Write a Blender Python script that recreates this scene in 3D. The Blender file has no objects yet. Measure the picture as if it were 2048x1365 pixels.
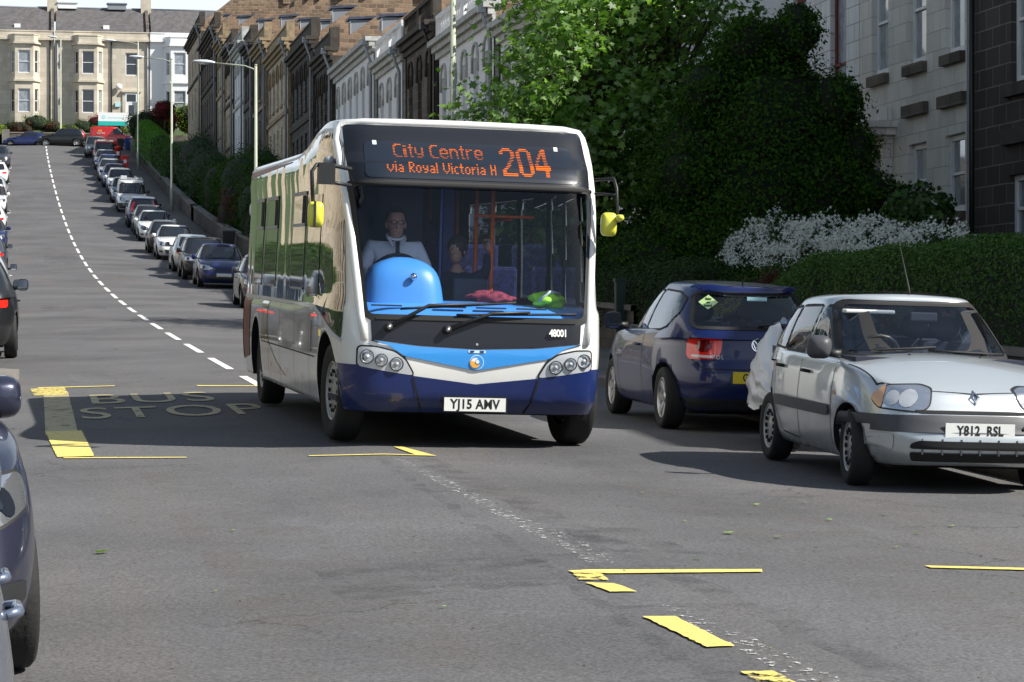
import bpy, bmesh, math, random
import numpy as np
from mathutils import Vector, Matrix
from mathutils.bvhtree import BVHTree
from mathutils.geometry import tessellate_polygon
random.seed(7)
rng = np.random.default_rng(11)
R = math.radians
SC = bpy.context.scene
COL = SC.collection
# ---------------------------------------------------------------- camera
YAW = math.atan(964/5300)            # camera turned right of the street axis
CZ = 1.65
cd = bpy.data.cameras.new('camera'); cam = bpy.data.objects.new('camera', cd); COL.objects.link(cam)
cam.location = (0, 0, CZ); cam.rotation_euler = (R(90), 0, -YAW)
cd.sensor_width = 36; cd.lens = 5300/2048*36; cd.clip_start = .5; cd.clip_end = 3000
SC.camera = cam
# ---------------------------------------------------------------- sky + sun
AZ, EL = R(118.0), R(42.5)             # azimuth clockwise from +Y (street direction), elevation
wd = bpy.data.worlds.new('World'); SC.world = wd; wd.use_nodes = True
wn, wl = wd.node_tree.nodes, wd.node_tree.links
bg = wn['Background']; bg.inputs[1].default_value = .053
sky = wn.new('ShaderNodeTexSky'); sky.sky_type = 'NISHITA'; sky.sun_disc = False
sky.sun_elevation = EL; sky.sun_rotation = AZ; sky.air_density = 1.3; sky.dust_density = 1.2; sky.ozone_density = 1.6
tc = wn.new('ShaderNodeTexCoord'); mp = wn.new('ShaderNodeMapping'); mp.inputs['Scale'].default_value = (1.2, 1.2, 4.5)
no = wn.new('ShaderNodeTexNoise'); no.inputs['Scale'].default_value = 2.6; no.inputs['Detail'].default_value = 7; no.inputs['Roughness'].default_value = .58
cr = wn.new('ShaderNodeValToRGB'); cr.color_ramp.elements[0].position = .32; cr.color_ramp.elements[1].position = .52
mx = wn.new('ShaderNodeMixRGB'); mx.inputs[2].default_value = (11.6, 13.0, 14.4, 1)
wl.new(tc.outputs['Generated'], mp.inputs[0]); wl.new(mp.outputs[0], no.inputs[0]); wl.new(no.outputs[0], cr.inputs[0])
sz_ = wn.new('ShaderNodeSeparateXYZ'); wl.new(tc.outputs['Generated'], sz_.inputs[0]); mr_ = wn.new('ShaderNodeMapRange')
mr_.inputs['From Min'].default_value = .15; mr_.inputs['From Max'].default_value = .5; mr_.inputs['To Min'].default_value = 1; mr_.inputs['To Max'].default_value = .12; wl.new(sz_.outputs[2], mr_.inputs[0])
ml_ = wn.new('ShaderNodeMath'); ml_.operation = 'MULTIPLY'; wl.new(cr.outputs[0], ml_.inputs[0]); wl.new(mr_.outputs[0], ml_.inputs[1]); wl.new(ml_.outputs[0], mx.inputs[0]); wl.new(sky.outputs[0], mx.inputs[1]); wl.new(mx.outputs[0], bg.inputs[0])
sd = bpy.data.lights.new('sun', 'SUN'); sun = bpy.data.objects.new('sun', sd); COL.objects.link(sun)
sd.energy = 5.0; sd.angle = R(.53); sd.color = (1, .955, .88)
sv = Vector((math.sin(AZ)*math.cos(EL), math.cos(AZ)*math.cos(EL), math.sin(EL)))
sun.rotation_euler = (-sv).to_track_quat('-Z', 'Y').to_euler(); sun.location = (60, -20, 80)
SC.view_settings.view_transform = 'Standard'; SC.view_settings.look = 'None'; SC.view_settings.exposure = 0.62
SC.view_settings.gamma = 1; SC.cycles.max_bounces = 8; SC.cycles.transparent_max_bounces = 16
SC.cycles.caustics_reflective = False; SC.cycles.caustics_refractive = False; SC.cycles.sample_clamp_indirect = 6
# ---------------------------------------------------------------- street geometry
CY = [-60,-30,-10,0,10,20,30,40,50,60,70,80,90,100,110,120,130,140,150,160,170,180,190,200,210,220,230,236,243,247,400]
CG = [-2,-.993,-.314,.023,.356,.684,1.013,1.347,1.697,2.072,2.486,2.949,3.474,4.072,4.751,5.518,6.373,7.315,8.339,9.435,10.589,11.787,13.011,14.245,15.475,16.694,17.904,18.631,19.35,19.5,19.5]
CX = [3,2.956,2.907,2.882,2.853,2.821,2.784,2.742,2.694,2.64,2.579,2.511,2.438,2.359,2.275,2.187,2.095,2.002,1.909,1.817,1.728,1.645,1.569,1.503,1.449,1.411,1.392,1.391,1.39,1.39,1.39]
def xc(y): return float(np.interp(y, CY, CX))
def zc(y): return float(np.interp(y, CY, CG))
KR = 4.78                             # kerb offset from the crown
def road_z(o, y): return zc(y) - .025*min(abs(o), KR)
def ground_z(x, y):
    o = x - xc(y)
    return road_z(o, y) + (.12 if abs(o) > KR else 0)
# ---------------------------------------------------------------- helpers
def link(o, parent=None):
    COL.objects.link(o)
    if parent is not None: o.parent = parent
    return o
def tag(o, label=None, cat=None, group=None, kind=None):
    if label: o['label'] = label
    if cat: o['category'] = cat
    if group: o['group'] = group
    if kind: o['kind'] = kind
    return o
def empty(name, loc=(0,0,0), rz=0, label=None, cat=None, group=None):
    o = bpy.data.objects.new(name, None); o.empty_display_size = .2; o.location = loc; o.rotation_euler = (0,0,rz)
    link(o); return tag(o, label, cat, group)
class MB:
    "collects geometry for one mesh object"
    def __init__(s): s.v = []; s.f = []; s.m = []; s.sm = []
    def add(s, vs, fs, mi=0, smooth=False):
        b = len(s.v); s.v += [tuple(p) for p in vs]
        for f in fs: s.f.append([b+i for i in f]); s.m.append(mi); s.sm.append(smooth)
    def box(s, x0,x1,y0,y1,z0,z1, mi=0, T=None, dz=None):
        vs = [Vector((x,y,z)) for z in (z0,z1) for y in (y0,y1) for x in (x0,x1)]
        if T is not None: vs = [T @ p for p in vs]
        s.add(vs, [(0,2,3,1),(4,5,7,6),(0,1,5,4),(2,6,7,3),(0,4,6,2),(1,3,7,5)], mi)
    def quad(s, a,b,c,d, mi=0): s.add([a,b,c,d], [(0,1,2,3)], mi)
    def tube(s, pts, r, n=8, mi=0, cap=True, closed=False):
        pts = [Vector(p) for p in pts]; rs = r if isinstance(r, (list,tuple)) else [r]*len(pts)
        vs = []; fs = []; prev = None; m = len(pts)
        for i, p in enumerate(pts):
            if closed: t = pts[(i+1)%m]-pts[i-1]
            else: t = (pts[min(i+1,m-1)]-pts[max(i-1,0)])
            t = t.normalized() if t.length > 1e-9 else Vector((0,0,1))
            if prev is None: a = t.orthogonal().normalized()
            else:
                a = prev - t*prev.dot(t); a = a.normalized() if a.length > 1e-6 else t.orthogonal().normalized()
            prev = a; b = t.cross(a)
            for k in range(n):
                q = 2*math.pi*k/n; vs.append(p+(a*math.cos(q)+b*math.sin(q))*rs[i])
        for i in range(m if closed else m-1):
            for k in range(n):
                j = (i+1)%m
                fs.append((i*n+k, i*n+(k+1)%n, j*n+(k+1)%n, j*n+k))
        if cap and not closed: fs.append(tuple(range(n-1,-1,-1))); fs.append(tuple((m-1)*n+k for k in range(n)))
        s.add(vs, fs, mi, True)
    def lathe(s, prof, n=24, mi=0, T=None, smooth=True, closed=False):
        "prof: (radius, height) pairs, axis z"
        vs = []; fs = []
        for (r,z) in prof:
            for k in range(n):
                q = 2*math.pi*k/n; p = Vector((r*math.cos(q), r*math.sin(q), z)); vs.append(T @ p if T is not None else p)
        m = len(prof)
        for i in range(m if closed else m-1):
            j = (i+1) % m
            for k in range(n): fs.append((i*n+k, i*n+(k+1)%n, j*n+(k+1)%n, j*n+k))
        s.add(vs, fs, mi, smooth)
    def sphere(s, c, r, mi=0, nu=14, nv=9, T=None):
        c = Vector(c); r = Vector(r) if hasattr(r,'__len__') else Vector((r,r,r)); vs=[]; fs=[]
        for i in range(nv+1):
            a = math.pi*i/nv
            for k in range(nu):
                q = 2*math.pi*k/nu; p = c+Vector((r.x*math.sin(a)*math.cos(q), r.y*math.sin(a)*math.sin(q), r.z*math.cos(a)))
                vs.append(T @ p if T is not None else p)
        for i in range(nv):
            for k in range(nu): fs.append((i*nu+k, (i+1)*nu+k, (i+1)*nu+(k+1)%nu, i*nu+(k+1)%nu))
        s.add(vs, fs, mi, True)
    def build(s, name, mats, parent=None, bevel=0, weld=False):
        me = bpy.data.meshes.new(name); me.from_pydata(s.v, [], s.f)
        for m in (mats if isinstance(mats, (list,tuple)) else [mats]): me.materials.append(m)
        me.polygons.foreach_set('material_index', s.m); me.polygons.foreach_set('use_smooth', s.sm); me.update()
        if weld:
            bm = bmesh.new(); bm.from_mesh(me); bmesh.ops.remove_doubles(bm, verts=bm.verts, dist=1e-4); bm.to_mesh(me); bm.free()
        o = bpy.data.objects.new(name, me); link(o, parent)
        if bevel:
            b = o.modifiers.new('bevel','BEVEL'); b.width = bevel; b.segments = 2; b.limit_method = 'ANGLE'; b.angle_limit = R(40)
        return o
def copy_tree(o, parent=None, loc=None):
    c = o.copy(); link(c, parent)
    for ch in list(o.children): copy_tree(ch, c)
    return c
def remat(root, old, new):
    "gives one copy of a thing its own paint"
    for o in [root]+list(root.children_recursive):
        if o.type == 'MESH':
            for i, sl in enumerate(o.material_slots):
                if sl.material and sl.material.name == old:
                    sl.link = 'OBJECT'; sl.material = new
def rnd_poly(pts, r=.05, n=4):
    "rounds the corners of a 2-D polygon"
    out = []; m = len(pts)
    for i in range(m):
        a, p, b = Vector(pts[i-1]), Vector(pts[i]), Vector(pts[(i+1)%m])
        rr = r[i] if isinstance(r, (list,tuple)) else r
        da, db = (a-p), (b-p); la = min(rr, da.length*.48); lb = min(rr, db.length*.48)
        if rr <= 0: out.append(p); continue
        s, e = p+da.normalized()*la, p+db.normalized()*lb
        for k in range(n+1):
            t = k/n; out.append(s*(1-t)**2 + p*2*t*(1-t) + e*t*t)
    return out
def inset(pts, d):
    pts = [Vector(p) for p in pts]; m = len(pts)
    area = sum(pts[i-1].x*pts[i].y-pts[i].x*pts[i-1].y for i in range(m))
    sg = 1 if area > 0 else -1; out = []
    for i in range(m):
        t = pts[(i+1)%m]-pts[i-1]; t.normalize(); out.append(pts[i]+Vector((-t.y, t.x))*d*sg)
    return out
def strip2(path, w):
    "polyline -> thin closed polygon (2-D)"
    p = [Vector(q) for q in path]; L=[]; Rr=[]
    for i in range(len(p)):
        t = p[min(i+1,len(p)-1)]-p[max(i-1,0)]; t.normalize(); nrm = Vector((-t.y,t.x))*w/2
        L.append(p[i]+nrm); Rr.append(p[i]-nrm)
    return L+Rr[::-1]
AX = {'front': (lambda u,v: Vector((30,u,v)), Vector((-1,0,0))), 'rear': (lambda u,v: Vector((-30,u,v)), Vector((1,0,0))),
      'right': (lambda u,v: Vector((u,-30,v)), Vector((0,1,0))), 'left': (lambda u,v: Vector((u,30,v)), Vector((0,-1,0))),
      'top': (lambda u,v: Vector((u,v,30)), Vector((0,0,-1)))}
class _AX(dict):
    def __missing__(s, k):             # 'd-35': seen from that angle round the thing (degrees from +x)
        a = R(float(k[1:])); D = Vector((math.cos(a), math.sin(a), 0)); U = Vector((-math.sin(a), math.cos(a), 0))
        s[k] = (lambda u,v: D*30+U*u+Vector((0,0,v)), -D); return s[k]
AX = _AX(AX)
def panel_geo(bvh, outline, ax, off=.004, step=.07, hole=None):
    loops = [[Vector((p[0],p[1],0)) for p in outline]]
    if hole: loops.append([Vector((p[0],p[1],0)) for p in hole])
    tris = tessellate_polygon(loops); flat = [p for l in loops for p in l]
    bm = bmesh.new(); bv = [bm.verts.new(p) for p in flat]
    for t in tris:
        try: bm.faces.new([bv[i] for i in t])
        except ValueError: pass
    for c in (0,1):
        lo = min(p[c] for p in flat); hi = max(p[c] for p in flat); n = int((hi-lo)/step)
        for k in range(1, n+1):
            q = lo+k*(hi-lo)/(n+1); co = [0,0,0]; co[c] = q; nn = [0,0,0]; nn[c] = 1
            bmesh.ops.bisect_plane(bm, geom=bm.verts[:]+bm.edges[:]+bm.faces[:], plane_co=co, plane_no=nn, dist=1e-6)
    src, d = AX[ax]; vs = []
    bm.verts.ensure_lookup_table(); bm.verts.index_update()
    for v in bm.verts:
        hit, nrm, idx, dist = bvh.ray_cast(src(v.co.x, v.co.y), d)
        if hit is None:
            p = src(v.co.x, v.co.y)+d*28.6; hit, nrm, idx, dist = bvh.find_nearest(p)
        if nrm.dot(d) > 0: nrm = -nrm
        vs.append(hit+nrm*off)
    fs = []
    for f in bm.faces:
        ids = [v.index for v in f.verts]; a = (vs[ids[1]]-vs[ids[0]]).cross(vs[ids[2]]-vs[ids[0]])
        fs.append(ids if a.dot(d) < 0 else ids[::-1])
    bm.free(); return vs, fs
def panel(bvh, outline, ax, name, mat, parent=None, off=.004, step=.07, hole=None, mirror=False):
    m = MB(); vs, fs = panel_geo(bvh, outline, ax, off, step, hole); m.add(vs, fs, 0, True)
    if mirror: m.add([Vector((v.x,-v.y,v.z)) for v in vs], [f[::-1] for f in fs], 0, True)
    return m.build(name, mat, parent)
def text_mesh(s, size, mat, name, parent=None, loc=(0,0,0), rot=(0,0,0), bold=0, sx=1.0, ext=.001, spacing=1.0, align='CENTER', kind=None):
    cu = bpy.data.curves.new(name, 'FONT'); cu.body = s; cu.size = size; cu.align_x = align; cu.align_y = 'CENTER'
    cu.extrude = ext; cu.offset = bold; cu.space_character = spacing; cu.resolution_u = 3
    t = bpy.data.objects.new('t', cu); COL.objects.link(t); bpy.context.view_layer.update()
    me = bpy.data.meshes.new_from_object(t.evaluated_get(bpy.context.evaluated_depsgraph_get()))
    bpy.data.objects.remove(t); me.name = name
    me.transform(Matrix.Diagonal((sx,1,1,1))); me.materials.clear(); me.materials.append(mat)
    o = bpy.data.objects.new(name, me); link(o, parent); o.location = loc; o.rotation_euler = rot
    return o
def place(root, x, y, heading, dz=0, conform=True):
    "stands a thing on the road; heading = direction of its local +x, as angle from +X"
    f = Vector((math.cos(heading), math.sin(heading), 0)); l = Vector((-f.y, f.x, 0))
    e = 1.2
    zf = road_z(x+f.x*e-xc(y+f.y*e), y+f.y*e); zb = road_z(x-f.x*e-xc(y-f.y*e), y-f.y*e)
    e2 = .7
    zl = road_z(x+l.x*e2-xc(y+l.y*e2), y+l.y*e2); zr = road_z(x-l.x*e2-xc(y-l.y*e2), y-l.y*e2)
    fv = Vector((f.x, f.y, (zf-zb)/(2*e))).normalized(); lv = Vector((l.x, l.y, (zl-zr)/(2*e2))); up = fv.cross(lv).normalized(); lv = up.cross(fv)
    M = Matrix((fv, lv, up)).transposed().to_4x4(); M.translation = Vector((x, y, (zf+zb+zl+zr)/4+dz))
    root.matrix_world = M
    root.rotation_mode = 'XYZ'; root.location = M.translation; root.rotation_euler = M.to_euler()
# ---------------------------------------------------------------- materials
M = {}
def _new(name):
    m = bpy.data.materials.new(name); m.use_nodes = True; M[name] = m
    return m, m.node_tree.nodes, m.node_tree.links, m.node_tree.nodes['Principled BSDF']
def pbr(name, col, rough=.5, metal=0, coat=0, spec=.5, emit=0, bump=0, bscale=40, var=0, vscale=6, croug=.03):
    m, n, l, b = _new(name)
    b.inputs['Base Color'].default_value = (*col,1); b.inputs['Roughness'].default_value = rough
    b.inputs['Metallic'].default_value = metal; b.inputs['Coat Weight'].default_value = coat
    b.inputs['Coat Roughness'].default_value = croug; b.inputs['Specular IOR Level'].default_value = spec
    if emit: b.inputs['Emission Color'].default_value = (*col,1); b.inputs['Emission Strength'].default_value = emit
    t = n.new('ShaderNodeTexCoord')
    if bump:
        x = n.new('ShaderNodeTexNoise'); x.inputs['Scale'].default_value = bscale; x.inputs['Detail'].default_value = 5; l.new(t.outputs['Object'], x.inputs[0])
        q = n.new('ShaderNodeBump'); q.inputs['Strength'].default_value = bump; q.inputs['Distance'].default_value = .02
        l.new(x.outputs[0], q.inputs['Height']); l.new(q.outputs[0], b.inputs['Normal'])
    if var:
        x = n.new('ShaderNodeTexNoise'); x.inputs['Scale'].default_value = vscale; x.inputs['Detail'].default_value = 6; l.new(t.outputs['Object'], x.inputs[0])
        q = n.new('ShaderNodeMapRange'); q.inputs['From Min'].default_value = .3; q.inputs['From Max'].default_value = .7
        q.inputs['To Min'].default_value = 1-var; q.inputs['To Max'].default_value = 1+var*.6
        y = n.new('ShaderNodeMixRGB'); y.blend_type = 'MULTIPLY'; y.inputs[0].default_value = 1; y.inputs[1].default_value = (*col,1)
        l.new(x.outputs[0], q.inputs[0]); l.new(q.outputs[0], y.inputs[2]); l.new(y.outputs[0], b.inputs['Base Color'])
    return m
def paint(name, col, metal=.0, rough=.35, dust=None):
    dust = dust if dust is not None else (.45 if sum(col) > .9 else .16)
    dk = sum(col) < .5; m = pbr(name, col, rough, metal, .55 if dk else 1.0, .3 if dk else .5, croug=.02)
    n, l = m.node_tree.nodes, m.node_tree.links; b = n['Principled BSDF']
    # road dust film: a little rougher and duller low on the body
    t = n.new('ShaderNodeTexCoord'); s = n.new('ShaderNodeSeparateXYZ'); l.new(t.outputs['Object'], s.inputs[0])
    x = n.new('ShaderNodeTexNoise'); x.inputs['Scale'].default_value = 9; x.inputs['Detail'].default_value = 6; l.new(t.outputs['Object'], x.inputs[0])
    r = n.new('ShaderNodeMapRange'); r.inputs['From Min'].default_value = .75; r.inputs['From Max'].default_value = .2; l.new(s.outputs['Z'], r.inputs[0])
    k = n.new('ShaderNodeMath'); k.operation = 'MULTIPLY'; l.new(r.outputs[0], k.inputs[0]); l.new(x.outputs[0], k.inputs[1])
    k2 = n.new('ShaderNodeMath'); k2.operation = 'MULTIPLY'; k2.inputs[1].default_value = dust; l.new(k.outputs[0], k2.inputs[0])
    y = n.new('ShaderNodeMixRGB'); y.inputs[1].default_value = (*col,1); y.inputs[2].default_value = (.13,.12,.10,1)
    l.new(k2.outputs[0], y.inputs[0]); l.new(y.outputs[0], b.inputs['Base Color'])
    c = n.new('ShaderNodeMath'); c.operation = 'MULTIPLY_ADD'; c.inputs[1].default_value = .5 if sum(col) > .9 else .10; c.inputs[2].default_value = .02
    l.new(k.outputs[0], c.inputs[0]); l.new(c.outputs[0], b.inputs['Coat Roughness'])
    return m
def glass_clear(name, tint=(.55,.62,.66), ior=1.5, boost=1.0):
    m, n, l, b = _new(name); n.remove(b)
    tr = n.new('ShaderNodeBsdfTransparent'); tr.inputs[0].default_value = (*tint,1)
    g = n.new('ShaderNodeBsdfGlossy'); g.inputs['Roughness'].default_value = .015; g.inputs[0].default_value = (.95,.97,1,1)
    fr = n.new('ShaderNodeFresnel'); ge = n.new('ShaderNodeNewGeometry'); im = n.new('ShaderNodeMapRange'); im.inputs['To Min'].default_value = ior; im.inputs['To Max'].default_value = 1/ior
    l.new(ge.outputs['Backfacing'], im.inputs[0]); l.new(im.outputs[0], fr.inputs[0])   # thin pane: same reflection from both sides
    k = n.new('ShaderNodeMath'); k.operation = 'MULTIPLY'; k.inputs[1].default_value = boost; k.use_clamp = True
    mx = n.new('ShaderNodeMixShader'); l.new(fr.outputs[0], k.inputs[0]); l.new(k.outputs[0], mx.inputs[0]); l.new(tr.outputs[0], mx.inputs[1]); l.new(g.outputs[0], mx.inputs[2])
    l.new(mx.outputs[0], n['Material Output'].inputs[0]); return m
def stone(name, col, mortar, bw=.62, bh=.3, var=.25, stain=.5, stain_col=(.05,.045,.04), rough=.85, msize=.012, bump=.3, dist=0.0):
    m, n, l, b = _new(name); b.inputs['Roughness'].default_value = rough
    t = n.new('ShaderNodeTexCoord'); s = n.new('ShaderNodeSeparateXYZ'); l.new(t.outputs['Object'], s.inputs[0])
    a = n.new('ShaderNodeMath'); l.new(s.outputs[0], a.inputs[0]); l.new(s.outputs[1], a.inputs[1])
    c = n.new('ShaderNodeCombineXYZ'); l.new(a.outputs[0], c.inputs[0]); l.new(s.outputs[2], c.inputs[1])
    vec = c
    if dist:
        dn = n.new('ShaderNodeTexNoise'); dn.inputs['Scale'].default_value = 2.2; l.new(c.outputs[0], dn.inputs[0])
        dv = n.new('ShaderNodeVectorMath'); dv.operation = 'SCALE'; dv.inputs['Scale'].default_value = dist; l.new(dn.outputs['Color'], dv.inputs[0])
        vec = n.new('ShaderNodeVectorMath'); l.new(c.outputs[0], vec.inputs[0]); l.new(dv.outputs[0], vec.inputs[1])
    k = n.new('ShaderNodeTexBrick'); l.new(vec.outputs[0], k.inputs[0])
    k.inputs['Scale'].default_value = 1; k.inputs['Brick Width'].default_value = bw; k.inputs['Row Height'].default_value = bh
    k.inputs['Mortar Size'].default_value = msize; k.inputs['Mortar Smooth'].default_value = .3; k.inputs['Bias'].default_value = 0
    k.inputs['Color1'].default_value = (*[x*(1-var) for x in col],1); k.inputs['Color2'].default_value = (*[min(1,x*(1+var)) for x in col],1)
    k.inputs['Mortar'].default_value = (*mortar,1)
    x = n.new('ShaderNodeTexNoise'); x.inputs['Scale'].default_value = .9; x.inputs['Detail'].default_value = 9; x.inputs['Roughness'].default_value = .66
    mpn = n.new('ShaderNodeMapping'); mpn.inputs['Scale'].default_value = (1.3,1.3,.45); l.new(t.outputs['Object'], mpn.inputs[0]); l.new(mpn.outputs[0], x.inputs[0])
    r = n.new('ShaderNodeMapRange'); r.inputs['From Min'].default_value = .45; r.inputs['From Max'].default_value = .72; r.inputs['To Max'].default_value = stain; l.new(x.outputs[0], r.inputs[0])
    y = n.new('ShaderNodeMixRGB'); l.new(r.outputs[0], y.inputs[0]); l.new(k.outputs[0], y.inputs[1]); y.inputs[2].default_value = (*stain_col,1)
    l.new(y.outputs[0], b.inputs['Base Color'])
    f = n.new('ShaderNodeTexNoise'); f.inputs['Scale'].default_value = 14; f.inputs['Detail'].default_value = 4; l.new(t.outputs['Object'], f.inputs[0])
    h = n.new('ShaderNodeMath'); h.operation = 'MULTIPLY_ADD'; h.inputs[1].default_value = .4; l.new(f.outputs[0], h.inputs[0])
    iv = n.new('ShaderNodeMath'); iv.operation = 'SUBTRACT'; iv.inputs[0].default_value = 1; l.new(k.outputs['Fac'], iv.inputs[1]); l.new(iv.outputs[0], h.inputs[2])
    q = n.new('ShaderNodeBump'); q.inputs['Strength'].default_value = bump; q.inputs['Distance'].default_value = .03; l.new(h.outputs[0], q.inputs['Height']); l.new(q.outputs[0], b.inputs['Normal'])
    return m
def leaf(name, c1, c2, rough=.42, trans=.35, spec=.22):
    rough += .12
    m, n, l, b = _new(name)
    g = n.new('ShaderNodeNewGeometry'); r = n.new('ShaderNodeValToRGB'); l.new(g.outputs['Random Per Island'], r.inputs[0])
    r.color_ramp.elements[0].color = (*c1,1); r.color_ramp.elements[1].color = (*c2,1)
    l.new(r.outputs[0], b.inputs['Base Color']); b.inputs['Roughness'].default_value = rough; b.inputs['Specular IOR Level'].default_value = spec
    t = n.new('ShaderNodeBsdfTranslucent'); h = n.new('ShaderNodeMixRGB'); h.blend_type = 'MULTIPLY'; h.inputs[0].default_value = 1; h.inputs[2].default_value = (1.3,1.5,.5,1)
    l.new(r.outputs[0], h.inputs[1]); l.new(h.outputs[0], t.inputs[0])
    mx = n.new('ShaderNodeMixShader'); mx.inputs[0].default_value = trans; l.new(b.outputs[0], mx.inputs[1]); l.new(t.outputs[0], mx.inputs[2]); l.new(mx.outputs[0], n['Material Output'].inputs[0])
    return m
def asphalt(name, base, warm=0.0):
    m, n, l, b = _new(name); b.inputs['Roughness'].default_value = .82; b.inputs['Specular IOR Level'].default_value = .35
    t = n.new('ShaderNodeTexCoord')
    def noise(sc, det=4, rough=.6, vec=None):
        x = n.new('ShaderNodeTexNoise'); x.inputs['Scale'].default_value = sc; x.inputs['Detail'].default_value = det; x.inputs['Roughness'].default_value = rough
        l.new(vec if vec else t.outputs['Object'], x.inputs[0]); return x
    g = noise(48, 4, .85); r = n.new('ShaderNodeValToRGB'); l.new(g.outputs[0], r.inputs[0])
    e = r.color_ramp.elements; e[0].position = .30; e[0].color = (*[c*.34 for c in base],1); e[1].position = .72; e[1].color = (*[c*1.85 for c in base],1)
    big = noise(.35, 6, .6); mr = n.new('ShaderNodeMapRange'); mr.inputs['From Min'].default_value = .35; mr.inputs['From Max'].default_value = .65; mr.inputs['To Min'].default_value = .80; mr.inputs['To Max'].default_value = 1.16; l.new(big.outputs[0], mr.inputs[0])
    y = n.new('ShaderNodeMixRGB'); y.blend_type = 'MULTIPLY'; y.inputs[0].default_value = 1; l.new(r.outputs[0], y.inputs[1]); l.new(mr.outputs[0], y.inputs[2])
    # warm dusty lanes stretched along the street
    mp = n.new('ShaderNodeMapping'); mp.inputs['Scale'].default_value = (1.0,.10,1); l.new(t.outputs['Object'], mp.inputs[0])
    st = noise(1.1, 4, .55, mp.outputs[0]); m2 = n.new('ShaderNodeMapRange'); m2.inputs['From Min'].default_value = .48; m2.inputs['From Max'].default_value = .7; m2.inputs['To Max'].default_value = .55; l.new(st.outputs[0], m2.inputs[0])
    z = n.new('ShaderNodeMixRGB'); z.blend_type = 'MULTIPLY'; z.inputs[2].default_value = (1.16,1.04,.92,1); l.new(m2.outputs[0], z.inputs[0]); l.new(y.outputs[0], z.inputs[1])
    # dark oily streaks
    mp3 = n.new('ShaderNodeMapping'); mp3.inputs['Scale'].default_value = (.8,.22,1); mp3.inputs['Location'].default_value = (3,7,0); l.new(t.outputs['Object'], mp3.inputs[0])
    s3 = noise(.9, 8, .7, mp3.outputs[0]); m3 = n.new('ShaderNodeMapRange'); m3.inputs['From Min'].default_value = .56; m3.inputs['From Max'].default_value = .74; m3.inputs['To Max'].default_value = .5; l.new(s3.outputs[0], m3.inputs[0])
    w = n.new('ShaderNodeMixRGB'); w.blend_type = 'MULTIPLY'; w.inputs[2].default_value = (.55,.55,.58,1); l.new(m3.outputs[0], w.inputs[0]); l.new(z.outputs[0], w.inputs[1])
    # pale grit
    vo = n.new('ShaderNodeTexVoronoi'); vo.inputs['Scale'].default_value = 26; l.new(t.outputs['Object'], vo.inputs[0])
    m4 = n.new('ShaderNodeMapRange'); m4.inputs['From Min'].default_value = .10; m4.inputs['From Max'].default_value = .05; m4.inputs['To Max'].default_value = .8; l.new(vo.outputs['Distance'], m4.inputs[0])
    wn_ = n.new('ShaderNodeMath'); wn_.operation = 'GREATER_THAN'; wn_.inputs[1].default_value = .80; sp = n.new('ShaderNodeSeparateColor'); l.new(vo.outputs['Color'], sp.inputs[0]); l.new(sp.outputs[0], wn_.inputs[0])
    m5 = n.new('ShaderNodeMath'); m5.operation = 'MULTIPLY'; l.new(m4.outputs[0], m5.inputs[0]); l.new(wn_.outputs[0], m5.inputs[1])
    u = n.new('ShaderNodeMixRGB'); u.inputs[2].default_value = (.26,.25,.22,1); l.new(m5.outputs[0], u.inputs[0]); l.new(w.outputs[0], u.inputs[1])
    # fine cracks, only in some patches
    cv = n.new('ShaderNodeTexVoronoi'); cv.feature = 'DISTANCE_TO_EDGE'; cv.inputs['Scale'].default_value = .55
    wv = noise(1.6, 5, .7); wa = n.new('ShaderNodeVectorMath'); wa.operation = 'SCALE'; wa.inputs['Scale'].default_value = .9; l.new(wv.outputs['Color'], wa.inputs[0])
    wb = n.new('ShaderNodeVectorMath'); l.new(t.outputs['Object'], wb.inputs[0]); l.new(wa.outputs[0], wb.inputs[1]); l.new(wb.outputs[0], cv.inputs[0])
    ck = n.new('ShaderNodeMapRange'); ck.inputs['From Min'].default_value = .010; ck.inputs['From Max'].default_value = .002; ck.inputs['To Max'].default_value = .75; l.new(cv.outputs['Distance'], ck.inputs[0])
    pm = noise(.23, 2, .5); pk = n.new('ShaderNodeMapRange'); pk.inputs['From Min'].default_value = .52; pk.inputs['From Max'].default_value = .60; l.new(pm.outputs[0], pk.inputs[0])
    ckm = n.new('ShaderNodeMath'); ckm.operation = 'MULTIPLY'; l.new(ck.outputs[0], ckm.inputs[0]); l.new(pk.outputs[0], ckm.inputs[1])
    uc = n.new('ShaderNodeMixRGB'); uc.inputs[2].default_value = (.03,.03,.03,1); l.new(ckm.outputs[0], uc.inputs[0]); l.new(u.outputs[0], uc.inputs[1]); u = uc
    l.new(u.outputs[0], b.inputs['Base Color'])
    q = n.new('ShaderNodeBump'); q.inputs['Strength'].default_value = .35; q.inputs['Distance'].default_value = .006; l.new(g.outputs[0], q.inputs['Height']); l.new(q.outputs[0], b.inputs['Normal'])
    return m
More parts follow.
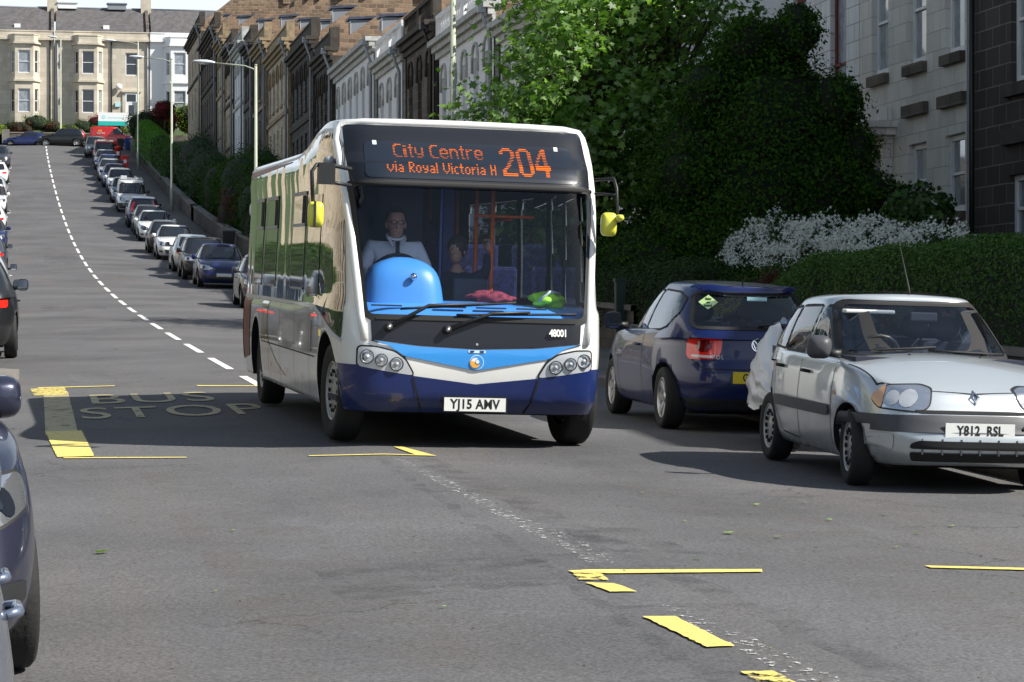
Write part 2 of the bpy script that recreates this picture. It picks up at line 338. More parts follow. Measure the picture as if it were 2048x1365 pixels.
def road_paint(name, col, lo, hi, sc=9, top=1.0):
    "paint that has worn through in noise shaped patches"
    m, n, l, b = _new(name); b.inputs['Roughness'].default_value = .6
    t = n.new('ShaderNodeTexCoord'); x = n.new('ShaderNodeTexNoise'); x.inputs['Scale'].default_value = sc; x.inputs['Detail'].default_value = 8; x.inputs['Roughness'].default_value = .75
    l.new(t.outputs['Object'], x.inputs[0])
    r = n.new('ShaderNodeMapRange'); r.inputs['From Min'].default_value = lo; r.inputs['From Max'].default_value = hi; r.inputs['To Max'].default_value = top; l.new(x.outputs[0], r.inputs[0])
    x2 = n.new('ShaderNodeTexNoise'); x2.inputs['Scale'].default_value = 60; x2.inputs['Detail'].default_value = 3; l.new(t.outputs['Object'], x2.inputs[0])
    mm = n.new('ShaderNodeMapRange'); mm.inputs['To Min'].default_value = .8; mm.inputs['To Max'].default_value = 1.15; l.new(x2.outputs[0], mm.inputs[0])
    y = n.new('ShaderNodeMixRGB'); y.blend_type = 'MULTIPLY'; y.inputs[0].default_value = 1; y.inputs[1].default_value = (*col,1); l.new(mm.outputs[0], y.inputs[2]); l.new(y.outputs[0], b.inputs['Base Color'])
    tr = n.new('ShaderNodeBsdfTransparent'); mx = n.new('ShaderNodeMixShader'); l.new(r.outputs[0], mx.inputs[0]); l.new(tr.outputs[0], mx.inputs[1]); l.new(b.outputs[0], mx.inputs[2]); l.new(mx.outputs[0], n['Material Output'].inputs[0])
    return m
asphalt('asphalt', (.099,.099,.103)); asphalt('paving', (.125,.118,.108))
pbr('kerb', (.20,.185,.165), .85, bump=.4, var=.25, vscale=2)
pbr('soil', (.06,.045,.03), .95, var=.4); pbr('lawn', (.045,.075,.02), .9, var=.4)
road_paint('white_paint', (.80,.79,.75), .27, .33); road_paint('worn_white', (.66,.66,.64), .57, .61, 17); road_paint('tar_smear', (.05,.05,.053), .44, .66, 2.6, .26); road_paint('dust_film', (.20,.165,.13), .45, .75, 1.7, .28)
road_paint('yellow_paint', (.78,.64,.17), .34, .42, 22); road_paint('dull_yellow', (.42,.36,.19), .34, .46, 7); road_paint('worn_yellow', (.78,.64,.17), .44, .52, 14)
stone('stone_cream', (.50,.42,.31), (.36,.30,.23), stain=.45, stain_col=(.16,.12,.09))
stone('stone_beige', (.66,.635,.60), (.42,.40,.38), .9, .42, var=.10, stain=.35, stain_col=(.30,.27,.24))
stone('stone_dark', (.105,.085,.07), (.20,.17,.14), .8, .36, var=.35, stain=.55, stain_col=(.02,.018,.017))
stone('stone_black', (.052,.044,.04), (.20,.18,.16), .75, .40, var=.3, stain=.5, stain_col=(.02,.018,.018), msize=.015)
stone('stone_grey', (.70,.72,.74), (.28,.27,.27), .9, .42, var=.07, stain=.3, stain_col=(.2,.19,.19))
stone('white_render', (.82,.83,.84), (.80,.81,.82), 4, 3, var=.02, stain=.16, stain_col=(.42,.42,.42), msize=0, bump=.05)
stone('rubble', (.235,.155,.10), (.30,.24,.17), .42, .22, var=.45, stain=.35, stain_col=(.09,.07,.055), msize=.02, dist=.13, bump=.6)
stone('wall_stone', (.105,.09,.075), (.07,.06,.05), .55, .26, var=.3, stain=.5, stain_col=(.04,.045,.03), msize=.015, dist=.06, bump=.5)
stone('slate', (.105,.10,.105), (.05,.05,.055), .28, .17, var=.25, stain=.35, stain_col=(.15,.12,.08), rough=.6, msize=.012)
stone('slate_blue', (.06,.07,.11), (.03,.035,.05), .28, .17, var=.2, stain=.2, rough=.45)
pbr('cornice_dark', (.065,.055,.045), .9, var=.4, vscale=3); pbr('cornice_tan', (.34,.26,.16), .9, var=.45, vscale=3); pbr('cornice_pale', (.50,.50,.48), .85, var=.3, vscale=3)
pbr('white_wood', (.74,.75,.77), .45); pbr('red_wood', (.16,.02,.015), .5); pbr('door_dark', (.03,.03,.035), .4); pbr('curtain', (.55,.56,.58), .9)
pbr('pane', (.014,.018,.026), .04, spec=.9, var=.0); pbr('pane_curtain', (.26,.29,.33), .07, coat=1, var=.35, vscale=2.5)
pbr('pipe_grey', (.30,.32,.35), .5); pbr('pipe_black', (.012,.012,.013), .45); pbr('lead', (.24,.26,.29), .5); pbr('pot', (.45,.33,.2), .85, var=.3)
pbr('lamp_green', (.40,.43,.34), .5, var=.15, vscale=1.5); pbr('lamp_head', (.55,.58,.62), .35)
pbr('bark', (.085,.065,.05), .9, bump=.5); pbr('twig', (.09,.06,.045), .9)
leaf('leaf_maple', (.060,.145,.024), (.24,.38,.12), .28, .42, .6); leaf('leaf_maple_shaded', (.030,.090,.012), (.085,.180,.032), .42, .35, .4); leaf('leaf_dark', (.016,.052,.007), (.052,.115,.018), .75, .15, .06); leaf('leaf_laurel', (.016,.045,.010), (.05,.11,.02), .35, .15)  # first maple: pale end imitates sun highlights; second maple: crown shade in the colour
leaf('leaf_hedge', (.028,.080,.012), (.078,.165,.028), .55, .15); leaf('leaf_hedge_dark', (.016,.040,.008), (.038,.075,.015), .6, .12)
leaf('leaf_lime', (.10,.19,.012), (.26,.34,.03), .5, .3); leaf('leaf_yellow', (.26,.26,.02), (.40,.36,.04), .5, .3)
leaf('leaf_copper', (.045,.015,.008), (.10,.035,.014), .5, .2); leaf('leaf_red', (.13,.012,.02), (.26,.02,.035), .5, .25); leaf('leaf_bright', (.05,.16,.015), (.14,.32,.04), .5, .25)
leaf('petal', (.46,.50,.48), (.66,.70,.68), .7, .1); leaf('litter_leaf', (.12,.30,.05), (.32,.50,.12), .6, .2)
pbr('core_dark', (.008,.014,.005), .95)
paint('paint_silver', (.58,.63,.66), .5, .30); paint('paint_white', (.80,.82,.83)); paint('paint_navy', (.018,.028,.12), .25, .3); paint('paint_polo', (.004,.013,.085), .0, .3)
paint('paint_black', (.010,.011,.014)); paint('paint_grey', (.07,.08,.10), .4, .3); paint('paint_blue', (.03,.07,.28), .3, .3); paint('paint_red', (.62,.012,.010)); paint('paint_maroon', (.16,.012,.010))
paint('paint_slate', (.20,.24,.33), .6, .3); paint('paint_indigo', (.030,.034,.062), .4, .28)
paint('bus_white', (.82,.82,.79)); paint('bus_navy', (.010,.024,.120)); paint('bus_blue', (.03,.30,.78)); paint('bus_maroon', (.19,.035,.022)); paint('bus_orange', (.62,.25,.03)); paint('bus_black', (.010,.012,.018))
for nm_, r_, cw in (('bus_black',.45,.35),('bus_maroon',.5,.1)):
    b_ = M[nm_].node_tree.nodes['Principled BSDF']; b_.inputs['Roughness'].default_value = r_; b_.inputs['Coat Weight'].default_value = cw; b_.inputs['Specular IOR Level'].default_value = .25
for mm in ('bus_white','bus_navy'): M[mm].node_tree.nodes['Principled BSDF'].inputs['Roughness'].default_value = .3
pbr('bus_side_glass', (.012,.012,.013), .03, spec=1.0, coat=1.0)
pbr('rubber', (.012,.012,.012), .65); pbr('tyre', (.014,.014,.014), .8, bump=.2); pbr('black_plastic', (.020,.021,.023), .5); pbr('grey_plastic', (.055,.058,.066), .5)
pbr('arch_black', (.004,.004,.004), .95); pbr('alloy', (.55,.55,.56), .28, .85); pbr('hubcap', (.42,.43,.44), .35, .5); pbr('chrome', (.75,.76,.78), .1, 1)
pbr('seam', (.006,.006,.007), .8); pbr('auto_glass', (.010,.014,.020), .03, spec=.9, coat=.6)
glass_clear('glass', (.62,.66,.72), 1.5, 1.25); glass_clear('windscreen_glass', (.84,.90,1.0), 1.5, .9); glass_clear('lens_glass', (.92,.93,.95), 1.45, 1.0)
pbr('lamp_refl', (.70,.73,.77), .16, .9, bump=.06, bscale=30); pbr('lamp_lens', (.62,.65,.68), .08, .5, 1); pbr('amber', (.80,.25,.02), .15, 0, 1); pbr('amber_pale', (.75,.42,.22), .2, 0, 1)
pbr('tail_red', (.85,.022,.012), .12, 0, 1); pbr('tail_dark', (.16,.004,.004), .1, 0, 1); pbr('tail_white', (.75,.70,.70), .1, 0, 1)
pbr('plate_white', (.80,.81,.78), .4); pbr('plate_yellow', (.80,.60,.03), .4); pbr('ink', (.008,.008,.008), .5); pbr('euro_blue', (.01,.03,.25), .4)
pbr('mirror_yellow', (.68,.66,.06), .4, coat=.5); pbr('mirror_glass', (.7,.75,.8), .03, 1)
pbr('dash_blue', (.075,.31,.70), .38, coat=.3); pbr('cabin_dark', (.02,.024,.045), .7); pbr('cabin_blue', (.025,.06,.28), .45); pbr('pole_orange', (.95,.16,.01), .4); pbr('cabin_grey', (.05,.056,.075), .7)
pbr('shirt', (.80,.82,.88), .85); pbr('tie', (.012,.014,.03), .7); pbr('skin', (.50,.27,.19), .55); pbr('hair', (.035,.022,.015), .6); pbr('plaid', (.26,.03,.05), .9, var=.6, vscale=30); pbr('denim', (.02,.03,.06), .9)
pbr('led', (1.0,.20,.008), .5, emit=.85); pbr('led_board', (.010,.016,.028), .35); pbr('moquette', (.014,.018,.085), .9, var=.9, vscale=35); pbr('hivis', (.45,.85,.05), .7); pbr('reflective', (.6,.62,.6), .4)
pbr('tarp', (.70,.71,.73), .38, .3, bump=.35, bscale=9); pbr('sky_dark', (.02,.02,.02), .6); pbr('sticker_green', (.55,.78,.35), .5); pbr('sticker_blue', (.45,.72,.78), .5); pbr('teal', (.02,.45,.42), .5)
pbr('bin_black', (.012,.013,.015), .5); pbr('bin_red', (.62,.02,.015), .45); pbr('bin_blue', (.02,.08,.35), .5); pbr('sign_white', (.8,.82,.82), .5)
pbr('green_post', (.004,.022,.018), .5); stone('stone_far', (.56,.51,.42), (.48,.42,.33), .9, .45, var=.12, stain=.35, stain_col=(.30,.24,.17)); pbr('logo_orange', (.9,.45,.08), .4); pbr('logo_pale', (.6,.78,.9), .4)
pbr('lamp_silver', (.60,.63,.66), .35, .3, .5); pbr('swoosh', (.50,.36,.16), .35, 0, 1)
_n, _l = M['bus_side_glass'].node_tree.nodes, M['bus_side_glass'].node_tree.links; _t = _n.new('ShaderNodeTexCoord'); _m = _n.new('ShaderNodeMapping'); _m.inputs['Scale'].default_value = (1.5,1,.35)
_x = _n.new('ShaderNodeTexNoise'); _x.inputs['Scale'].default_value = 1.1; _x.inputs['Detail'].default_value = 1; _q = _n.new('ShaderNodeBump'); _q.inputs['Strength'].default_value = .5; _q.inputs['Distance'].default_value = .035
_l.new(_t.outputs['Object'], _m.inputs[0]); _l.new(_m.outputs[0], _x.inputs[0]); _l.new(_x.outputs[0], _q.inputs['Height']); _l.new(_q.outputs[0], _n['Principled BSDF'].inputs['Normal']); _l.new(_q.outputs[0], _n['Principled BSDF'].inputs['Coat Normal'])
# inside of body shells reads as dark trim
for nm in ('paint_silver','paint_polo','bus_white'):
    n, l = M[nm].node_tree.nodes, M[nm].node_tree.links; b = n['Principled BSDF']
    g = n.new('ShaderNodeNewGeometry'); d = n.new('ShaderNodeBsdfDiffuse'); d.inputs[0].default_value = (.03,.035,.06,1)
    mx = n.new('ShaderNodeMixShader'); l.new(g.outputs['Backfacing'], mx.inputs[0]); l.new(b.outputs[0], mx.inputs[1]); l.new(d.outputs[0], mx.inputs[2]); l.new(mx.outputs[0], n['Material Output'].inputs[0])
# ---------------------------------------------------------------- ground, road, pavements
YS = [y for y in range(-40, 232, 2)] + [232+k for k in range(0, 16)]
def ribbon(name, o0, o1, dz0, dz1, mat, ya=-40, yb=247, nx=6, kind='structure', thick=0, sub=1.0):
    "a sheet following the street between two offsets from the crown"
    m = MB(); ys = [ya]+[y for y in YS if ya < y < yb]+[yb]; vs = []; n = nx+1
    for y in ys:
        for i in range(n):
            t = i/nx; o = o0+(o1-o0)*t; vs.append((xc(y)+o, y, road_z(o, y)+dz0+(dz1-dz0)*t))
    fs = [(j*n+i, j*n+i+1, (j+1)*n+i+1, (j+1)*n+i) for j in range(len(ys)-1) for i in range(nx)]
    m.add(vs, fs); o = m.build(name, mat)
    if kind: tag(o, kind=kind)
    return o
# the land: one big sheet that lies a little under everything else
m = MB(); gx = [-400,-160,-60,-20,-9,-6,0,6,9.5,9.9,20,40,80,160,400]; gy = [-150,-60,-40]+list(range(-30,250,10))+[252,256,300,400,700,1500]
for y in gy:
    for x in gx:
        z = zc(y)-.35
        m.v.append((x, y, z))
n = len(gx)
m.f = [[j*n+i, j*n+i+1, (j+1)*n+i+1, (j+1)*n+i] for j in range(len(gy)-1) for i in range(n-1)]; m.m = [0]*len(m.f); m.sm = [False]*len(m.f)
tag(m.build('ground', M['soil']), kind='structure')
tag(ribbon('road', -KR, KR, 0, 0, M['asphalt'], nx=10), kind='structure')
tag(ribbon('pavement', KR+.13, KR+2.35, .12, .14, M['paving'], yb=242), kind='structure')
tag(ribbon('pavement', -KR-2.4, -KR-.13, .14, .12, M['paving'], yb=242), kind='structure')
def kerb(o0, sgn, ya, yb, name='kerb'):
    m = MB(); ys = []; y = ya
    while y < yb: ys.append(y); y += .92
    for a in ys:
        b = min(a+.905, yb)
        vs = []
        for y in (a, b):
            for (o, dz) in ((0,-.12),(0,.10),(.02,.12),(.13,.12),(.13,-.12)):
                q = o0+sgn*o; vs.append((xc(y)+q, y, road_z(q, y)+dz+.004))
        m.add(vs, [(0,5,6,1),(1,6,7,2),(2,7,8,3),(3,8,9,4),(0,1,2,3,4),(9,8,7,6,5)])
    return tag(m.build(name, M['kerb']), kind='structure')
kerb(KR, 1, -10, 242); kerb(-KR, -1, -10, 242)
# bus boarding build-out on the left, between the parked cars
m = MB(); vs = []; bo = [(-4.8,34.0),(-3.1,34.7),(-2.92,35.0),(-2.90,36.3),(-3.2,36.8),(-4.8,37.4)]
top = [(xc(y)+o, y, road_z(o,y)+.12) for o,y in bo]; bot = [(x,y,z-.3) for x,y,z in top]; k = len(bo)
m.add(top+bot, [tuple(range(k))]+[(i, i+k, (i+1)%k+k, (i+1)%k) for i in range(k)])
tag(m.build('pavement_buildout', M['kerb']), kind='structure')
# cross street at the top
m = MB(); m.add([(-60,242,19.32),(60,242,19.32),(60,252,19.42),(-60,252,19.42)], [(0,1,2,3)]); tag(m.build('cross_street', M['asphalt']), kind='structure')
m = MB(); m.box(-60,60,252,254,19.3,19.56); tag(m.build('cross_pavement', M['paving']), kind='structure')
# ---------------------------------------------------------------- markings
def decal(pts, mat, name, dz=.006, parent=None, step=.5):
    "a painted patch on the road: pts are (x, y) corners"
    tris = tessellate_polygon([[Vector((p[0],p[1],0)) for p in pts]])
    bm = bmesh.new(); bv = [bm.verts.new((p[0],p[1],0)) for p in pts]
    for t in tris:
        try: bm.faces.new([bv[i] for i in t])
        except ValueError: pass
    ys = [p[1] for p in pts]; lo, hi = min(ys), max(ys)
    for q in [v for v in YS if lo < v < hi]:
        bmesh.ops.bisect_plane(bm, geom=bm.verts[:]+bm.edges[:]+bm.faces[:], plane_co=(0,q,0), plane_no=(0,1,0), dist=1e-6)
    bm.verts.index_update()
    for v in bm.verts: v.co.z = road_z(v.co.x-xc(v.co.y), v.co.y)+dz
    vs = [v.co.copy() for v in bm.verts]; fs = [[v.index for v in f.verts] for f in bm.faces]
    bmesh.ops.recalc_face_normals(bm, faces=bm.faces); bm.free()
    m = MB(); fs2 = []
    for f in fs:
        a = (vs[f[1]]-vs[f[0]]).cross(vs[f[2]]-vs[f[0]]); fs2.append(f if a.z > 0 else f[::-1])
    m.add(vs, fs2); return m.build(name, mat, parent)
def rough_edge(pts, amp=.012, step=.045):
    amp *= .3
    out = []
    for i in range(len(pts)):
        a, b = Vector(pts[i]), Vector(pts[(i+1)%len(pts)]); L = (b-a).length; n = max(1, int(L/step)); t = (b-a).normalized(); nn = Vector((-t.y,t.x))
        for k in range(n): out.append(a+(b-a)*(k/n)+nn*random.uniform(-amp, amp)*(1 if k else 0))
    return out
for k in range(36):                   # centre line, four metre marks and two metre gaps
    d = 33+5.9*k; yy = (d-2.7*.179)/.984+.1; o = 0
    if yy > 243: break
    ya, yb = yy-1.95, yy+1.95
    o_ = decal([(xc(ya)-.05,ya),(xc(ya)+.06,ya),(xc(yb)+.06,yb),(xc(yb)-.05,yb)], M['white_paint'], 'centre_line_mark')
    tag(o_, kind='structure')
for pts in ([(2.55,8),(3.45,8),(3.35,14),(3.2,21),(2.7,21),(2.6,14)], [(1.5,12.6),(2.9,12.9),(2.95,14.2),(1.45,13.9)], [(3.0,14.2),(3.7,14.2),(3.6,15.6),(2.95,15.6)], [(.6,112),(2.0,112),(2.0,121),(.6,121)], [(-1.2,168),(.3,168),(.3,175),(-1.2,175)], [(.3,70),(2.0,70),(2.0,73),(.3,73)]):
    tag(decal(rough_edge(pts, .12, .3), M['tar_smear'], 'road_smear', .003), kind='structure')
for pts in ([(1.0,8),(1.9,8),(1.7,16),(1.3,21),(.8,21),(.95,14)], [(4.0,11),(5.2,11),(4.9,20),(4.2,20)]):
    tag(decal(rough_edge(pts, .06, .3), M['dust_film'], 'road_dust', .002), kind='structure')
wl_ = [(2.84,20.9),(2.90,20.9),(2.98,18.6),(3.0,16.5),(3.09,15),(3.10,13.7),(2.90,13.7),(2.88,15),(2.86,16.8),(2.85,18.7)]
tag(decal(rough_edge(wl_), M['worn_white'], 'worn_centre_line', .005), kind='structure')
tag(decal(rough_edge([(2.86,12.0),(2.96,12.0),(3.06,10.5),(3.10,8.2),(2.9,8.2),(2.88,10.2)]), M['worn_white'], 'worn_centre_line', .005), kind='structure')
def mark(pts, mat='yellow_paint', dz=.008, amp=.012): tag(decal(rough_edge(pts, amp), M[mat], 'yellow_road_marking', dz), kind='structure')
# stop cage on the left lane
mark([(.27,21.96),(.27,22.06),(1.25,21.68),(1.25,21.61)], amp=.004)
mark([(2.22,21.36),(2.22,21.43),(3.08,21.31),(3.02,22.2),(3.10,22.2),(3.24,21.22)], amp=.004)
mark([(.10,33.35),(.10,33.55),(1.04,33.50),(1.04,33.36)], amp=.006)
mark([(2.03,32.8),(2.03,33.0),(2.80,32.5),(2.80,32.35)], amp=.006)
mark([(.05,31.7),(.45,31.7),(.42,33.3),(.0,33.3)], 'worn_yellow', amp=.015)
mark([(.14,24.8),(.44,24.8),(.45,32.4),(.16,32.6)], 'dull_yellow', .007, amp=.012)  # darker, greyer yellow than the two ends of this edge line
mark([(.22,22.12),(.52,22.10),(.48,25.3),(.14,25.3)], amp=.016)
# stop cage on the right lane
mark([(2.72,13.35),(2.73,13.25),(2.90,13.20),(3.75,13.33),(3.78,13.45),(3.0,13.37)], amp=.01)
mark([(2.70,12.98),(2.84,12.92),(2.86,13.22),(2.73,13.26)], 'worn_yellow', amp=.02)
mark([(2.71,12.86),(2.84,12.78),(2.88,12.46),(2.75,12.48)], amp=.012)
mark([(2.71,11.62),(2.85,11.58),(2.88,10.66),(2.76,10.66)], amp=.015)
mark([(2.73,10.02),(2.86,10.0),(2.87,9.0),(2.74,9.0)], 'worn_yellow', amp=.02)
mark([(4.76,13.70),(4.76,13.60),(5.9,13.45),(5.9,13.55)], amp=.008)
# BUS STOP lettering, stretched along the lane
def road_letters(s, x0, x1, y0, y1, mat):
    cu = bpy.data.curves.new('t', 'FONT'); cu.body = s; cu.size = 1; cu.offset = .004; cu.space_character = 1.1
    t = bpy.data.objects.new('t', cu); COL.objects.link(t); bpy.context.view_layer.update()
    me = bpy.data.meshes.new_from_object(t.evaluated_get(bpy.context.evaluated_depsgraph_get())); bpy.data.objects.remove(t)
    co = [v.co.copy() for v in me.vertices]; a = min(c.x for c in co); b = max(c.x for c in co); c0 = min(c.y for c in co); c1 = max(c.y for c in co)
    for v in me.vertices:
        x = x0+(v.co.x-a)/(b-a)*(x1-x0); y = y0+(v.co.y-c0)/(c1-c0)*(y1-y0); v.co = (x, y, road_z(x-xc(y), y)+.008)
    me.materials.clear(); me.materials.append(mat); o = bpy.data.objects.new('bus_stop_lettering', me); link(o); tag(o, kind='structure')
road_letters('BUS', .68, 2.05, 29.6, 31.5, M['dull_yellow']); road_letters('STOP', .52, 2.42, 27.0, 28.9, M['dull_yellow'])
# a road patch / iron covers
pbr('iron', (.05,.05,.05), .6, .5, bump=.6, bscale=60)
def cover(x, y, w, l):
    m = MB(); z = road_z(x-xc(y), y); m.box(x-w,x+w,y-l,y+l,z-.02,z+.006); tag(m.build('manhole_cover', M['iron']), 'dark iron access cover set in the pavement of the road', 'manhole cover')
# ---------------------------------------------------------------- right hand garden walls (low stone)
def street_wall(name, o0, th, ya, yb, h, mat, label, base=.12, cope=.05):
    root = empty(name, (xc(ya)+o0, ya, zc(ya)), 0, label, 'garden wall'); m = MB(); c = MB(); ox, oy, oz = root.location
    ys = list(np.arange(ya, yb, 3.0))+[yb]
    for a, b in zip(ys[:-1], ys[1:]):
        vs = []
        for y in (a, b):
            for o, dz in ((o0, base-.3), (o0, base+h), (o0+th, base+h), (o0+th, base-.3)):
                vs.append((xc(y)+o-ox, y-oy, road_z(KR, y)+dz-oz))
        m.add(vs, [(0,4,5,1),(1,5,6,2),(2,6,7,3)])
        vs = []
        for y in (a, b):
            for o, dz in ((o0-cope, base+h), (o0-cope, base+h+.09), (o0+th+cope, base+h+.09), (o0+th+cope, base+h)):
                vs.append((xc(y)+o-ox, y-oy, road_z(KR, y)+dz-oz+.003))
        c.add(vs, [(0,4,5,1),(1,5,6,2),(2,6,7,3),(3,7,4,0)])
    m.build('wall_body', M[mat], root); c.build('coping', M['kerb'], root); return root
street_wall('stone_wall', 7.15, .28, 12, 41.5, .62, 'wall_stone', 'low rubble garden wall under the long dark clipped hedge at the right')
street_wall('stone_wall', 7.15, .28, 43, 64, .70, 'wall_stone', 'low stone wall behind the blue hatchback beneath a rounded hedge')
street_wall('stone_wall', 7.15, .28, 66, 104, .65, 'wall_stone', 'low stone wall beside the pavement hidden mostly behind the bus')
street_wall('stone_wall', 7.15, .28, 105.5, 150, .85, 'wall_stone', 'old stone garden wall beside the pavement left of the bus')
street_wall('stone_wall', 7.15, .28, 152, 236, .8, 'wall_stone', 'long stone garden wall on the upper part of the hill')
street_wall('stone_wall', -7.45, .28, 5, 236, .9, 'wall_stone', 'stone garden wall along the left pavement')
# gardens behind those walls
ribbon('garden_ground', 7.4, 26, .62, .95, M['lawn'], ya=5, yb=240, nx=3)
ribbon('garden_ground', -26, -7.4, .95, .62, M['lawn'], ya=5, yb=240, nx=3)
# ---------------------------------------------------------------- houses
def frame_T(p0, p1):
    p0 = Vector((p0[0],p0[1],0)); u = Vector((p1[0],p1[1],0))-p0; L = u.length; u.normalize(); inn = Vector((-u.y, u.x, 0))   # inward = left of p0->p1
    T = Matrix((u, inn, Vector((0,0,1)))).transposed().to_4x4(); T.translation = p0
    return T, L
def facet(mb, p0, p1, z0, z1, holes=(), depth=.22, mi=0, rmi=None):
    "wall face between two plan points with recessed openings (s0, s1, z0, z1)"
    T, L = frame_T(p0, p1); rmi = mi if rmi is None else rmi
    ss = sorted({0, L, *[h[0] for h in holes], *[h[1] for h in holes]}); zz = sorted({z0, z1, *[h[2] for h in holes], *[h[3] for h in holes]})
    P = lambda s,t,z: T @ Vector((s,t,z))
    for a, b in zip(ss[:-1], ss[1:]):
        for c, d in zip(zz[:-1], zz[1:]):
            ms, mz = (a+b)/2, (c+d)/2
            if any(h[0] < ms < h[1] and h[2] < mz < h[3] for h in holes): continue
            mb.quad(P(a,0,c), P(b,0,c), P(b,0,d), P(a,0,d), mi)
    for h in holes:
        a,b,c,d = h[:4]; q = depth
        mb.quad(P(a,0,c), P(a,0,d), P(a,q,d), P(a,q,c), rmi); mb.quad(P(b,0,d), P(b,0,c), P(b,q,c), P(b,q,d), rmi)
        mb.quad(P(a,0,d), P(b,0,d), P(b,q,d), P(a,q,d), rmi); mb.quad(P(b,0,c), P(a,0,c), P(a,q,c), P(b,q,c), rmi)
    return T
def sash(parent, T, h, depth=.16, mat='white_wood', pane='pane', mull=0, name='window', w=.075, arch=0):
    a,b,c,d = h[:4]; m = MB(); t0, t1 = depth, depth+.06; g = .004
    m.box(a+g,a+w,t0,t1,c+g,d-g,0,T); m.box(b-w,b-g,t0,t1,c+g,d-g,0,T); m.box(a+w,b-w,t0,t1,d-w,d-g,0,T); m.box(a+w,b-w,t0-.03,t1,c+g,c+w*1.2,0,T)
    mid = (c+d)/2; m.box(a+w,b-w,t0-.01,t1-.01,mid-.03,mid+.03,0,T)
    for k in range(mull):
        s = a+(b-a)*(k+1)/(mull+1); m.box(s-.02,s+.02,t0+.01,t1-.01,c+w,d-w,0,T)
    f = m.build(name, M[mat], parent); p = MB(); p.add([T@Vector(q) for q in ((a+w,t1-.01,c+w),(b-w,t1-.01,c+w),(b-w,t1-.01,d-w),(a+w,t1-.01,d-w))], [(0,1,2,3)])
    p.build('pane', M[pane], f); return f
def gable_poly(mb, y, D, z0, zc_, zr, mi, th=.3, up=.3):
    vs = []
    for yy in (y, y+th):
        vs += [(0,yy,z0),(0,yy,zc_),(.35,yy,zc_+.15+up),(D/2,yy,zr+up),(D,yy,zc_+up),(D,yy,z0)]
    f = [(0,5,4,3,2,1),(6,7,8,9,10,11)]+[(i,(i+1)%6,(i+1)%6+6,i+6) for i in range(6)]
    mb.add(vs, f, mi)
def chimney(parent, x, y, z, w=1.5, d=.6, h=1.9, mat='rubble', pots=4):
    m = MB(); m.box(x-w/2,x+w/2,y-d/2,y+d/2,z-1.0,z+h,0); m.box(x-w/2-.08,x+w/2+.08,y-d/2-.08,y+d/2+.08,z+h-.28,z+h-.06,1)
    c = m.build('chimney', [M[mat], M['cornice_pale']], parent); p = MB()
    for k in range(pots):
        xx = x-w/2+.25+(w-.5)*k/max(1,pots-1); p.lathe([(.13,z+h),(.12,z+h+.5),(.15,z+h+.55),(.12,z+h+.6),(.0,z+h+.6)], 10, 0, Matrix.Translation((xx,y,0)))
    p.build('chimney_pot', M['pot'], c)
def arch_trim(m, T, a, b, z, mi=0, pts=8, rise=None):
    rise = rise or (b-a)*.5; c = (a+b)/2; path = [(a-.06, -.04, z-.5)]+[(c-(b-a+.12)/2*math.cos(math.pi*k/pts), -.04, z+rise*math.sin(math.pi*k/pts)) for k in range(pts+1)]+[(b+.06,-.04,z-.5)]
    m.tube([T@Vector(p) for p in path], .055, 5, mi)
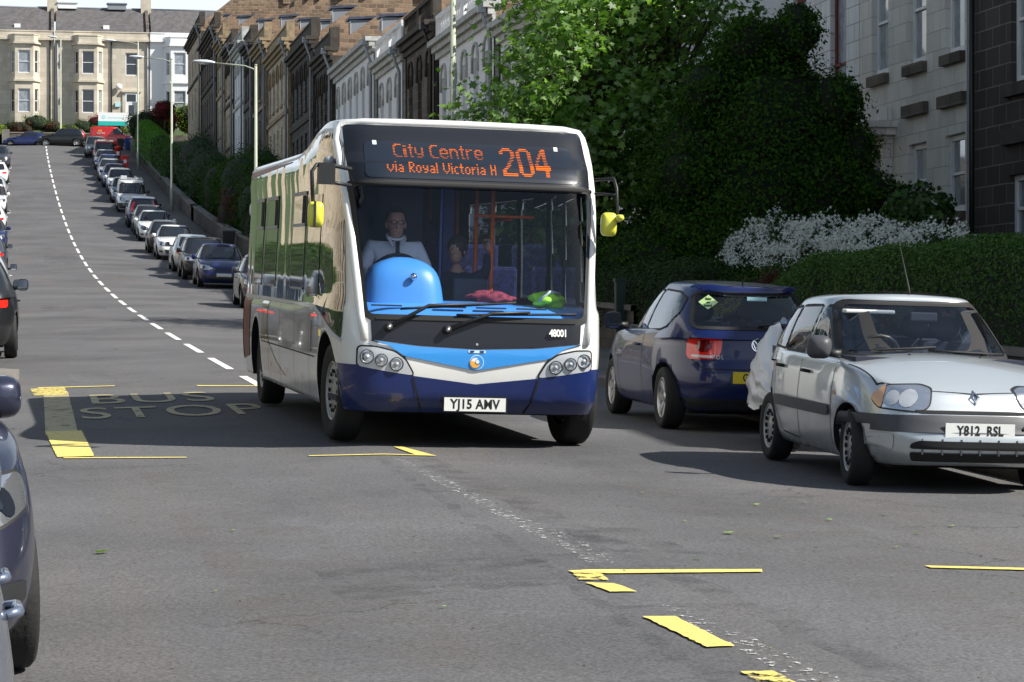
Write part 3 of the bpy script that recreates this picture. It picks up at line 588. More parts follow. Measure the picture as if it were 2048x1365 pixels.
def terrace_house(y0, y1, zcn, wallm, corn, label, n=5, off=12.6, D=10.5, parapet='block', arch=True, trim=True, dormer=0, roofm='slate_blue', pipe='pipe_grey', frame='white_wood', ridge=3.6, gable='rubble', door=True, up_only=False, reveal=None):
    ym = (y0+y1)/2; w = (y1-y0); zb = zc(ym); X = xc(ym)+off
    root = empty('terraced_house', (X, ym, zb), 0, label, 'house', 'terraced houses stepping up the hill'); H = zcn-zb; hw = w/2
    z0 = min(-.5, zc(y0)-zb-.3)
    # plan runs from far end to near end so that 'left' is inward (+x)
    holes = []; pitch = w/(n+.3)
    rows = [(H-3.3, H-1.25), (H-7.0, H-4.6)] 
    for k in range(n):
        s = w*.5+(k-(n-1)/2)*pitch
        for r, (a, b) in enumerate(rows): holes.append((s-.5, s+.5, max(a,.9), b))
    m = MB(); T = facet(m, (0,hw), (0,-hw), z0, H, holes, .25, 0, 0 if reveal is None else 3)
    gable_poly(m, -hw-.002, D, z0, H+.02, H+ridge, 1, .34, .28)
    gable_poly(m, hw-.34, D, z0, H+.02, H+ridge, 1, .338, .28)
    m.quad(*[Vector(p) for p in ((D,-hw,z0),(D,hw,z0),(D,hw,H),(D,-hw,H))], 1)
    # near corner: dressed quoins turn the corner onto the gable
    for k in range(int((H-z0)/.42)):
        q = .34 if k % 2 else .55; m.box(-.012,q,-hw-.022,-hw-.001,z0+k*.42,z0+k*.42+.405,2)
    if arch:
        for k in range(n):
            s = w*.5+(k-(n-1)/2)*pitch
            arch_trim(m, T, s-.5, s+.5, rows[0][1], 2)
            m.box(s-.62,s+.62,-.09,-.001,rows[0][0]-.16,rows[0][0],2,T)
            m.box(s-.62,s+.62,-.09,-.001,rows[1][0]-.16,rows[1][0],2,T)
    m.box(0,w,-.10,-.001,rows[1][1]+.55,rows[1][1]+.78,2,T)
    mats = [M[wallm], M[gable], M[corn if trim else wallm]]+([M[reveal]] if reveal else [])
    m.build('wall', mats, root)
    c = MB(); c.box(-.42,.30,-hw-.06,hw-.05,H+.002,H+.20); c.box(-.26,-.004,-hw-.03,hw-.05,H-.22,H-.001); c.box(-.12,-.004,-hw-.02,hw-.05,H-.45,H-.222)
    c.build('cornice', M[corn], root)
    p = MB()
    if parapet == 'block': p.box(-.05,.22,-hw,hw-.05,H+.203,H+.92); p.box(-.10,.27,-hw-.03,hw-.05,H+.922,H+1.02); p.box(-.12,.34,-hw-.04,-hw+.7,H+.203,H+1.15)
    elif parapet == 'rail':
        p.box(-.05,.18,-hw,hw-.05,H+.203,H+.36); p.box(-.10,.20,-hw,hw-.05,H+1.05,H+1.2)
        for k in range(int(w/.42)): 
            yy = -hw+.2+k*.42; p.lathe([(.05,H+.36),(.10,H+.55),(.05,H+.85),(.07,H+1.05)], 8, 0, Matrix.Translation((.06,yy,0)))
        for k in range(3): yy = -hw+.25+k*(w-.5)/2; p.box(-.09,.24,yy-.25,yy+.25,H+.363,H+1.045)
    if parapet: p.build('parapet', M['white_render' if parapet=='rail' and 'render' in wallm else corn], root)
    rf = MB(); e = H+.18; rf.quad((.3,-hw+.338,e),(.3,hw-.342,e),(D/2,hw-.342,H+ridge),(D/2,-hw+.338,H+ridge)); rf.quad((D/2,-hw+.338,H+ridge),(D/2,hw-.342,H+ridge),(D,hw-.342,H),(D,-hw+.338,H))
    rf.quad((.3,-hw+.33,H+.1),(.3,-hw+.33,e),(.3,hw-.34,e),(.3,hw-.34,H+.1)); r = rf.build('roof', M[roofm], root)
    rf = MB(); rf.tube([(D/2,-hw+.3,H+ridge+.03),(D/2,hw-.3,H+ridge+.03)], .09, 6); rf.build('ridge', M['lead'], r)
    chimney(root, D/2, -hw+.17, H+ridge, 1.9, .7, 1.7)
    for k in range(dormer):
        yy = -hw+w*(k+.6)/(dormer+.1); z = H+.95; sl = (ridge-.2)/(D/2-.3); x0 = .3+(z-e)/sl; x1 = .3+(z+1.4-e)/sl
        d = MB(); d.box(x0-.05,x1,yy-.5,yy+.5,z+.02,z+1.05); d.add([(x0-.2,yy-.6,z+1.053),(x0-.2,yy+.6,z+1.053),(x1+.5,yy+.6,z+1.25),(x1+.5,yy-.6,z+1.25),(x0-.2,yy-.6,z+1.18),(x0-.2,yy+.6,z+1.18),(x1+.5,yy+.6,z+1.38),(x1+.5,yy-.6,z+1.38)], [(0,1,5,4),(1,2,6,5),(3,0,4,7),(4,5,6,7),(0,3,2,1)], 1)
        d.box(x0-.075,x0-.052,yy-.5,yy+.5,z+.05,z+1.02,2); dd = d.build('dormer', [M['lead'], M['slate_blue'], M['white_wood']], root); q = MB(); q.quad((x0-.08,yy-.38,z+.2),(x0-.08,yy+.38,z+.2),(x0-.08,yy+.38,z+.95),(x0-.08,yy-.38,z+.95)); q.build('pane', M['pane'], dd)
    for h in holes: sash(root, T, h, .19, frame, random.choice(['pane','pane','pane_curtain']), 0)
    q = MB(); pts = [(-.5,-hw+.25,H+.1),(-.30,-hw+.25,H-.5),(-.14,-hw+.25,H-.9),(-.14,-hw+.25,z0)]; q.tube(pts, .065, 8); q.box(-.55,-.3,-hw+.1,-hw+.4,H-.16,H+.12); q.build('downpipe', M[pipe], root)
    return root
TH = terrace_house
TH(221.5,240,27.9,'stone_cream','cornice_dark','tall end house at the top of the hill with a buff side wall',4,parapet='block',ridge=4.2,arch=False)
TH(203.8,221.4,25.7,'stone_dark','cornice_dark','dark sooty terraced house next to the tall end house',6,dormer=1)
TH(196,203.7,24.0,'stone_cream','cornice_tan','buff terraced house between two dark houses near the hilltop',3,dormer=1)
TH(188,195.9,22.6,'stone_cream','cornice_dark','pinkish buff terraced house with black cornice, second below the dark hilltop house',3)
TH(179.6,187.9,21.8,'white_render','cornice_pale','narrow white terraced house high on the hill',3,dormer=1)
TH(172.8,179.5,21.1,'stone_dark','cornice_dark','blackened narrow terraced house just below the narrow white one',3)
TH(163.6,172.7,20.2,'stone_dark','cornice_tan','blackened terraced house with an ochre parapet above the buff house',3,dormer=1)
TH(150.3,163.5,18.7,'stone_cream','cornice_tan','buff terraced house with ochre-stained parapet over arched windows',5,dormer=1)
TH(138,150.2,17.4,'stone_black','cornice_dark','black stone terraced house with thick dark cornice, behind the bus roof at left',5,dormer=2)
TH(129.9,137.9,15.95,'stone_black','cornice_dark','black stone terraced house immediately uphill of the white arched one',4,dormer=1)
TH(114.6,129.8,14.72,'white_render','cornice_pale','white rendered terraced house with a row of tall arched windows above the bus',6,parapet='',dormer=1,gable='rubble')
TH(106.3,114.5,13.45,'white_render','cornice_pale','white terraced house with stone balustrade and three arched windows',3,parapet='rail',roofm='slate')
TH(98.2,106.2,13.5,'stone_dark','cornice_dark','dark stone terraced house beside a black downpipe, behind the tall lamp post',3,parapet='rail',pipe='pipe_black')
TH(85.6,98.1,12.6,'white_render','cornice_pale','white terraced house with ornate balustrade behind the tall lamp post and tree',5,parapet='rail')
TH(72.6,85.5,11.8,'white_render','cornice_pale','white terraced house mostly hidden by the leafy tree',5,parapet='')
# near houses on the right, three storeys of ashlar
def near_house(y0, y1, ztop, wallm, label, wins, sills, name='ashlar_house', X=19.2, extra=None, gb=True):
    ym = (y0+y1)/2; zb = 1.6; root = empty(name, (X, ym, zb), 0, label, 'house', 'ashlar houses at the right')
    w = y1-y0; hw = w/2; H = ztop-zb; m = MB(); holes = [(y1-b, y1-a, c-zb, d-zb) for (a,b,c,d) in [q[:4] for q in wins]]
    T = facet(m, (0,hw), (0,-hw), -1, H, holes, .32)
    m.quad((0,-hw,-1),(11,-hw,-1),(11,-hw,H),(0,-hw,H),0); m.quad((11,hw,-1),(0,hw,-1),(0,hw,H),(11,hw,H),0); m.quad((11,-hw,-1),(11,hw,-1),(11,hw,H),(11,-hw,H),0)
    for (a,b,c,d) in sills: m.box(y1-b, y1-a, -.13, -.001, c-zb, d-zb, 1, T)
    m.build('wall', [M[wallm], M['cornice_dark' if 'black' in wallm else 'stone_dark']], root)
    c = MB(); c.box(-.4,.3,-hw,hw-.01,H,H+.35); c.build('cornice', M['cornice_dark'], root)
    r = MB(); r.add([(0,-hw,H+.352),(0,hw,H+.352),(5.5,hw,H+3.4),(5.5,-hw,H+3.4),(11,-hw,H+.3),(11,hw,H+.3)], [(0,1,2,3),(3,2,5,4),(0,3,4),(1,5,2)]); r.build('roof', M['slate'], root)
    for q, h in zip(wins, holes):
        if len(q) > 4 and q[4] == 'door':
            d = MB(); d.box(h[0]+.004,h[1]-.004,.29,.315,h[2],h[3]-.75,0,T); d.build('door', M['white_wood'], root)
            d = MB(); d.box(h[0]+.004,h[1]-.004,.29,.31,h[3]-.7,h[3]-.004,0,T); d.build('fanlight', M['pane'], root)
        else: sash(root, T, h, .12, q[4] if len(q) > 4 else 'white_wood', 'pane_curtain', 0, w=.12)
    return root, T, hw, zb, y1
W3 = [(57.75,58.95,7.75,10.2),(55.15,56.4,7.75,10.2),(52.75,53.95,7.72,10.2),(55.15,56.35,4.37,6.0),(52.72,53.95,4.37,6.02),(57.85,59.0,3.2,6.0,'door')]
r_, T_, hw_, zb_, yy1 = near_house(52.25,59.85,13.4,'stone_beige','beige ashlar house with tall white sash windows and a stone door canopy',W3,
   [(57.7,59.0,7.52,7.75),(55.1,56.45,7.52,7.75),(52.7,54.0,7.5,7.72),(55.0,56.5,6.60,6.86),(52.6,54.15,6.60,6.86),(52.68,54.0,4.2,4.37),(55.1,56.4,4.2,4.37)])
m = MB()                              # door surround and canopy
def bx_(a,b,t0,t1,c,d): m.box(yy1-b,yy1-a,t0,t1,c-zb_,d-zb_,0,T_)
bx_(59.0,59.3,-.16,-.001,2.5,6.12); bx_(57.45,57.85,-.16,-.001,2.5,6.12); bx_(57.4,59.35,-.2,-.001,6.122,6.3); bx_(57.2,59.6,-.55,-.001,6.302,6.46); bx_(57.1,59.7,-.7,-.001,6.463,6.6); bx_(57.5,59.3,-.3,-.001,6.603,6.95)
m.build('door_canopy', M['stone_beige'], r_)
m = MB(); m.box(yy1-52.45-.02,yy1-52.45+.02,-.06,-.03,0,9.5,0,T_); m.build('cable', M['pipe_grey'], r_)
near_house(41,52.2,14.6,'stone_black','sooty black ashlar house at the right edge with a white sash window',
   [(48.9,50.1,6.75,9.3),(49.0,50.2,3.6,4.95),(45.9,47.1,6.75,9.3),(45.9,47.1,3.2,5.1)],[(48.8,50.3,6.5,6.75),(48.7,50.4,5.55,5.85),(48.9,50.3,3.4,3.6)])[0]
near_house(59.9,66,12.0,'stone_grey','pale grey painted ashlar house with red framed windows behind the dark bushy tree',
   [(60.9,62.2,6.3,10.4,'red_wood'),(64.2,65.4,6.3,10.4,'red_wood')],[])
near_house(16,40.9,14.0,'stone_dark','unseen dark ashlar house added outside the right edge to shade the long hedge',[(38,39.2,3.4,5.2),(38,39.2,6.6,9.2)],[])  # out of view; added so that its shadow falls on the hedge
r2 = bpy.data.objects['ashlar_house.001']; m = MB(); m.tube([(-.12,5.4,-1),(-.12,5.4,9.7)], .06, 8); m.build('downpipe', M['pipe_black'], r2)
near_house(66.1,72.5,11.6,'white_render','pale rendered house glimpsed through the foliage of the tree',[(67,68.2,6.5,9),(69.5,70.7,6.5,9),(67,68.2,3,5),(69.5,70.7,3,5)],[],X=15.6)
# left hand terrace (shows as the reflection in the side of the bus)
def left_house(y0, y1, label, wallm='stone_cream'):
    ym = (y0+y1)/2; X = xc(ym)-13; zb = zc(ym); root = empty('sandstone_house', (X, ym, zb), R(180), label, 'house', 'sandstone houses across the road'); w = y1-y0; hw = w/2; m = MB(); holes = []
    for k in range(5):
        s = w*(k+.5)/5; holes += [(s-.55,s+.55,1.5,3.8),(s-.55,s+.55,5.0,7.2)]
    T = facet(m, (0,hw), (0,-hw), -1, 8.4, holes, .2); m.quad((0,-hw,-1),(9,-hw,-1),(9,-hw,8.4),(0,-hw,8.4)); m.quad((9,hw,-1),(0,hw,-1),(0,hw,8.4),(9,hw,8.4)); m.build('wall', M[wallm], root)
    c = MB(); c.box(-.35,.3,-hw,hw,8.4,8.75); c.build('cornice', M['cornice_pale'], root)
    r = MB(); r.add([(0,-hw,8.752),(0,hw,8.752),(4.5,hw,11.8),(4.5,-hw,11.8),(9,-hw,8.7),(9,hw,8.7)], [(0,1,2,3),(3,2,5,4),(0,3,4),(1,5,2)]); r.build('roof', M['slate'], root)
    for h in holes: sash(root, T, h, .12, 'white_wood', 'pane')
for k in range(7): left_house(24+k*14.2, 38.1+k*14.2, ['pale','buff','honey','cream','golden','tan','fawn'][k]+' sandstone terraced house across the road, mirrored in the side of the bus')
# ---------------------------------------------------------------- terrace along the cross street
def bay(parent, yc_, z0, z1, mat, W=2.9, proj=.95, storeys=((0,0),), front=1.5, trim='cornice_pale', left=.2):
    # plan points, far-left to near-right so the inside is on the left
    pts = [(0,yc_+W/2),(-proj,yc_+front/2+.12),(-proj,yc_-front/2-.12),(0,yc_-W/2)]; b = MB(); wins = []
    for i in range(3):
        L = (Vector(pts[i+1])-Vector(pts[i])).length; hs = []
        for (a,c) in storeys:
            hs.append((.30,L-.30,a,c) if i == 1 else (.28,L-.20,a,c))
        T = facet(b, pts[i], pts[i+1], z0, z1, hs, .14); wins.append((T, hs))
    bb = b.build('bay', M[mat], parent)
    t = MB()
    def ring(za, zb_, e):
        q = [(0,yc_+W/2+e),(-proj-e,yc_+front/2+.12+e*.6),(-proj-e,yc_-front/2-.12-e*.6),(0,yc_-W/2-e)]
        t.add([(x,y,za) for x,y in q]+[(x,y,zb_) for x,y in q], [(0,1,5,4),(1,2,6,5),(2,3,7,6),(4,5,6,7),(3,2,1,0)])
    ring(z1, z1+.18, .22); ring(z1+.182, z1+.85, .05); ring(z1+.852, z1+.95, .1); t.build('bay_cornice', M[trim], bb); t = MB()
    mid = (storeys[0][1]+storeys[1][0])/2; ring(mid-.05, mid+.12, .16)
    t.build('string_course', M[trim], bb)
    for T, hs in wins:
        for h in hs: sash(parent, T, h, .09, 'white_wood', random.choice(['pane','pane_curtain']), w=.07)
FY = 259.0
def far_house(x0, x1, wallm, label, bays, wins, doors, corn='stone_far', rid=34.3, eave=30.6, floor=22.6):
    xm = (x0+x1)/2; root = empty('bay_fronted_house', (xm, FY-(xm-4)*.010, floor), R(90), label, 'house', 'bay fronted houses along the cross street')
    w = x1-x0; hw = w/2; H = eave-floor; m = MB(); Lx = lambda x: xm-x      # local y of a world x
    holes = [(hw-Lx(a), hw-Lx(b), c, d) for (a,b,c,d) in wins+doors]
    T = facet(m, (0,hw), (0,-hw), -1.2, H, holes, .2); m.quad((0,-hw,-1),(9,-hw,-1),(9,-hw,H),(0,-hw,H)); m.quad((9,hw,-1),(0,hw,-1),(0,hw,H),(9,hw,H)); m.build('wall', M[wallm], root)
    c = MB(); c.box(-.35,.2,-hw,hw-.01,H,H+.22); c.box(-.08,.15,-hw,hw-.01,H+.222,H+.85); c.box(-.13,.2,-hw,hw-.01,H+.852,H+.95); c.build('cornice', M[corn], root)
    r = MB(); e = H+.3; D = 9; R_ = rid-floor; r.quad((.2,-hw+.15,e),(.2,hw-.15,e),(D/2,hw-.15,R_),(D/2,-hw+.15,R_)); r.quad((D/2,-hw+.15,R_),(D/2,hw-.15,R_),(D,hw-.15,H),(D,-hw+.15,H)); ro = r.build('roof', M['slate'], root)
    k = MB(); k.tube([(D/2,-hw,R_+.02),(D/2,hw,R_+.02)], .1, 6); k.build('ridge', M['lead'], ro)
    s = MB(); s.add([(.1,-hw-.001,H),(.1,-hw+.28,H),(.1,-hw+.28,e+.3),(.1,-hw-.001,e+.3),(D/2,-hw-.001,R_-.5),(D/2,-hw+.28,R_-.5),(D/2,-hw+.28,R_+.3),(D/2,-hw-.001,R_+.3),(D,-hw-.001,H),(D,-hw+.28,H)], [(3,7,6,2),(0,4,7,3),(1,2,6,5),(7,8,9,6),(0,3,2,1)]); s.build('skew', M['stone_dark'], root)
    for bx in bays: bay(root, Lx(bx), -1.2, H-.45, wallm if 'render' in wallm else 'stone_far', storeys=((1.0,3.25),(4.75,6.95)), trim=corn)
    for h in holes[:len(wins)]: sash(root, T, h, .14, 'white_wood', 'pane')
    for h in holes[len(wins):]:
        d = MB(); d.box(h[0]+.004,h[1]-.004,.15,.19,h[2],h[2]+2.1,0,T); d.box(h[0]+.3,h[1]-.3,.14,.149,h[2]+.85,h[2]+1.9,1,T); d.box(h[0]+.004,h[1]-.004,.14,.19,h[2]+2.1,h[2]+2.2,0,T); dd = d.build('door', [M['white_wood'], M['pane']], root)
        d = MB(); d.box(h[0]+.1,h[1]-.1,.15,.17,h[2]+2.22,h[3]-.05,0,T); d.build('fanlight', M['pane'], root)
        d = MB(); d.box(h[0]-.3,h[0]-.003,-.1,-.001,h[2],h[3]+.1,0,T); d.box(h[1]+.003,h[1]+.3,-.1,-.001,h[2],h[3]+.1,0,T); d.box(h[0]-.4,h[1]+.4,-.25,-.001,h[3]+.103,h[3]+.3,0,T); d.build('door_surround', M['stone_far'], root)
    return root, T, hw, H, R_, Lx
hB = far_house(2.35,11.4,'stone_far','cream stone house with one bay, a white door up steps and a shop-like sign',[5.5],[(9.1,10.25,4.75,6.95)],[(9.1,10.2,.0,3.0)])
hA = far_house(-7.5,2.3,'stone_far','cream stone house at the left edge with a two storey bay',[-.55,],[(-5.5,-4.4,4.75,6.95),(-5.5,-4.4,1.0,3.2)],[])
hC = far_house(11.45,21.5,'white_render','white painted house with a bay at the head of the street',[14.25],[(18,19.1,4.75,6.95),(18,19.1,1,3.2)],[], corn='white_render')
hD = far_house(-17.5,-7.6,'stone_far','cream stone house beyond the left edge of the row',[-11],[],[])
for hh, x in ((hB, 11.38), (hA, 2.3)): chimney(hh[0], 4.4, hh[5](x)+.15, hh[4]-.3, .9, 2.2*.45, 2.2, 'stone_far', 2)
for hh, xs in ((hB, (3.6, 8.4)),): # glazed roof lights on the ridge and small skylights
    for x in xs:
        q = MB(); y = hh[5](x); q.box(4.0,5.0,y-.9,y+.9,hh[4]-.1,hh[4]+.45); q.box(3.9,5.1,y-1,y+1,hh[4]+.452,hh[4]+.55); q.build('roof_lantern', M['sign_white'] if x < 5 else M['lead'], hh[0])
q = MB(); y = hB[5](7.3); q.box(1.55,1.75,y-.3,y+.3,hB[3]+1.3,hB[3]+1.75); q.build('skylight', M['sign_white'], hB[0])
q = MB(); y = hA[5](-1.2); q.box(1.55,1.75,y-.3,y+.3,hA[3]+1.3,hA[3]+1.75); q.build('skylight', M['sign_white'], hA[0])
for hh, xs, mt in ((hB,(7.75,),'pipe_black'),(hB,(2.6,),'pipe_grey'),(hA,(1.9,),'pipe_black'),(hB,(11.2,),'pipe_grey')):
    for x in xs: q = MB(); q.tube([(-.1,hh[5](x),hh[3]),(-.1,hh[5](x),-1)], .07, 6); q.build('downpipe', M[mt], hh[0])
q = MB(); q.lathe([(.0,.0),(.28,.02),(.30,.08),(.0,.16)], 14, 0, Matrix.Translation((-.2,hB[5](8.45),3.6))@Matrix.Rotation(R(-80),4,'Y')); q.build('satellite_dish', M['sign_white'], hB[0])
q = MB(); q.box(-.14,-.02,hB[5](8.35)-.25,hB[5](8.35)+.25,1.7,2.1); q.build('wall_plaque', M['sticker_blue'], hB[0])
# garden in front of the far terrace
far_wall = empty('garden_wall', (3,254.2,19.5), 0, 'stone retaining wall below the far front gardens', 'garden wall')
m = MB(); m.box(-5.0,6.6,0,.4,-.2,1.75); m.box(-30,-6.0,0,.4,-.2,1.75); m.box(8.6,24,0,.4,-.2,1.75); m.build('wall_body', M['wall_stone'], far_wall)
m = MB(); m.box(-4.9,6.7,-.05,.45,1.753,1.86); m.box(-5.6,-4.903,-.1,.5,-.2,2.1); m.build('coping', M['kerb'], far_wall)
m = MB(); m.add([(-30,254.6,21.1),(24,254.6,21.1),(24,259.5,22.6),(-30,259.5,22.6)], [(0,1,2,3)]); m.add([(-30,259.5,22.6),(24,259.5,22.6),(24,320,23),(-30,320,23)], [(0,1,2,3)]); tag(m.build('garden_ground', M['lawn']), kind='structure')
st = empty('garden_steps', (9.6,254.4,19.6), 0, 'flight of stone steps climbing to the white door', 'steps'); m = MB()
for k in range(12): m.box(-1.1,1.1,k*.36,k*.36+.5+(12-k)*0,k*.25-.4,k*.25+.25)
m.build('tread', M['kerb'], st); m = MB()
for s in (-1.15,1.15):
    m.tube([(s,0,1.0),(s,4.2,4.0)], .03, 6)
    for k in range(5): m.tube([(s,k*1.0,k*.72+.1),(s,k*1.0,k*.72+1.0)], .02, 5)
m.build('handrail', M['pipe_black'], st)
sg = empty('sign_board', (7.75,255.6,22.2), 0, 'white sign board with a teal band standing in the far garden', 'sign'); m = MB()
m.box(-1.35,1.35,0,.06,0,1.25); m.build('board', M['sign_white'], sg); m = MB(); m.box(-1.35,1.35,-.006,-.001,0,.42); m.build('teal_band', M['teal'], sg); m = MB(); m.tube([(-1.0,.1,-1),(-1.0,.1,1.1)], .05, 6); m.tube([(1.0,.1,-1),(1.0,.1,1.1)], .05, 6); m.build('post', M['pipe_black'], sg)
m = MB(); m.lathe([(.001,0),(.2,0)], 10, 0, Matrix.Translation((-.85,-.01,.8))@Matrix.Rotation(R(90),4,'X')); m.box(-.5,1.1,-.008,-.002,.72,.82); m.build('lettering', M['sticker_blue'], sg)
# ---------------------------------------------------------------- plants
SHAPES = {
 'diamond': np.array([(0,-.5),(.30,0),(0,.5),(-.30,0)]),
 'oval': np.array([(0,-.5),(.22,-.2),(.24,.12),(0,.5),(-.24,.12),(-.22,-.2)]),
 'maple': np.array([(0,-.5),(.16,-.30),(.42,-.34),(.30,-.10),(.50,.12),(.20,.14),(.0,.52),(-.20,.14),(-.50,.12),(-.30,-.10),(-.42,-.34),(-.16,-.30)]),
 'flower': np.array([(0,-.5),(.12,-.12),(.5,0),(.12,.12),(0,.5),(-.12,.12),(-.5,0),(-.12,-.12)]),
}
def leaf_mesh(name, P, Nn, size, shape, mat, parent, jitter=.35, droop=0, sizes=None):
    P = np.asarray(P, float); k = len(P); T = SHAPES[shape]; s = len(T)
    nn = np.asarray(Nn, float)+rng.normal(0, jitter, (k,3)); nn /= np.linalg.norm(nn, axis=1, keepdims=True)+1e-9
    r = rng.normal(size=(k,3)); r[:,2] -= droop; a = r-nn*np.sum(r*nn,axis=1,keepdims=True); a /= np.linalg.norm(a,axis=1,keepdims=True)+1e-9; b = np.cross(nn, a)
    sz = (sizes if sizes is not None else size*rng.uniform(.65,1.25,k))[:,None,None]
    bend = (np.abs(T[:,0])*-.35)[None,:,None]*nn[:,None,:]
    V = P[:,None,:]+sz*(T[None,:,0,None]*b[:,None,:]+T[None,:,1,None]*a[:,None,:]+bend)
    me = bpy.data.meshes.new(name); me.vertices.add(k*s); me.vertices.foreach_set('co', V.reshape(-1).astype('f'))
    me.loops.add(k*s); me.loops.foreach_set('vertex_index', np.arange(k*s, dtype='i')); me.polygons.add(k)
    me.polygons.foreach_set('loop_start', np.arange(0,k*s,s, dtype='i')); me.polygons.foreach_set('loop_total', np.full(k,s,'i'))
    me.materials.append(M[mat]); me.update(calc_edges=True)
    o = bpy.data.objects.new(name, me); link(o, parent); return o
def ell_points(n, c, r, shell=.55):
    d = rng.normal(size=(n,3)); d /= np.linalg.norm(d,axis=1,keepdims=True); q = rng.uniform(shell**3,1,n)**(1/3)
    return np.asarray(c)+d*q[:,None]*np.asarray(r), d
def blob_mesh(mb, c, r, amp=.12, nu=12, nv=8, seed=0):
    rr = np.random.default_rng(seed); vs=[]; fs=[]
    for i in range(nv+1):
        a = math.pi*i/nv
        for k in range(nu):
            q = 2*math.pi*k/nu; e = 1+rr.uniform(-amp,amp); vs.append((c[0]+r[0]*e*math.sin(a)*math.cos(q), c[1]+r[1]*e*math.sin(a)*math.sin(q), c[2]+r[2]*e*math.cos(a)))
    for i in range(nv):
        for k in range(nu): fs.append((i*nu+k,(i+1)*nu+k,(i+1)*nu+(k+1)%nu,i*nu+(k+1)%nu))
    mb.add(vs, fs, 0, True)
def shrub(name, base, blobs, n, size, mat, label, shape='oval', cat='shrub', core=.72, group=None, trunk=True, shell=.72, jitter=.7, up=.25):
    "blobs: centres and radii relative to the base"
    root = empty(name, base, 0, label, cat, group); P = []; N = []; vol = [b[3]*b[5]+b[4]*b[5]+b[3]*b[4] for b in blobs]; tv = sum(vol)
    for b, v in zip(blobs, vol):
        k = int(n*v/tv); nb = max(6, k//70)
        cc, dd = ell_points(nb, b[:3], b[3:6], shell)          # leaf clumps
        idx = rng.integers(0, nb, k); off = rng.normal(size=(k,3)); off *= .17*min(b[3:6])
        P.append(cc[idx]+off); dirs = dd[idx]+off/(.17*min(b[3:6]))*.35; dirs[:,2] += up; N.append(dirs)
        p2, d2 = ell_points(k//2, b[:3], [q*.97 for q in b[3:6]], shell+.08); P.append(p2); d2[:,2] += up; N.append(d2)
    P = np.vstack(P); N = np.vstack(N); ok = P[:,2] > -.1
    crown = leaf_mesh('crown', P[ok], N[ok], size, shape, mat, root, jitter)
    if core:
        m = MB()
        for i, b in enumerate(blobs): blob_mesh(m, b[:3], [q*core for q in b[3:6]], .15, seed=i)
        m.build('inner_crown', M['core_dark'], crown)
    if trunk:
        m = MB()
        for b in blobs[:3]: m.tube([(b[0]*.2,b[1]*.2,-.3),(b[0]*.6,b[1]*.6,b[2]*.5),(b[0],b[1],b[2])], [.09,.06,.03], 7)
        m.build('trunk', M['bark'], root)
    return root
def hedge(name, path, width, h, label, n, size, mat='leaf_hedge', z0=.75, exp=3.0, wob=.06, group=None, slope=0, zabs=None):
    "clipped hedge following (offset, y) points"
    ya, yb = path[0][1], path[-1][1]; ox = xc((ya+yb)/2)+(path[0][0]+path[-1][0])/2; oy = (ya+yb)/2; oz = zc(oy); root = empty(name, (ox,oy,oz), 0, label, 'hedge', group)
    os_ = [p[0] for p in path]; ys = [p[1] for p in path]; L = yb-ya
    def at(y, phi, k=1.0):
        o = np.interp(y, ys, os_); x = np.interp(y, CY, CX)+o; base = (np.interp(y, CY, CG)-.12+z0) if zabs is None else zabs-h+0*y
        e = 2/exp; cx = np.sign(np.cos(phi))*np.abs(np.cos(phi))**e; sz = np.abs(np.sin(phi))**e
        endf = np.clip(np.minimum(y-ya, yb-y)/.35, 0, 1)**.4
        wv = 1+wob*np.sin(y*1.7+phi*2)+wob*.7*np.sin(y*4.1+1.3*phi)
        hh = h*(1+slope*(y-ya)/L)
        return x+k*cx*width/2*wv*endf-ox, y-oy, base+hh*k*sz*(.75+.25*endf)*(1+wob*.4*np.sin(y*2.3))-oz
    y = rng.uniform(ya, yb, n); phi = rng.uniform(0, math.pi, n); k = rng.uniform(.93,1.03,n)
    X, Y, Z = at(y, phi, k); down = rng.uniform(0,1,n); low = (np.abs(np.cos(phi)) > .80); Z = np.where(low, Z*1.0, Z)
    nx = np.cos(phi); N = np.stack([nx, rng.normal(0,.3,n), np.sin(phi)], 1)
    # the two end faces
    ne = max(50, int(n*width/(2*L))); ye = np.where(rng.random(ne) < .5, ya+.02, yb-.02); ph = rng.uniform(0,math.pi,ne); kk = np.sqrt(rng.random(ne))
    X2, Y2, Z2 = at(np.clip(ye, ya+.3, yb-.3), ph, kk); Y2 = ye-oy
    P = np.vstack([np.stack([X,Y,Z],1), np.stack([X2,Y2,Z2],1)]); N = np.vstack([N, np.stack([0*ye, np.where(ye < oy, -1, 1), .2+0*ye],1)])
    lv = leaf_mesh('foliage', P, N, size, 'oval', mat, root, .55)
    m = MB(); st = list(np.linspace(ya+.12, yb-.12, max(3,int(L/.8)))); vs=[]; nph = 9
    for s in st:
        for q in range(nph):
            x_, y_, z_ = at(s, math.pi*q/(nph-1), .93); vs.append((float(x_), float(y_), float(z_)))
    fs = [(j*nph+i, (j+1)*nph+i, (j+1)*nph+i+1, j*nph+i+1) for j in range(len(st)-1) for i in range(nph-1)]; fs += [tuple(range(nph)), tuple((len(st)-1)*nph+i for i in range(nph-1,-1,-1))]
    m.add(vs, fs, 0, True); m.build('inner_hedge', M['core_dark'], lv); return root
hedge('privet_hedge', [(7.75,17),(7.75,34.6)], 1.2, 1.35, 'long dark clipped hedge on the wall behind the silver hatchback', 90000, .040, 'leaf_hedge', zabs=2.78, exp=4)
hedge('privet_hedge', [(7.9,34.9),(7.9,36.4)], 1.0, 1.2, 'short dark green hedge end beside the coppery shrub', 4500, .045, 'leaf_hedge', zabs=2.60, exp=3)
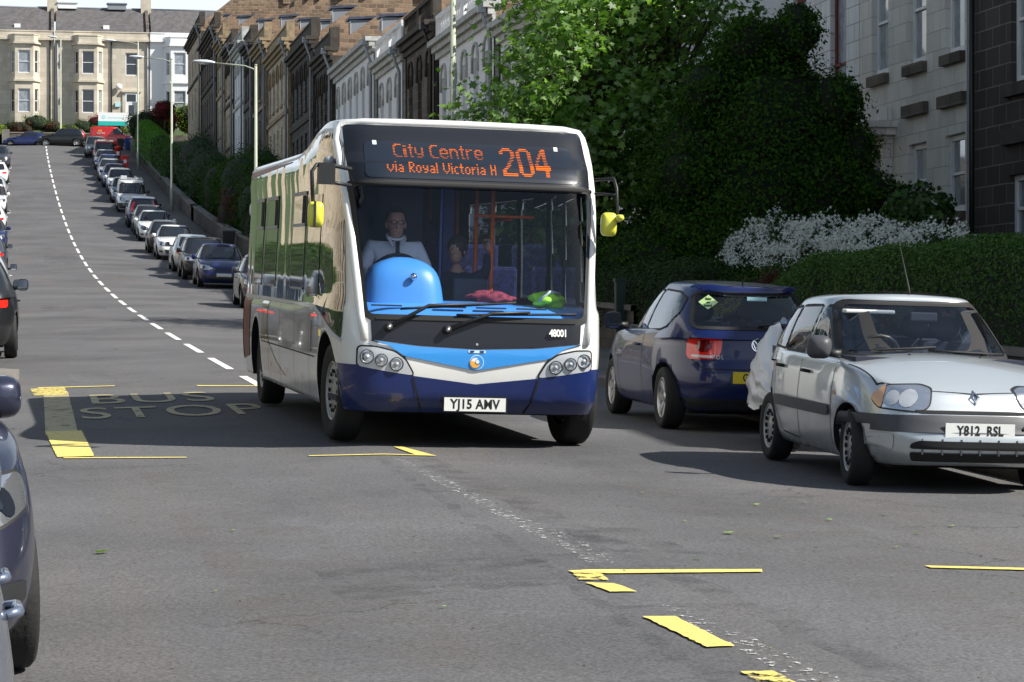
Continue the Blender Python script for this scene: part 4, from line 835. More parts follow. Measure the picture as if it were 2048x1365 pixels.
hedge('privet_hedge', [(7.8,40.5),(7.8,48.6)], 1.3, 1.1, 'rounded dark hedge above the blue hatchback, nearer half', 22000, .05, 'leaf_hedge_dark', zabs=2.95, exp=2.8)
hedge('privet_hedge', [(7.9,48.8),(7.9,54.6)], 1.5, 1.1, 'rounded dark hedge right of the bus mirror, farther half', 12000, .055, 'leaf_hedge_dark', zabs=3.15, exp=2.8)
shrub('copper_shrub', (10.65,37.2,1.7), [(0,0,.35,.45,.5,.6)], 5000, .045, 'leaf_copper', 'small coppery brown clipped shrub between the two hedges')
shrub('yellow_shrub', (10.6,39.0,1.75), [(0,0,.22,.5,.8,.42),(.1,-.7,.15,.4,.5,.36),(0,.9,.1,.35,.5,.36)], 5000, .05, 'leaf_yellow', 'bright yellow green shrub showing over the roof of the blue hatchback', trunk=False)
# white flowering climber along the inner side of the garden
fl = shrub('flowering_shrub', (13.7,43.6,2.02), [(0,-6.2,.45,.8,1.3,.72),(0,-4.2,.60,.8,1.5,.75),(0,-2,.72,.8,1.5,.78),(0,.2,.82,.8,1.5,.80),(0,2.4,.95,.8,1.5,.80),(0,4.6,1.1,.8,1.5,.82),(-.1,6.6,.95,.8,1.1,.95)], 20000, .07, 'leaf_laurel', 'long shrub covered in small white flowers beneath the beige house', trunk=False)
P = []; N = []
for k in range(330):                  # flower trusses
    y = rng.uniform(-7.2,7.5); ph = rng.uniform(.0, 1.5); zb_ = np.interp(y, [-7,-4,0,4,7], [.30,.60,.80,1.05,1.0]); hgt = .80+.10*math.sin(y*2.1)+.06*math.sin(y*5.3)
    px_ = -.88*math.sin(ph*1.05)*rng.uniform(.92,1.06); pz_ = zb_+hgt*math.cos(ph*1.02)*rng.uniform(.92,1.05)
    q = rng.normal(0, (.07,.13,.065), (rng.integers(14,44),3))+(px_, y, pz_); P.append(q); N.append(np.tile((-.8,-.5,.5),(len(q),1)))
leaf_mesh('flowers', np.vstack(P), np.vstack(N), .070, 'flower', 'petal', fl, .5)
shrub('laurel', (11.7,40.6,1.7), [(0,0,.5,.7,1.7,.75),(0,2.5,.45,.6,1.2,.7),(0,-2.2,.4,.6,1.2,.6)], 12000, .06, 'leaf_dark', 'dark laurel mound in front of the white flowers')
shrub('garden_bush', (16.4,47.6,2.0), [(0,0,1.9,.7,.9,.8),(.2,1.0,1.6,.5,.6,.6)], 2600, .13, 'leaf_laurel', 'loose green bush with large leaves in front of the beige house', shape='maple', core=0)
shrub('garden_bush', (13.6,36.4,1.8), [(0,0,.45,.4,.9,.5)], 2200, .07, 'leaf_lime', 'small pale green bush at the right end of the white flowers')
# big dense evergreen
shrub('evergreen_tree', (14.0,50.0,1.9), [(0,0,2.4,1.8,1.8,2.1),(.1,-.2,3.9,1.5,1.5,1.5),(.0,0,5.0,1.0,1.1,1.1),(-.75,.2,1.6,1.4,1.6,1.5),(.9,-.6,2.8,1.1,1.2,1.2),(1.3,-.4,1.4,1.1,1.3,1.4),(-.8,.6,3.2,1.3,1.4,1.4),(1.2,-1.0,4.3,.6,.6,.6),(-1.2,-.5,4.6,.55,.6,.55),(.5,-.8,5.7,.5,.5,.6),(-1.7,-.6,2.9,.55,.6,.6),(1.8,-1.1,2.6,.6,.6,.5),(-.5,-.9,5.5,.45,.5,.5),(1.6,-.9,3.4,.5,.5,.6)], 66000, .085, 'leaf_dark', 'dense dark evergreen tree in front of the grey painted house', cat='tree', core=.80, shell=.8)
# leafy maple tree behind the bus
def maple(name, base, env, nclump, per, size, mat, label, trunk_h=2.0, seed=3, lean=(0,0), spread=.5):
    rg = np.random.default_rng(seed); root = empty(name, base, 0, label, 'tree'); C = []
    for (cx,cy,cz_,rx,ry,rz,w) in env:
        k = int(nclump*w); d = rg.normal(size=(k,3)); d /= np.linalg.norm(d,axis=1,keepdims=True); q = rg.uniform(.25,1,k)**.5; C.append(np.array([cx,cy,cz_])+d*q[:,None]*np.array([rx,ry,rz]))
    C = np.vstack(C); P=[]; N=[]
    m = MB(); top = Vector((lean[0],lean[1],env[0][2]+env[0][5]*.7)); tr = [(0,0,-.4),(lean[0]*.2,lean[1]*.2,trunk_h*.6),(lean[0]*.5,lean[1]*.5,trunk_h*1.5),tuple(top*.7+Vector((0,0,top.z*.05))),tuple(top)]
    m.tube(tr, [.20,.16,.12,.07,.02], 9)
    for c in C:
        n = int(per*rg.uniform(.5,1.4)); sp = spread*rg.uniform(.6,1.15); o = rg.normal(size=(n,3))*np.array([sp,sp,sp*.55]); P.append(c+o); nn = o*.4; nn[:,2] += .8; nn[:,0] -= .15; N.append(nn)
        f = rg.uniform(.25,.75); s = Vector((lean[0]*f, lean[1]*f, max(trunk_h*.7, float(c[2])*.62))); e = Vector(c); mid = s.lerp(e,.55)+Vector((0,0,.18)); m.tube([s,mid,e], [.045,.028,.010], 5, cap=False)
    m.build('trunk', M['bark'], root); P = np.vstack(P); N = np.vstack(N); leaf_mesh('crown', P, N, size, 'maple', mat, root, .55, droop=.5); return root
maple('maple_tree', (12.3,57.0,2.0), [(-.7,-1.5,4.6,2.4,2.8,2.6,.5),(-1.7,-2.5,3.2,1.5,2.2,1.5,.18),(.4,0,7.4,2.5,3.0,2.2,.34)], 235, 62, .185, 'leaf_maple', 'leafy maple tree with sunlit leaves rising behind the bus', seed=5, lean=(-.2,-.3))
maple('maple_tree', (14.0,57.5,2.2), [(0,0,6.0,2.0,2.6,2.4,.7),(-.2,-.5,3.4,1.5,2.0,1.6,.3)], 120, 55, .18, 'leaf_maple_shaded', 'maple tree, shade coloured into its leaves, between the sunlit maple and the evergreen', seed=9)  # darker leaf colour imitates the shaded right part of the crown
shrub('laurel', (11.6,59.5,1.9), [(0,0,1.3,1.6,2.6,1.5),(.6,-3.5,1.1,1.3,2.2,1.3),(-.5,3.5,1.2,1.3,2.2,1.3)], 16000, .09, 'leaf_dark', 'dark laurel mass behind the right bus mirror', core=.85)
shrub('laurel', (12.0,51.0,1.6), [(0,0,1.1,1.2,2.2,1.3),(0,3,1.2,1.2,1.8,1.4)], 14000, .08, 'leaf_dark', 'dark laurel mass above the rounded hedge', core=.85)
shrub('garden_bush', (10.0,86.0,3.9), [(0,0,1.5,1.4,3.0,1.7),(0,-7,1.3,1.4,3,1.6),(0,7,1.3,1.4,3,1.6)], 9000, .12, 'leaf_laurel', 'green bushes hidden mostly behind the roof of the bus')
# masses of shrubs left of the bus, going up the hill
def hillshrub(y, o, r, mat, label, n=9000, size=.12, kind='laurel', z=.40, core=.84): 
    shrub(kind, (xc(y)+o, y, zc(y)+z), [(0,0,r[2]*.75,r[0],r[1],r[2]),(.2,-r[1]*.6,r[2]*.6,r[0]*.75,r[1]*.7,r[2]*.8),(-.1,r[1]*.7,r[2]*.65,r[0]*.8,r[1]*.6,r[2]*.85)], n, size, mat, label, core=core, group='shrubs in the front gardens up the hill')
hedge('green_hedge', [(7.9,104.5),(7.9,110.5)], 1.4, 1.5, 'bright green hedge beside the rear corner of the bus', 9000, .09, 'leaf_bright', z0=1.0, exp=2.4, wob=.12)
hedge('green_hedge', [(8.0,114.0),(8.0,121.0)], 1.5, 1.6, 'dull olive hedge on the stone wall below the dark shrubs', 7000, .09, 'leaf_hedge_dark', z0=1.0, exp=2.6, wob=.10)
hillshrub(112.5, 9.9, (1.5,4.0,1.5), 'leaf_laurel', 'green laurel leaning over the olive hedge')
hillshrub(127, 9.2, (1.9,4.5,1.8), 'leaf_dark', 'tall dark laurel just beyond the olive hedge')
hillshrub(137, 9.4, (2.2,4.2,2.5), 'leaf_dark', 'largest dark laurel, highest of the shrubs left of the bus', 14000)
hillshrub(131.5, 7.8, (.8,1.5,1.3), 'leaf_copper', 'rust coloured shrub low against the dark laurels', 3000, .1, 'copper_shrub', .6)
hillshrub(149, 9.0, (1.7,3.6,1.9), 'leaf_dark', 'dark laurel below the second lamp post up the hill')
hillshrub(160, 8.8, (1.6,3.0,2.0), 'leaf_laurel', 'mid green shrub with a few pale flowers beneath the second lamp post')
hillshrub(172, 8.9, (1.5,5.0,2.2), 'leaf_laurel', 'rounded green shrub above the pavement near the hilltop', 7000)
hedge('green_hedge', [(8.0,180),(8.0,196)], 1.6, 2.4, 'tall dark green hedge lining the upper pavement', 9000, .13, 'leaf_hedge', z0=.6, exp=3, wob=.08)
hedge('green_hedge', [(8.0,197),(8.0,222)], 1.8, 2.6, 'sunlit bright green hedge at the top corner of the street', 12000, .14, 'leaf_bright', z0=.6, exp=3, wob=.07)
shrub('red_maple', (xc(226)+9.8,226,18.0), [(0,0,3.2,1.0,1.0,.9)], 1500, .16, 'leaf_red', 'round dark red shrub at the corner of the white house', core=.8)
shrub('garden_bush', (xc(228)+8.2,228,18.2), [(0,0,1.8,1.6,1.6,1.3)], 2500, .15, 'leaf_laurel', 'dark green domed bush at the top corner of the street', core=.85)
shrub('yellow_shrub', (xc(227)+10.0,229,18.3), [(0,0,1.9,.45,.45,.8)], 700, .14, 'leaf_yellow', 'thin golden bush beside the round red shrub', core=.8)
shrub('green_shrub', (15.3,246,19.6), [(0,0,2.6,2.6,1.4,1.6)], 3000, .17, 'leaf_lime', 'lime green bush in front of the white painted house', core=.85)
shrub('red_maple', (12.4,244,19.8), [(0,0,1.9,1.0,1.0,1.3)], 1000, .16, 'leaf_red', 'crimson bush left of the lime green one', core=.8)
# far front garden
gs = [(-3.2,.9,'leaf_lime','lime green mound at the left of the far garden'),(-1.6,.8,'leaf_laurel','dull green mound near the first bay'),(.6,1.25,'leaf_hedge','tall rounded green bush under the first bay'),(-.9,1.0,'leaf_copper','brown red upright bush under the first bay'),
 (2.2,.9,'leaf_copper','low brown bush in the middle of the far garden'),(.8,.7,'leaf_yellow','bright yellow clump on the far garden wall'),(3.6,.9,'leaf_lime','yellow green spreading clump on the far garden wall'),(5.0,1.0,'leaf_laurel','leafy green bush left of the crimson maple'),
 (6.6,1.3,'leaf_red','crimson spreading maple in front of the sign board'),(6.2,.8,'leaf_hedge','green mound below the crimson maple'),(8.1,.9,'leaf_lime','pale grassy green mound beside the steps'),(-5,1.1,'leaf_laurel','green bush at the far left garden'),(12.2,1.2,'leaf_laurel','green bush right of the steps'),(4.3,.6,'leaf_yellow','small yellow clump left of the crimson maple')]
for i, (x, r, mt, lb) in enumerate(gs): shrub('garden_bush', (x,255.6+(i%3)*.8,21.3+(i%3)*.25), [(0,0,r*.45,r*1.15,r*.8,r*.8),(r*.6,.2,r*.3,r*.7,r*.6,r*.6)], 900, .13, mt, lb, core=.8, group='bushes in the far front garden', trunk=False)
# left side: hedges that only the bus side and windows mirror
hedge('left_hedge', [(-8.2,8),(-8.2,46)], 1.4, 1.3, 'green hedge across the road, mirrored in the side of the bus', 9000, .12, 'leaf_hedge', z0=.85)
hedge('left_hedge', [(-8.2,48),(-8.2,90)], 1.4, 1.6, 'second green hedge across the road, farther up', 7000, .14, 'leaf_laurel', z0=.85)
maple('maple_tree', (-8.8,31.0,1.5), [(0,0,4.4,2.4,2.6,2.0,1)], 60, 60, .2, 'leaf_maple', 'leafy tree across the road, mirrored in the windows of the bus', seed=21)
# ---------------------------------------------------------------- vehicle bodies
def interp(pts): 
    xs = [p[0] for p in pts]; ys = [p[1] for p in pts]
    m = len(xs); d = [(ys[i+1]-ys[i])/(xs[i+1]-xs[i]) for i in range(m-1)]; t = [d[0]]+[0 if d[i-1]*d[i] <= 0 else 2*d[i-1]*d[i]/(d[i-1]+d[i]) for i in range(1,m-1)]+[d[-1]]
    def f(x):
        if x <= xs[0]: return ys[0]
        if x >= xs[-1]: return ys[-1]
        i = max(k for k in range(m-1) if xs[k] <= x); h = xs[i+1]-xs[i]; s = (x-xs[i])/h
        return (2*s**3-3*s**2+1)*ys[i]+(s**3-2*s**2+s)*h*t[i]+(-2*s**3+3*s**2)*ys[i+1]+(s**3-s**2)*h*t[i+1]
    return f
def plan_ring(n, nf, nr, af=.5, ar=.5, L=4.0, W=1.7):
    "unit plan outline; returns list of (px, py) with px,py in [-1,1]; resampled evenly"
    dense = []
    for k in range(1440):
        q = 2*math.pi*k/1440; c, s = math.cos(q), math.sin(q); e = 2/(nf if c > 0 else nr)
        dense.append((math.copysign(abs(c)**e, c), math.copysign(abs(s)**e, s)))
    acc = [0]
    for i in range(1, 1441):
        a, b = dense[i-1], dense[i % 1440]; acc.append(acc[-1]+math.hypot((a[0]-b[0])*L/2, (a[1]-b[1])*W/2))
    tot = acc[-1]; out = []; j = 0
    for k in range(n):
        t = tot*k/n
        while acc[j+1] < t: j += 1
        f = (t-acc[j])/max(1e-9, acc[j+1]-acc[j]); a, b = dense[j], dense[(j+1)%1440]; out.append((a[0]+(b[0]-a[0])*f, a[1]+(b[1]-a[1])*f))
    return out
def shell(mb, ring, W, zt, zb, ws, xf, xr, ts, crown=.03, rounds=((.985,.5),(.95,.86),(.88,1.0)), mi=0, edge=.04, bottom=True, xm=0.0):
    "rings of the plan outline stacked from the sill to the shoulder line and closed over the top"
    n = len(ring); vs = []; rows = 0
    def row(t, ys=1.0, xs_=1.0, zoff=0.0, ct=None):
        nonlocal rows
        a, b, w = xf(t), xr(t), ws(t)*W/2
        for px, py in ring:
            x = xm+((a-xm)*px if px > 0 else (xm-b)*px)*xs_; y = w*py*ys
            z = zb(x)+t*(zt(x)-zb(x))+zoff
            vs.append((x, y, z))
        rows += 1
    if bottom:
        for s in (0.0, .35, .7, .93):
            a, b, w = xf(0), xr(0), ws(0)*W/2
            for px, py in ring:
                x = xm+((a-xm)*px if px > 0 else (xm-b)*px)*(1-.03*(1-s)); vs.append((x, w*py*s, zb(x)-.0+(.03*(s>=.9))*0))
            rows += 1
    for t in ts: row(t)
    for f, q in rounds:
        a, b, w = xf(1), xr(1), ws(1)*W/2
        for px, py in ring:
            x = xm+((a-xm)*px if px > 0 else (xm-b)*px)*(1-(1-f)*.35); y = w*py*f; vs.append((x, y, zt(x)+edge*q))
        rows += 1
    f0 = rounds[-1][0]
    for s in (.75,.5,.25,.0):
        for px, py in ring:
            x = xm+((xf(1)-xm)*px if px > 0 else (xm-xr(1))*px)*(1-(1-f0)*.35); y = ws(1)*W/2*py*f0*s
            vs.append((x, y, zt(x)+edge+crown*(1-s*s)*(1-abs(px)**5)))
        rows += 1
    fs = [(i*n+k, i*n+(k+1)%n, (i+1)*n+(k+1)%n, (i+1)*n+k) for i in range(rows-1) for k in range(n)]
    mb.add(vs, fs, mi, True)
def cut_arches(obj, arches, W, depth=.30, well='arch_black'):
    "cuts the wheel openings (x, z, radius)"
    m = MB()
    for (x, z, r) in arches:
        for s in (-1, 1):
            y0, y1 = s*(W/2-depth), s*(W/2+.3); T = Matrix.Translation((x, y0, z))@Matrix.Rotation(R(-90*s), 4, 'X')
            m.lathe([(0,0),(r,0),(r,abs(y1-y0)),(0,abs(y1-y0))], 40, 0, T, smooth=False)
    c = m.build('cut', M[well], None, weld=True); bm = bmesh.new(); bm.from_mesh(c.data); bmesh.ops.recalc_face_normals(bm, faces=bm.faces); bm.to_mesh(c.data); bm.free()
    b = obj.modifiers.new('b', 'BOOLEAN'); b.object = c; b.operation = 'DIFFERENCE'; b.solver = 'EXACT'
    bpy.context.view_layer.update(); me = bpy.data.meshes.new_from_object(obj.evaluated_get(bpy.context.evaluated_depsgraph_get()))
    obj.modifiers.clear(); obj.data = me; me.materials.append(M[well]) if len(me.materials) < 2 else None
    wi = len(me.materials)-1
    for p in me.polygons:
        cx, cy, cz = p.center
        for (x, z, r) in arches:
            if abs(cy) < W/2-.012 and math.hypot(cx-x, cz-z) < r*1.02 and (abs(math.hypot(cx-x, cz-z)-r) < .04 and abs(p.normal.y) < .6 or abs(abs(cy)-(W/2-depth)) < .02):
                p.material_index = wi; p.use_smooth = False
    bpy.data.objects.remove(c)
def bvh_of(objs):
    vs = []; fs = []
    for o in objs:
        b = len(vs); vs += [v.co.copy() for v in o.data.vertices]; fs += [[b+i for i in p.vertices] for p in o.data.polygons]
    return BVHTree.FromPolygons(vs, fs)
def make_wheel(parent, x, y, r, w, side, style='alloy', steer=0, z=None, rimf=.66, name='wheel'):
    "tyre with its rim as a sub-part; side +1 = left (+y)"
    m = MB(); prof = [(r*rimf,-w*.42),(r*.80,-w*.50),(r*.93,-w*.49),(r*.985,-w*.40),(r,-w*.2),(r,w*.2),(r*.985,w*.40),(r*.93,w*.49),(r*.80,w*.50),(r*rimf,w*.42)]
    m.lathe(prof, 40); 
    for q in (-.22, 0, .22): m.lathe([(r*1.001,w*q-.006),(r*1.003,w*q),(r*1.001,w*q+.006)], 32)
    t = m.build(name, M['tyre'], parent); t.rotation_euler = (R(-90*side), 0, 0); t.location = (x, y, r if z is None else z)
    if steer: t.rotation_mode = 'XYZ'; t.matrix_basis = Matrix.Translation((x,y,r if z is None else z))@Matrix.Rotation(steer,4,'Z')@Matrix.Rotation(R(-90*side),4,'X')
    k = MB(); rr = r*rimf; h = w*.40
    k.lathe([(rr,h*1.02),(rr*.97,h*1.08),(rr*.93,h*.95),(rr*.90,h*.45),(rr*.90,-h)], 36)
    if style == 'alloy':
        for i in range(7):
            a = 2*math.pi*i/7; c, s = math.cos(a), math.sin(a); T = Matrix.Rotation(a,4,'Z')
            k.add([T@Vector(p) for p in ((.03,-.022,h*.62),(.03,.022,h*.62),(rr*.92,.030,h*.95),(rr*.92,-.030,h*.95),(.03,-.03,h*.35),(.03,.03,h*.35),(rr*.92,.04,h*.6),(rr*.92,-.04,h*.6))], [(0,3,2,1),(0,1,5,4),(1,2,6,5),(2,3,7,6),(3,0,4,7)])
        k.lathe([(0,h*.75),(.045,h*.75),(.062,h*.6),(.062,h*.2)], 16)
    else:
        k.lathe([(0,h*.9),(.05,h*.9),(rr*.45,h*.72),(rr*.8,h*.95),(rr*.94,h*.9)], 30)
        for i in range(14):
            a = 2*math.pi*i/14; T = Matrix.Rotation(a,4,'Z')@Matrix.Translation((rr*.68,0,h*.86)); k.lathe([(0,.012),(.016,.012),(.02,0)], 8, 1, T)
    rim = k.build('rim', [M['alloy' if style == 'alloy' else 'hubcap'], M['arch_black']], t); q = MB(); q.lathe([(0,-h*.1),(rr*.9,-h*.1)], 24); q.build('brake_disc', M['arch_black'], rim)
    return t
def lamp_panel(bvh, outline, ax, name, lens, parent, mirror=True, rim=None, off=.006, step=.05):
    out = []
    for s in ((1,-1) if mirror else (1,)):
        ol = [(p[0]*s, p[1]) for p in outline] if ax in ('front','rear') else outline
        a = ax if s == 1 or ax in ('front','rear') else ('left' if ax == 'right' else 'right')
        o = panel(bvh, ol, a, name, M[lens], parent, off, step); out.append(o)
        if rim: panel(bvh, [(p.x,p.y) for p in inset(ol, -.012)], a, 'lamp_surround', M[rim], o, off-.003, step, hole=ol)
    return out
def make_car(S):
    "one kind of car from its side profile; x forward, origin on the ground at the middle"
    L, W, H = S['L'], S['W'], S['H']; a = L/2; body_m = M[S['paint']]
    root = empty(S['name'], (0,0,0)); ring = plan_ring(S.get('n',132), S.get('nf',4.4), S.get('nr',4.2), L=L, W=W)
    zt = interp([(p[0]*a, p[1]) for p in S['shoulder']]); zb = interp([(p[0]*a, p[1]) for p in S.get('sill', [(-1,.26),(-.85,.20),(.85,.19),(1,.22)])])
    ws = interp(S.get('ws', [(0,.90),(.12,.955),(.35,.99),(.55,1.0),(.8,.985),(1,.95)]))
    xf = interp([(t, a*v) for t, v in S.get('nose', [(0,.955),(.15,.985),(.35,1.0),(.6,.995),(.85,.965),(1,.93)])])
    xr = interp([(t, -a*v) for t, v in S.get('tail', [(0,.955),(.15,.985),(.35,1.0),(.6,.99),(.85,.97),(1,.955)])])
    mb = MB(); shell(mb, ring, W, zt, zb, ws, xf, xr, [0,.04,.1,.17,.25,.33,.42,.5,.58,.66,.74,.82,.89,.95,1.0], crown=S.get('crown',.045), edge=S.get('edge',.035))
    body = mb.build('body', [body_m, M['arch_black']], root, weld=True)
    bm = bmesh.new(); bm.from_mesh(body.data); bmesh.ops.recalc_face_normals(bm, faces=bm.faces); bm.to_mesh(body.data); bm.free()
    wr = S['wr']; axf, axr = S['axf']*a, S['axr']*a
    cut_arches(body, [(axf, wr+.0, S.get('archr', wr+.045)), (axr, wr+.0, S.get('archr', wr+.045))], W)
    for p in body.data.polygons: 
        if p.material_index == 0: p.use_smooth = True
    # upper body: glasshouse, lofted upwards
    g = S['green']; wb = W/2*g.get('wb',.93); wt = W/2*g.get('wt',.68); r2 = plan_ring(96, g.get('nf',4.2), g.get('nr',4.6), L=L*.6, W=W*.8)
    roof = interp([(p[0]*a, p[1]) for p in g['roof']]); nz = 14; vs = []; n2 = len(r2); rows = 0
    def gx(t): 
        k = t**g.get('curve',1.25)
        return a*(g['wsb']+(g['wst']-g['wsb'])*(t*.55+k*.45)), a*(g['rwb']+(g['rwt']-g['rwb'])*(t**g.get('rcurve',1.6)))
    for i in range(nz+1):
        t = i/nz; xa, xb = gx(t); xm = (xa+xb)/2; w = wb+(wt-wb)*(t*.72+t**3*.28)
        for px, py in r2:
            x = xm+(xa-xb)/2*px; zl = zt(x)-.07; vs.append((x, w*py, zl+(roof(x)-g.get('drop',.05)-zl)*t))
        rows += 1
    for f, q in ((.97,.45),(.92,.75),(.84,1.0),(.6,1.25),(.3,1.42),(.0,1.48)):
        xa, xb = gx(1); xm = (xa+xb)/2
        for px, py in r2: x = xm+(xa-xb)/2*px*(1-(1-f)*.10); vs.append((x, wt*py*f, roof(x)-g.get('drop',.05)+.04*q))
        rows += 1
    mb = MB(); mb.add(vs, [(i*n2+k, i*n2+(k+1)%n2, (i+1)*n2+(k+1)%n2, (i+1)*n2+k) for i in range(rows-1) for k in range(n2)], 0, True)
    top = mb.build('cabin', [body_m], body, weld=True)
    bm = bmesh.new(); bm.from_mesh(top.data); bmesh.ops.recalc_face_normals(bm, faces=bm.faces); bm.to_mesh(top.data); bm.free()
    B = bvh_of([top]); BL = bvh_of([body]); BA = bvh_of([body, top]); clear = S.get('clear', False); gm = 'glass' if clear else 'auto_glass'
    def glass(ol, ax, name, rim=.035, r=.05, mir=False):
        ol = rnd_poly(ol, r, 4)
        for s in ((0,1) if mir else (0,)):
            q = ol if not s else ol; ax2 = {'right':'left'}[ax] if s else ax
            outer = [(p.x,p.y) for p in inset(q, -rim)]; inner = [(p.x,p.y) for p in q]
            o = panel(B, inner, ax2, name, M[gm], root, .004, .06)
            panel(B, outer, ax2, 'window_seal', M['rubber'], o, .006, .06, hole=inner)
            if clear: holes_.append((inset(q, -.012), ax2))
    holes_ = []
    bt = lambda x: zt(x)+.02
    for wn in S['side']: glass([(p[0]*a, p[1]) for p in wn], 'right', 'side_window', .018, .035, True)
    glass(S['wsg'], 'front', 'windscreen', .04, .07); glass(S['rwg'], 'rear', 'rear_window', .03, .06)
    if clear:                          # open the shell behind the panes
        me = top.data; bm = bmesh.new(); bm.from_mesh(me); kill = []
        def inside(p, poly):
            c = False; j = len(poly)-1
            for i in range(len(poly)):
                if (poly[i].y > p[1]) != (poly[j].y > p[1]) and p[0] < (poly[j].x-poly[i].x)*(p[1]-poly[i].y)/(poly[j].y-poly[i].y)+poly[i].x: c = not c
                j = i
            return c
        for (poly, ax) in holes_:
            for c0 in ((0,1) ):
                pass
            us = [p.x for p in poly]; 
            for f in bm.faces:
                c = f.calc_center_median(); n = f.normal; d = AX[ax][1]
                if n.dot(d) > -.12: continue
                u = (c.y, c.z) if ax in ('front','rear') else (c.x, c.z)
                if inside(u, poly): kill.append(f)
        bmesh.ops.delete(bm, geom=list(set(kill)), context='FACES'); bm.to_mesh(me); bm.free()
    # lamps
    for s in (1,-1):
        q = [(p[0]*s, p[1]) for p in S['head_d']]; az = 'd%d' % (-35*s); ol = rnd_poly(q, .035, 3)
        h = panel(BL, [(p.x,p.y) for p in ol], az, 'headlight', M['lamp_refl'], root, .005, .04)
        panel(BL, [(p.x,p.y) for p in inset(ol,-.011)], az, 'lamp_surround', M['rubber'], h, .003, .04, hole=[(p.x,p.y) for p in ol])
        u0 = min(abs(p.x) for p in ol); u1 = max(abs(p.x) for p in ol); z0 = min(p.y for p in ol); z1 = max(p.y for p in ol)
        for k, (f, rr_, mt) in enumerate(((.66,.36,'lamp_lens'),(.40,.30,'pane' if not clear else 'lamp_lens'))):
            cy, cz_, r_ = s*(u0+(u1-u0)*f), (z0+z1)/2-.005, (z1-z0)*rr_
            panel(BL, [(cy+r_*math.cos(t_*.5236), cz_+r_*math.sin(t_*.5236)) for t_ in range(12)], az, 'lamp_reflector', M[mt], h, .009, .05)
        if S.get('indic'): panel(BL, rnd_poly([(p[0]*s, p[1]) for p in S['indic']], .02, 3), az, 'indicator', M['amber_pale'], h, .010, .04)
        az = 'd%d' % (-140*s)
        for ol_, mt in S['tails_d']: panel(BL if S.get('low_tail', True) else BA, rnd_poly([(p[0]*s, p[1]) for p in ol_], .075, 4), az, 'tail_light', M[mt], root, {'tail_red':.008,'tail_dark':.012,'tail_white':.013}[mt], .04)
    for nm, ax, ol, mt, off in S.get('panels', []):
        o = panel(BA, rnd_poly(ol, .02, 3), ax, nm, M[mt], root, off, .05)
    for ax, path, w_ in S.get('seams', []):
        for a2 in ((ax,) if ax in ('front','rear','top') else ('right','left')):
            panel(BA, [(p.x,p.y) for p in strip2(path, w_)], a2, 'panel_gap', M['seam'], body, .0025, .06)
    # sills, skirt
    for s in (-1,1):
        hd = S.get('handles', [])
        for (hx, hz) in hd:
            hit = BL.ray_cast(Vector((hx*a, s*3, hz)), Vector((0,-s,0)))[0]
            if hit: m = MB(); m.tube([(hx*a-.09,hit.y-s*.005,hz),(hx*a-.06,hit.y+s*.028,hz+.005),(hx*a+.06,hit.y+s*.028,hz+.005),(hx*a+.09,hit.y-s*.005,hz)], [.012,.014,.014,.012], 8); m.build('door_handle', M[S.get('handle_mat', S['paint'])], root)
    # door mirrors
    mx_, mz_ = S['mirror'][0]*a, S['mirror'][1]
    for s in (-1,1):
        yb = wb-.03; m = MB(); T = Matrix.Translation((mx_, s*(yb+.145), mz_+.03))@Matrix.Rotation(s*R(12),4,'Z')
        prof = [(0,-.07),(.045,-.068),(.078,-.045),(.095,0),(.098,.03),(.092,.045)]
        vs = []; nn = 18
        for (r, h) in prof:
            for k in range(nn):
                q = 2*math.pi*k/nn; c, si = math.cos(q), math.sin(q); e = .62
                vs.append(T@Vector((-h*1.0, math.copysign(abs(c)**e,c)*r*.98, math.copysign(abs(si)**e,si)*r*.92)))
        m.add(vs, [(i*nn+k, i*nn+(k+1)%nn, (i+1)*nn+(k+1)%nn, (i+1)*nn+k) for i in range(len(prof)-1) for k in range(nn)], 0, True)
        m.tube([(mx_+.02, s*(yb-.02), mz_-.02),(mx_, s*(yb+.09), mz_-.01)], [.035,.025], 8, 1)
        o = m.build('door_mirror', [M[S.get('mirror_mat', S['paint'])], M['black_plastic']], root)
        q = MB(); q.add([T@Vector((-.044, .086*math.copysign(abs(math.cos(t))**.62, math.cos(t)), .080*math.copysign(abs(math.sin(t))**.62, math.sin(t)))) for t in [2*math.pi*k/20 for k in range(20)]], [tuple(range(20))]); q.build('mirror_glass', M['mirror_glass'], o)
    # wheels
    tr = W/2-S.get('tw',.19)/2-.038
    for x in (axf, axr):
        for s in (1,-1): make_wheel(root, x, s*tr, wr, S.get('tw',.19), s, S.get('rim','alloy'), S.get('steer',0) if x == axf else 0)
    # underside so no daylight shows beneath
    m = MB(); m.box(-a*.82,a*.82,-W*.36,W*.36,.17,.24); m.build('underbody', M['arch_black'], root)
    # plates
    for ax, z, s_, mt in (('front', S.get('pf',.45), 1, 'plate_white'), ('rear', S.get('pr',.50), -1, 'plate_yellow')):
        hit = BA.ray_cast(Vector((s_*30, 0, z)), Vector((-s_,0,0)))[0]
        x = hit.x+s_*.012; m = MB(); m.box(min(x,x+s_*.008), max(x,x+s_*.008), -.26, .26, z-.056, z+.056); p = m.build('number_plate', M[mt], root)
        tx = S.get('plate', {}).get(ax)
        if tx: text_mesh(tx, .098, M['ink'], 'plate_text', p, (x+s_*(.0095 if s_ > 0 else .0095), 0, z), (R(90),0,R(90*s_)), .0025, .80, .0006, 1.05)
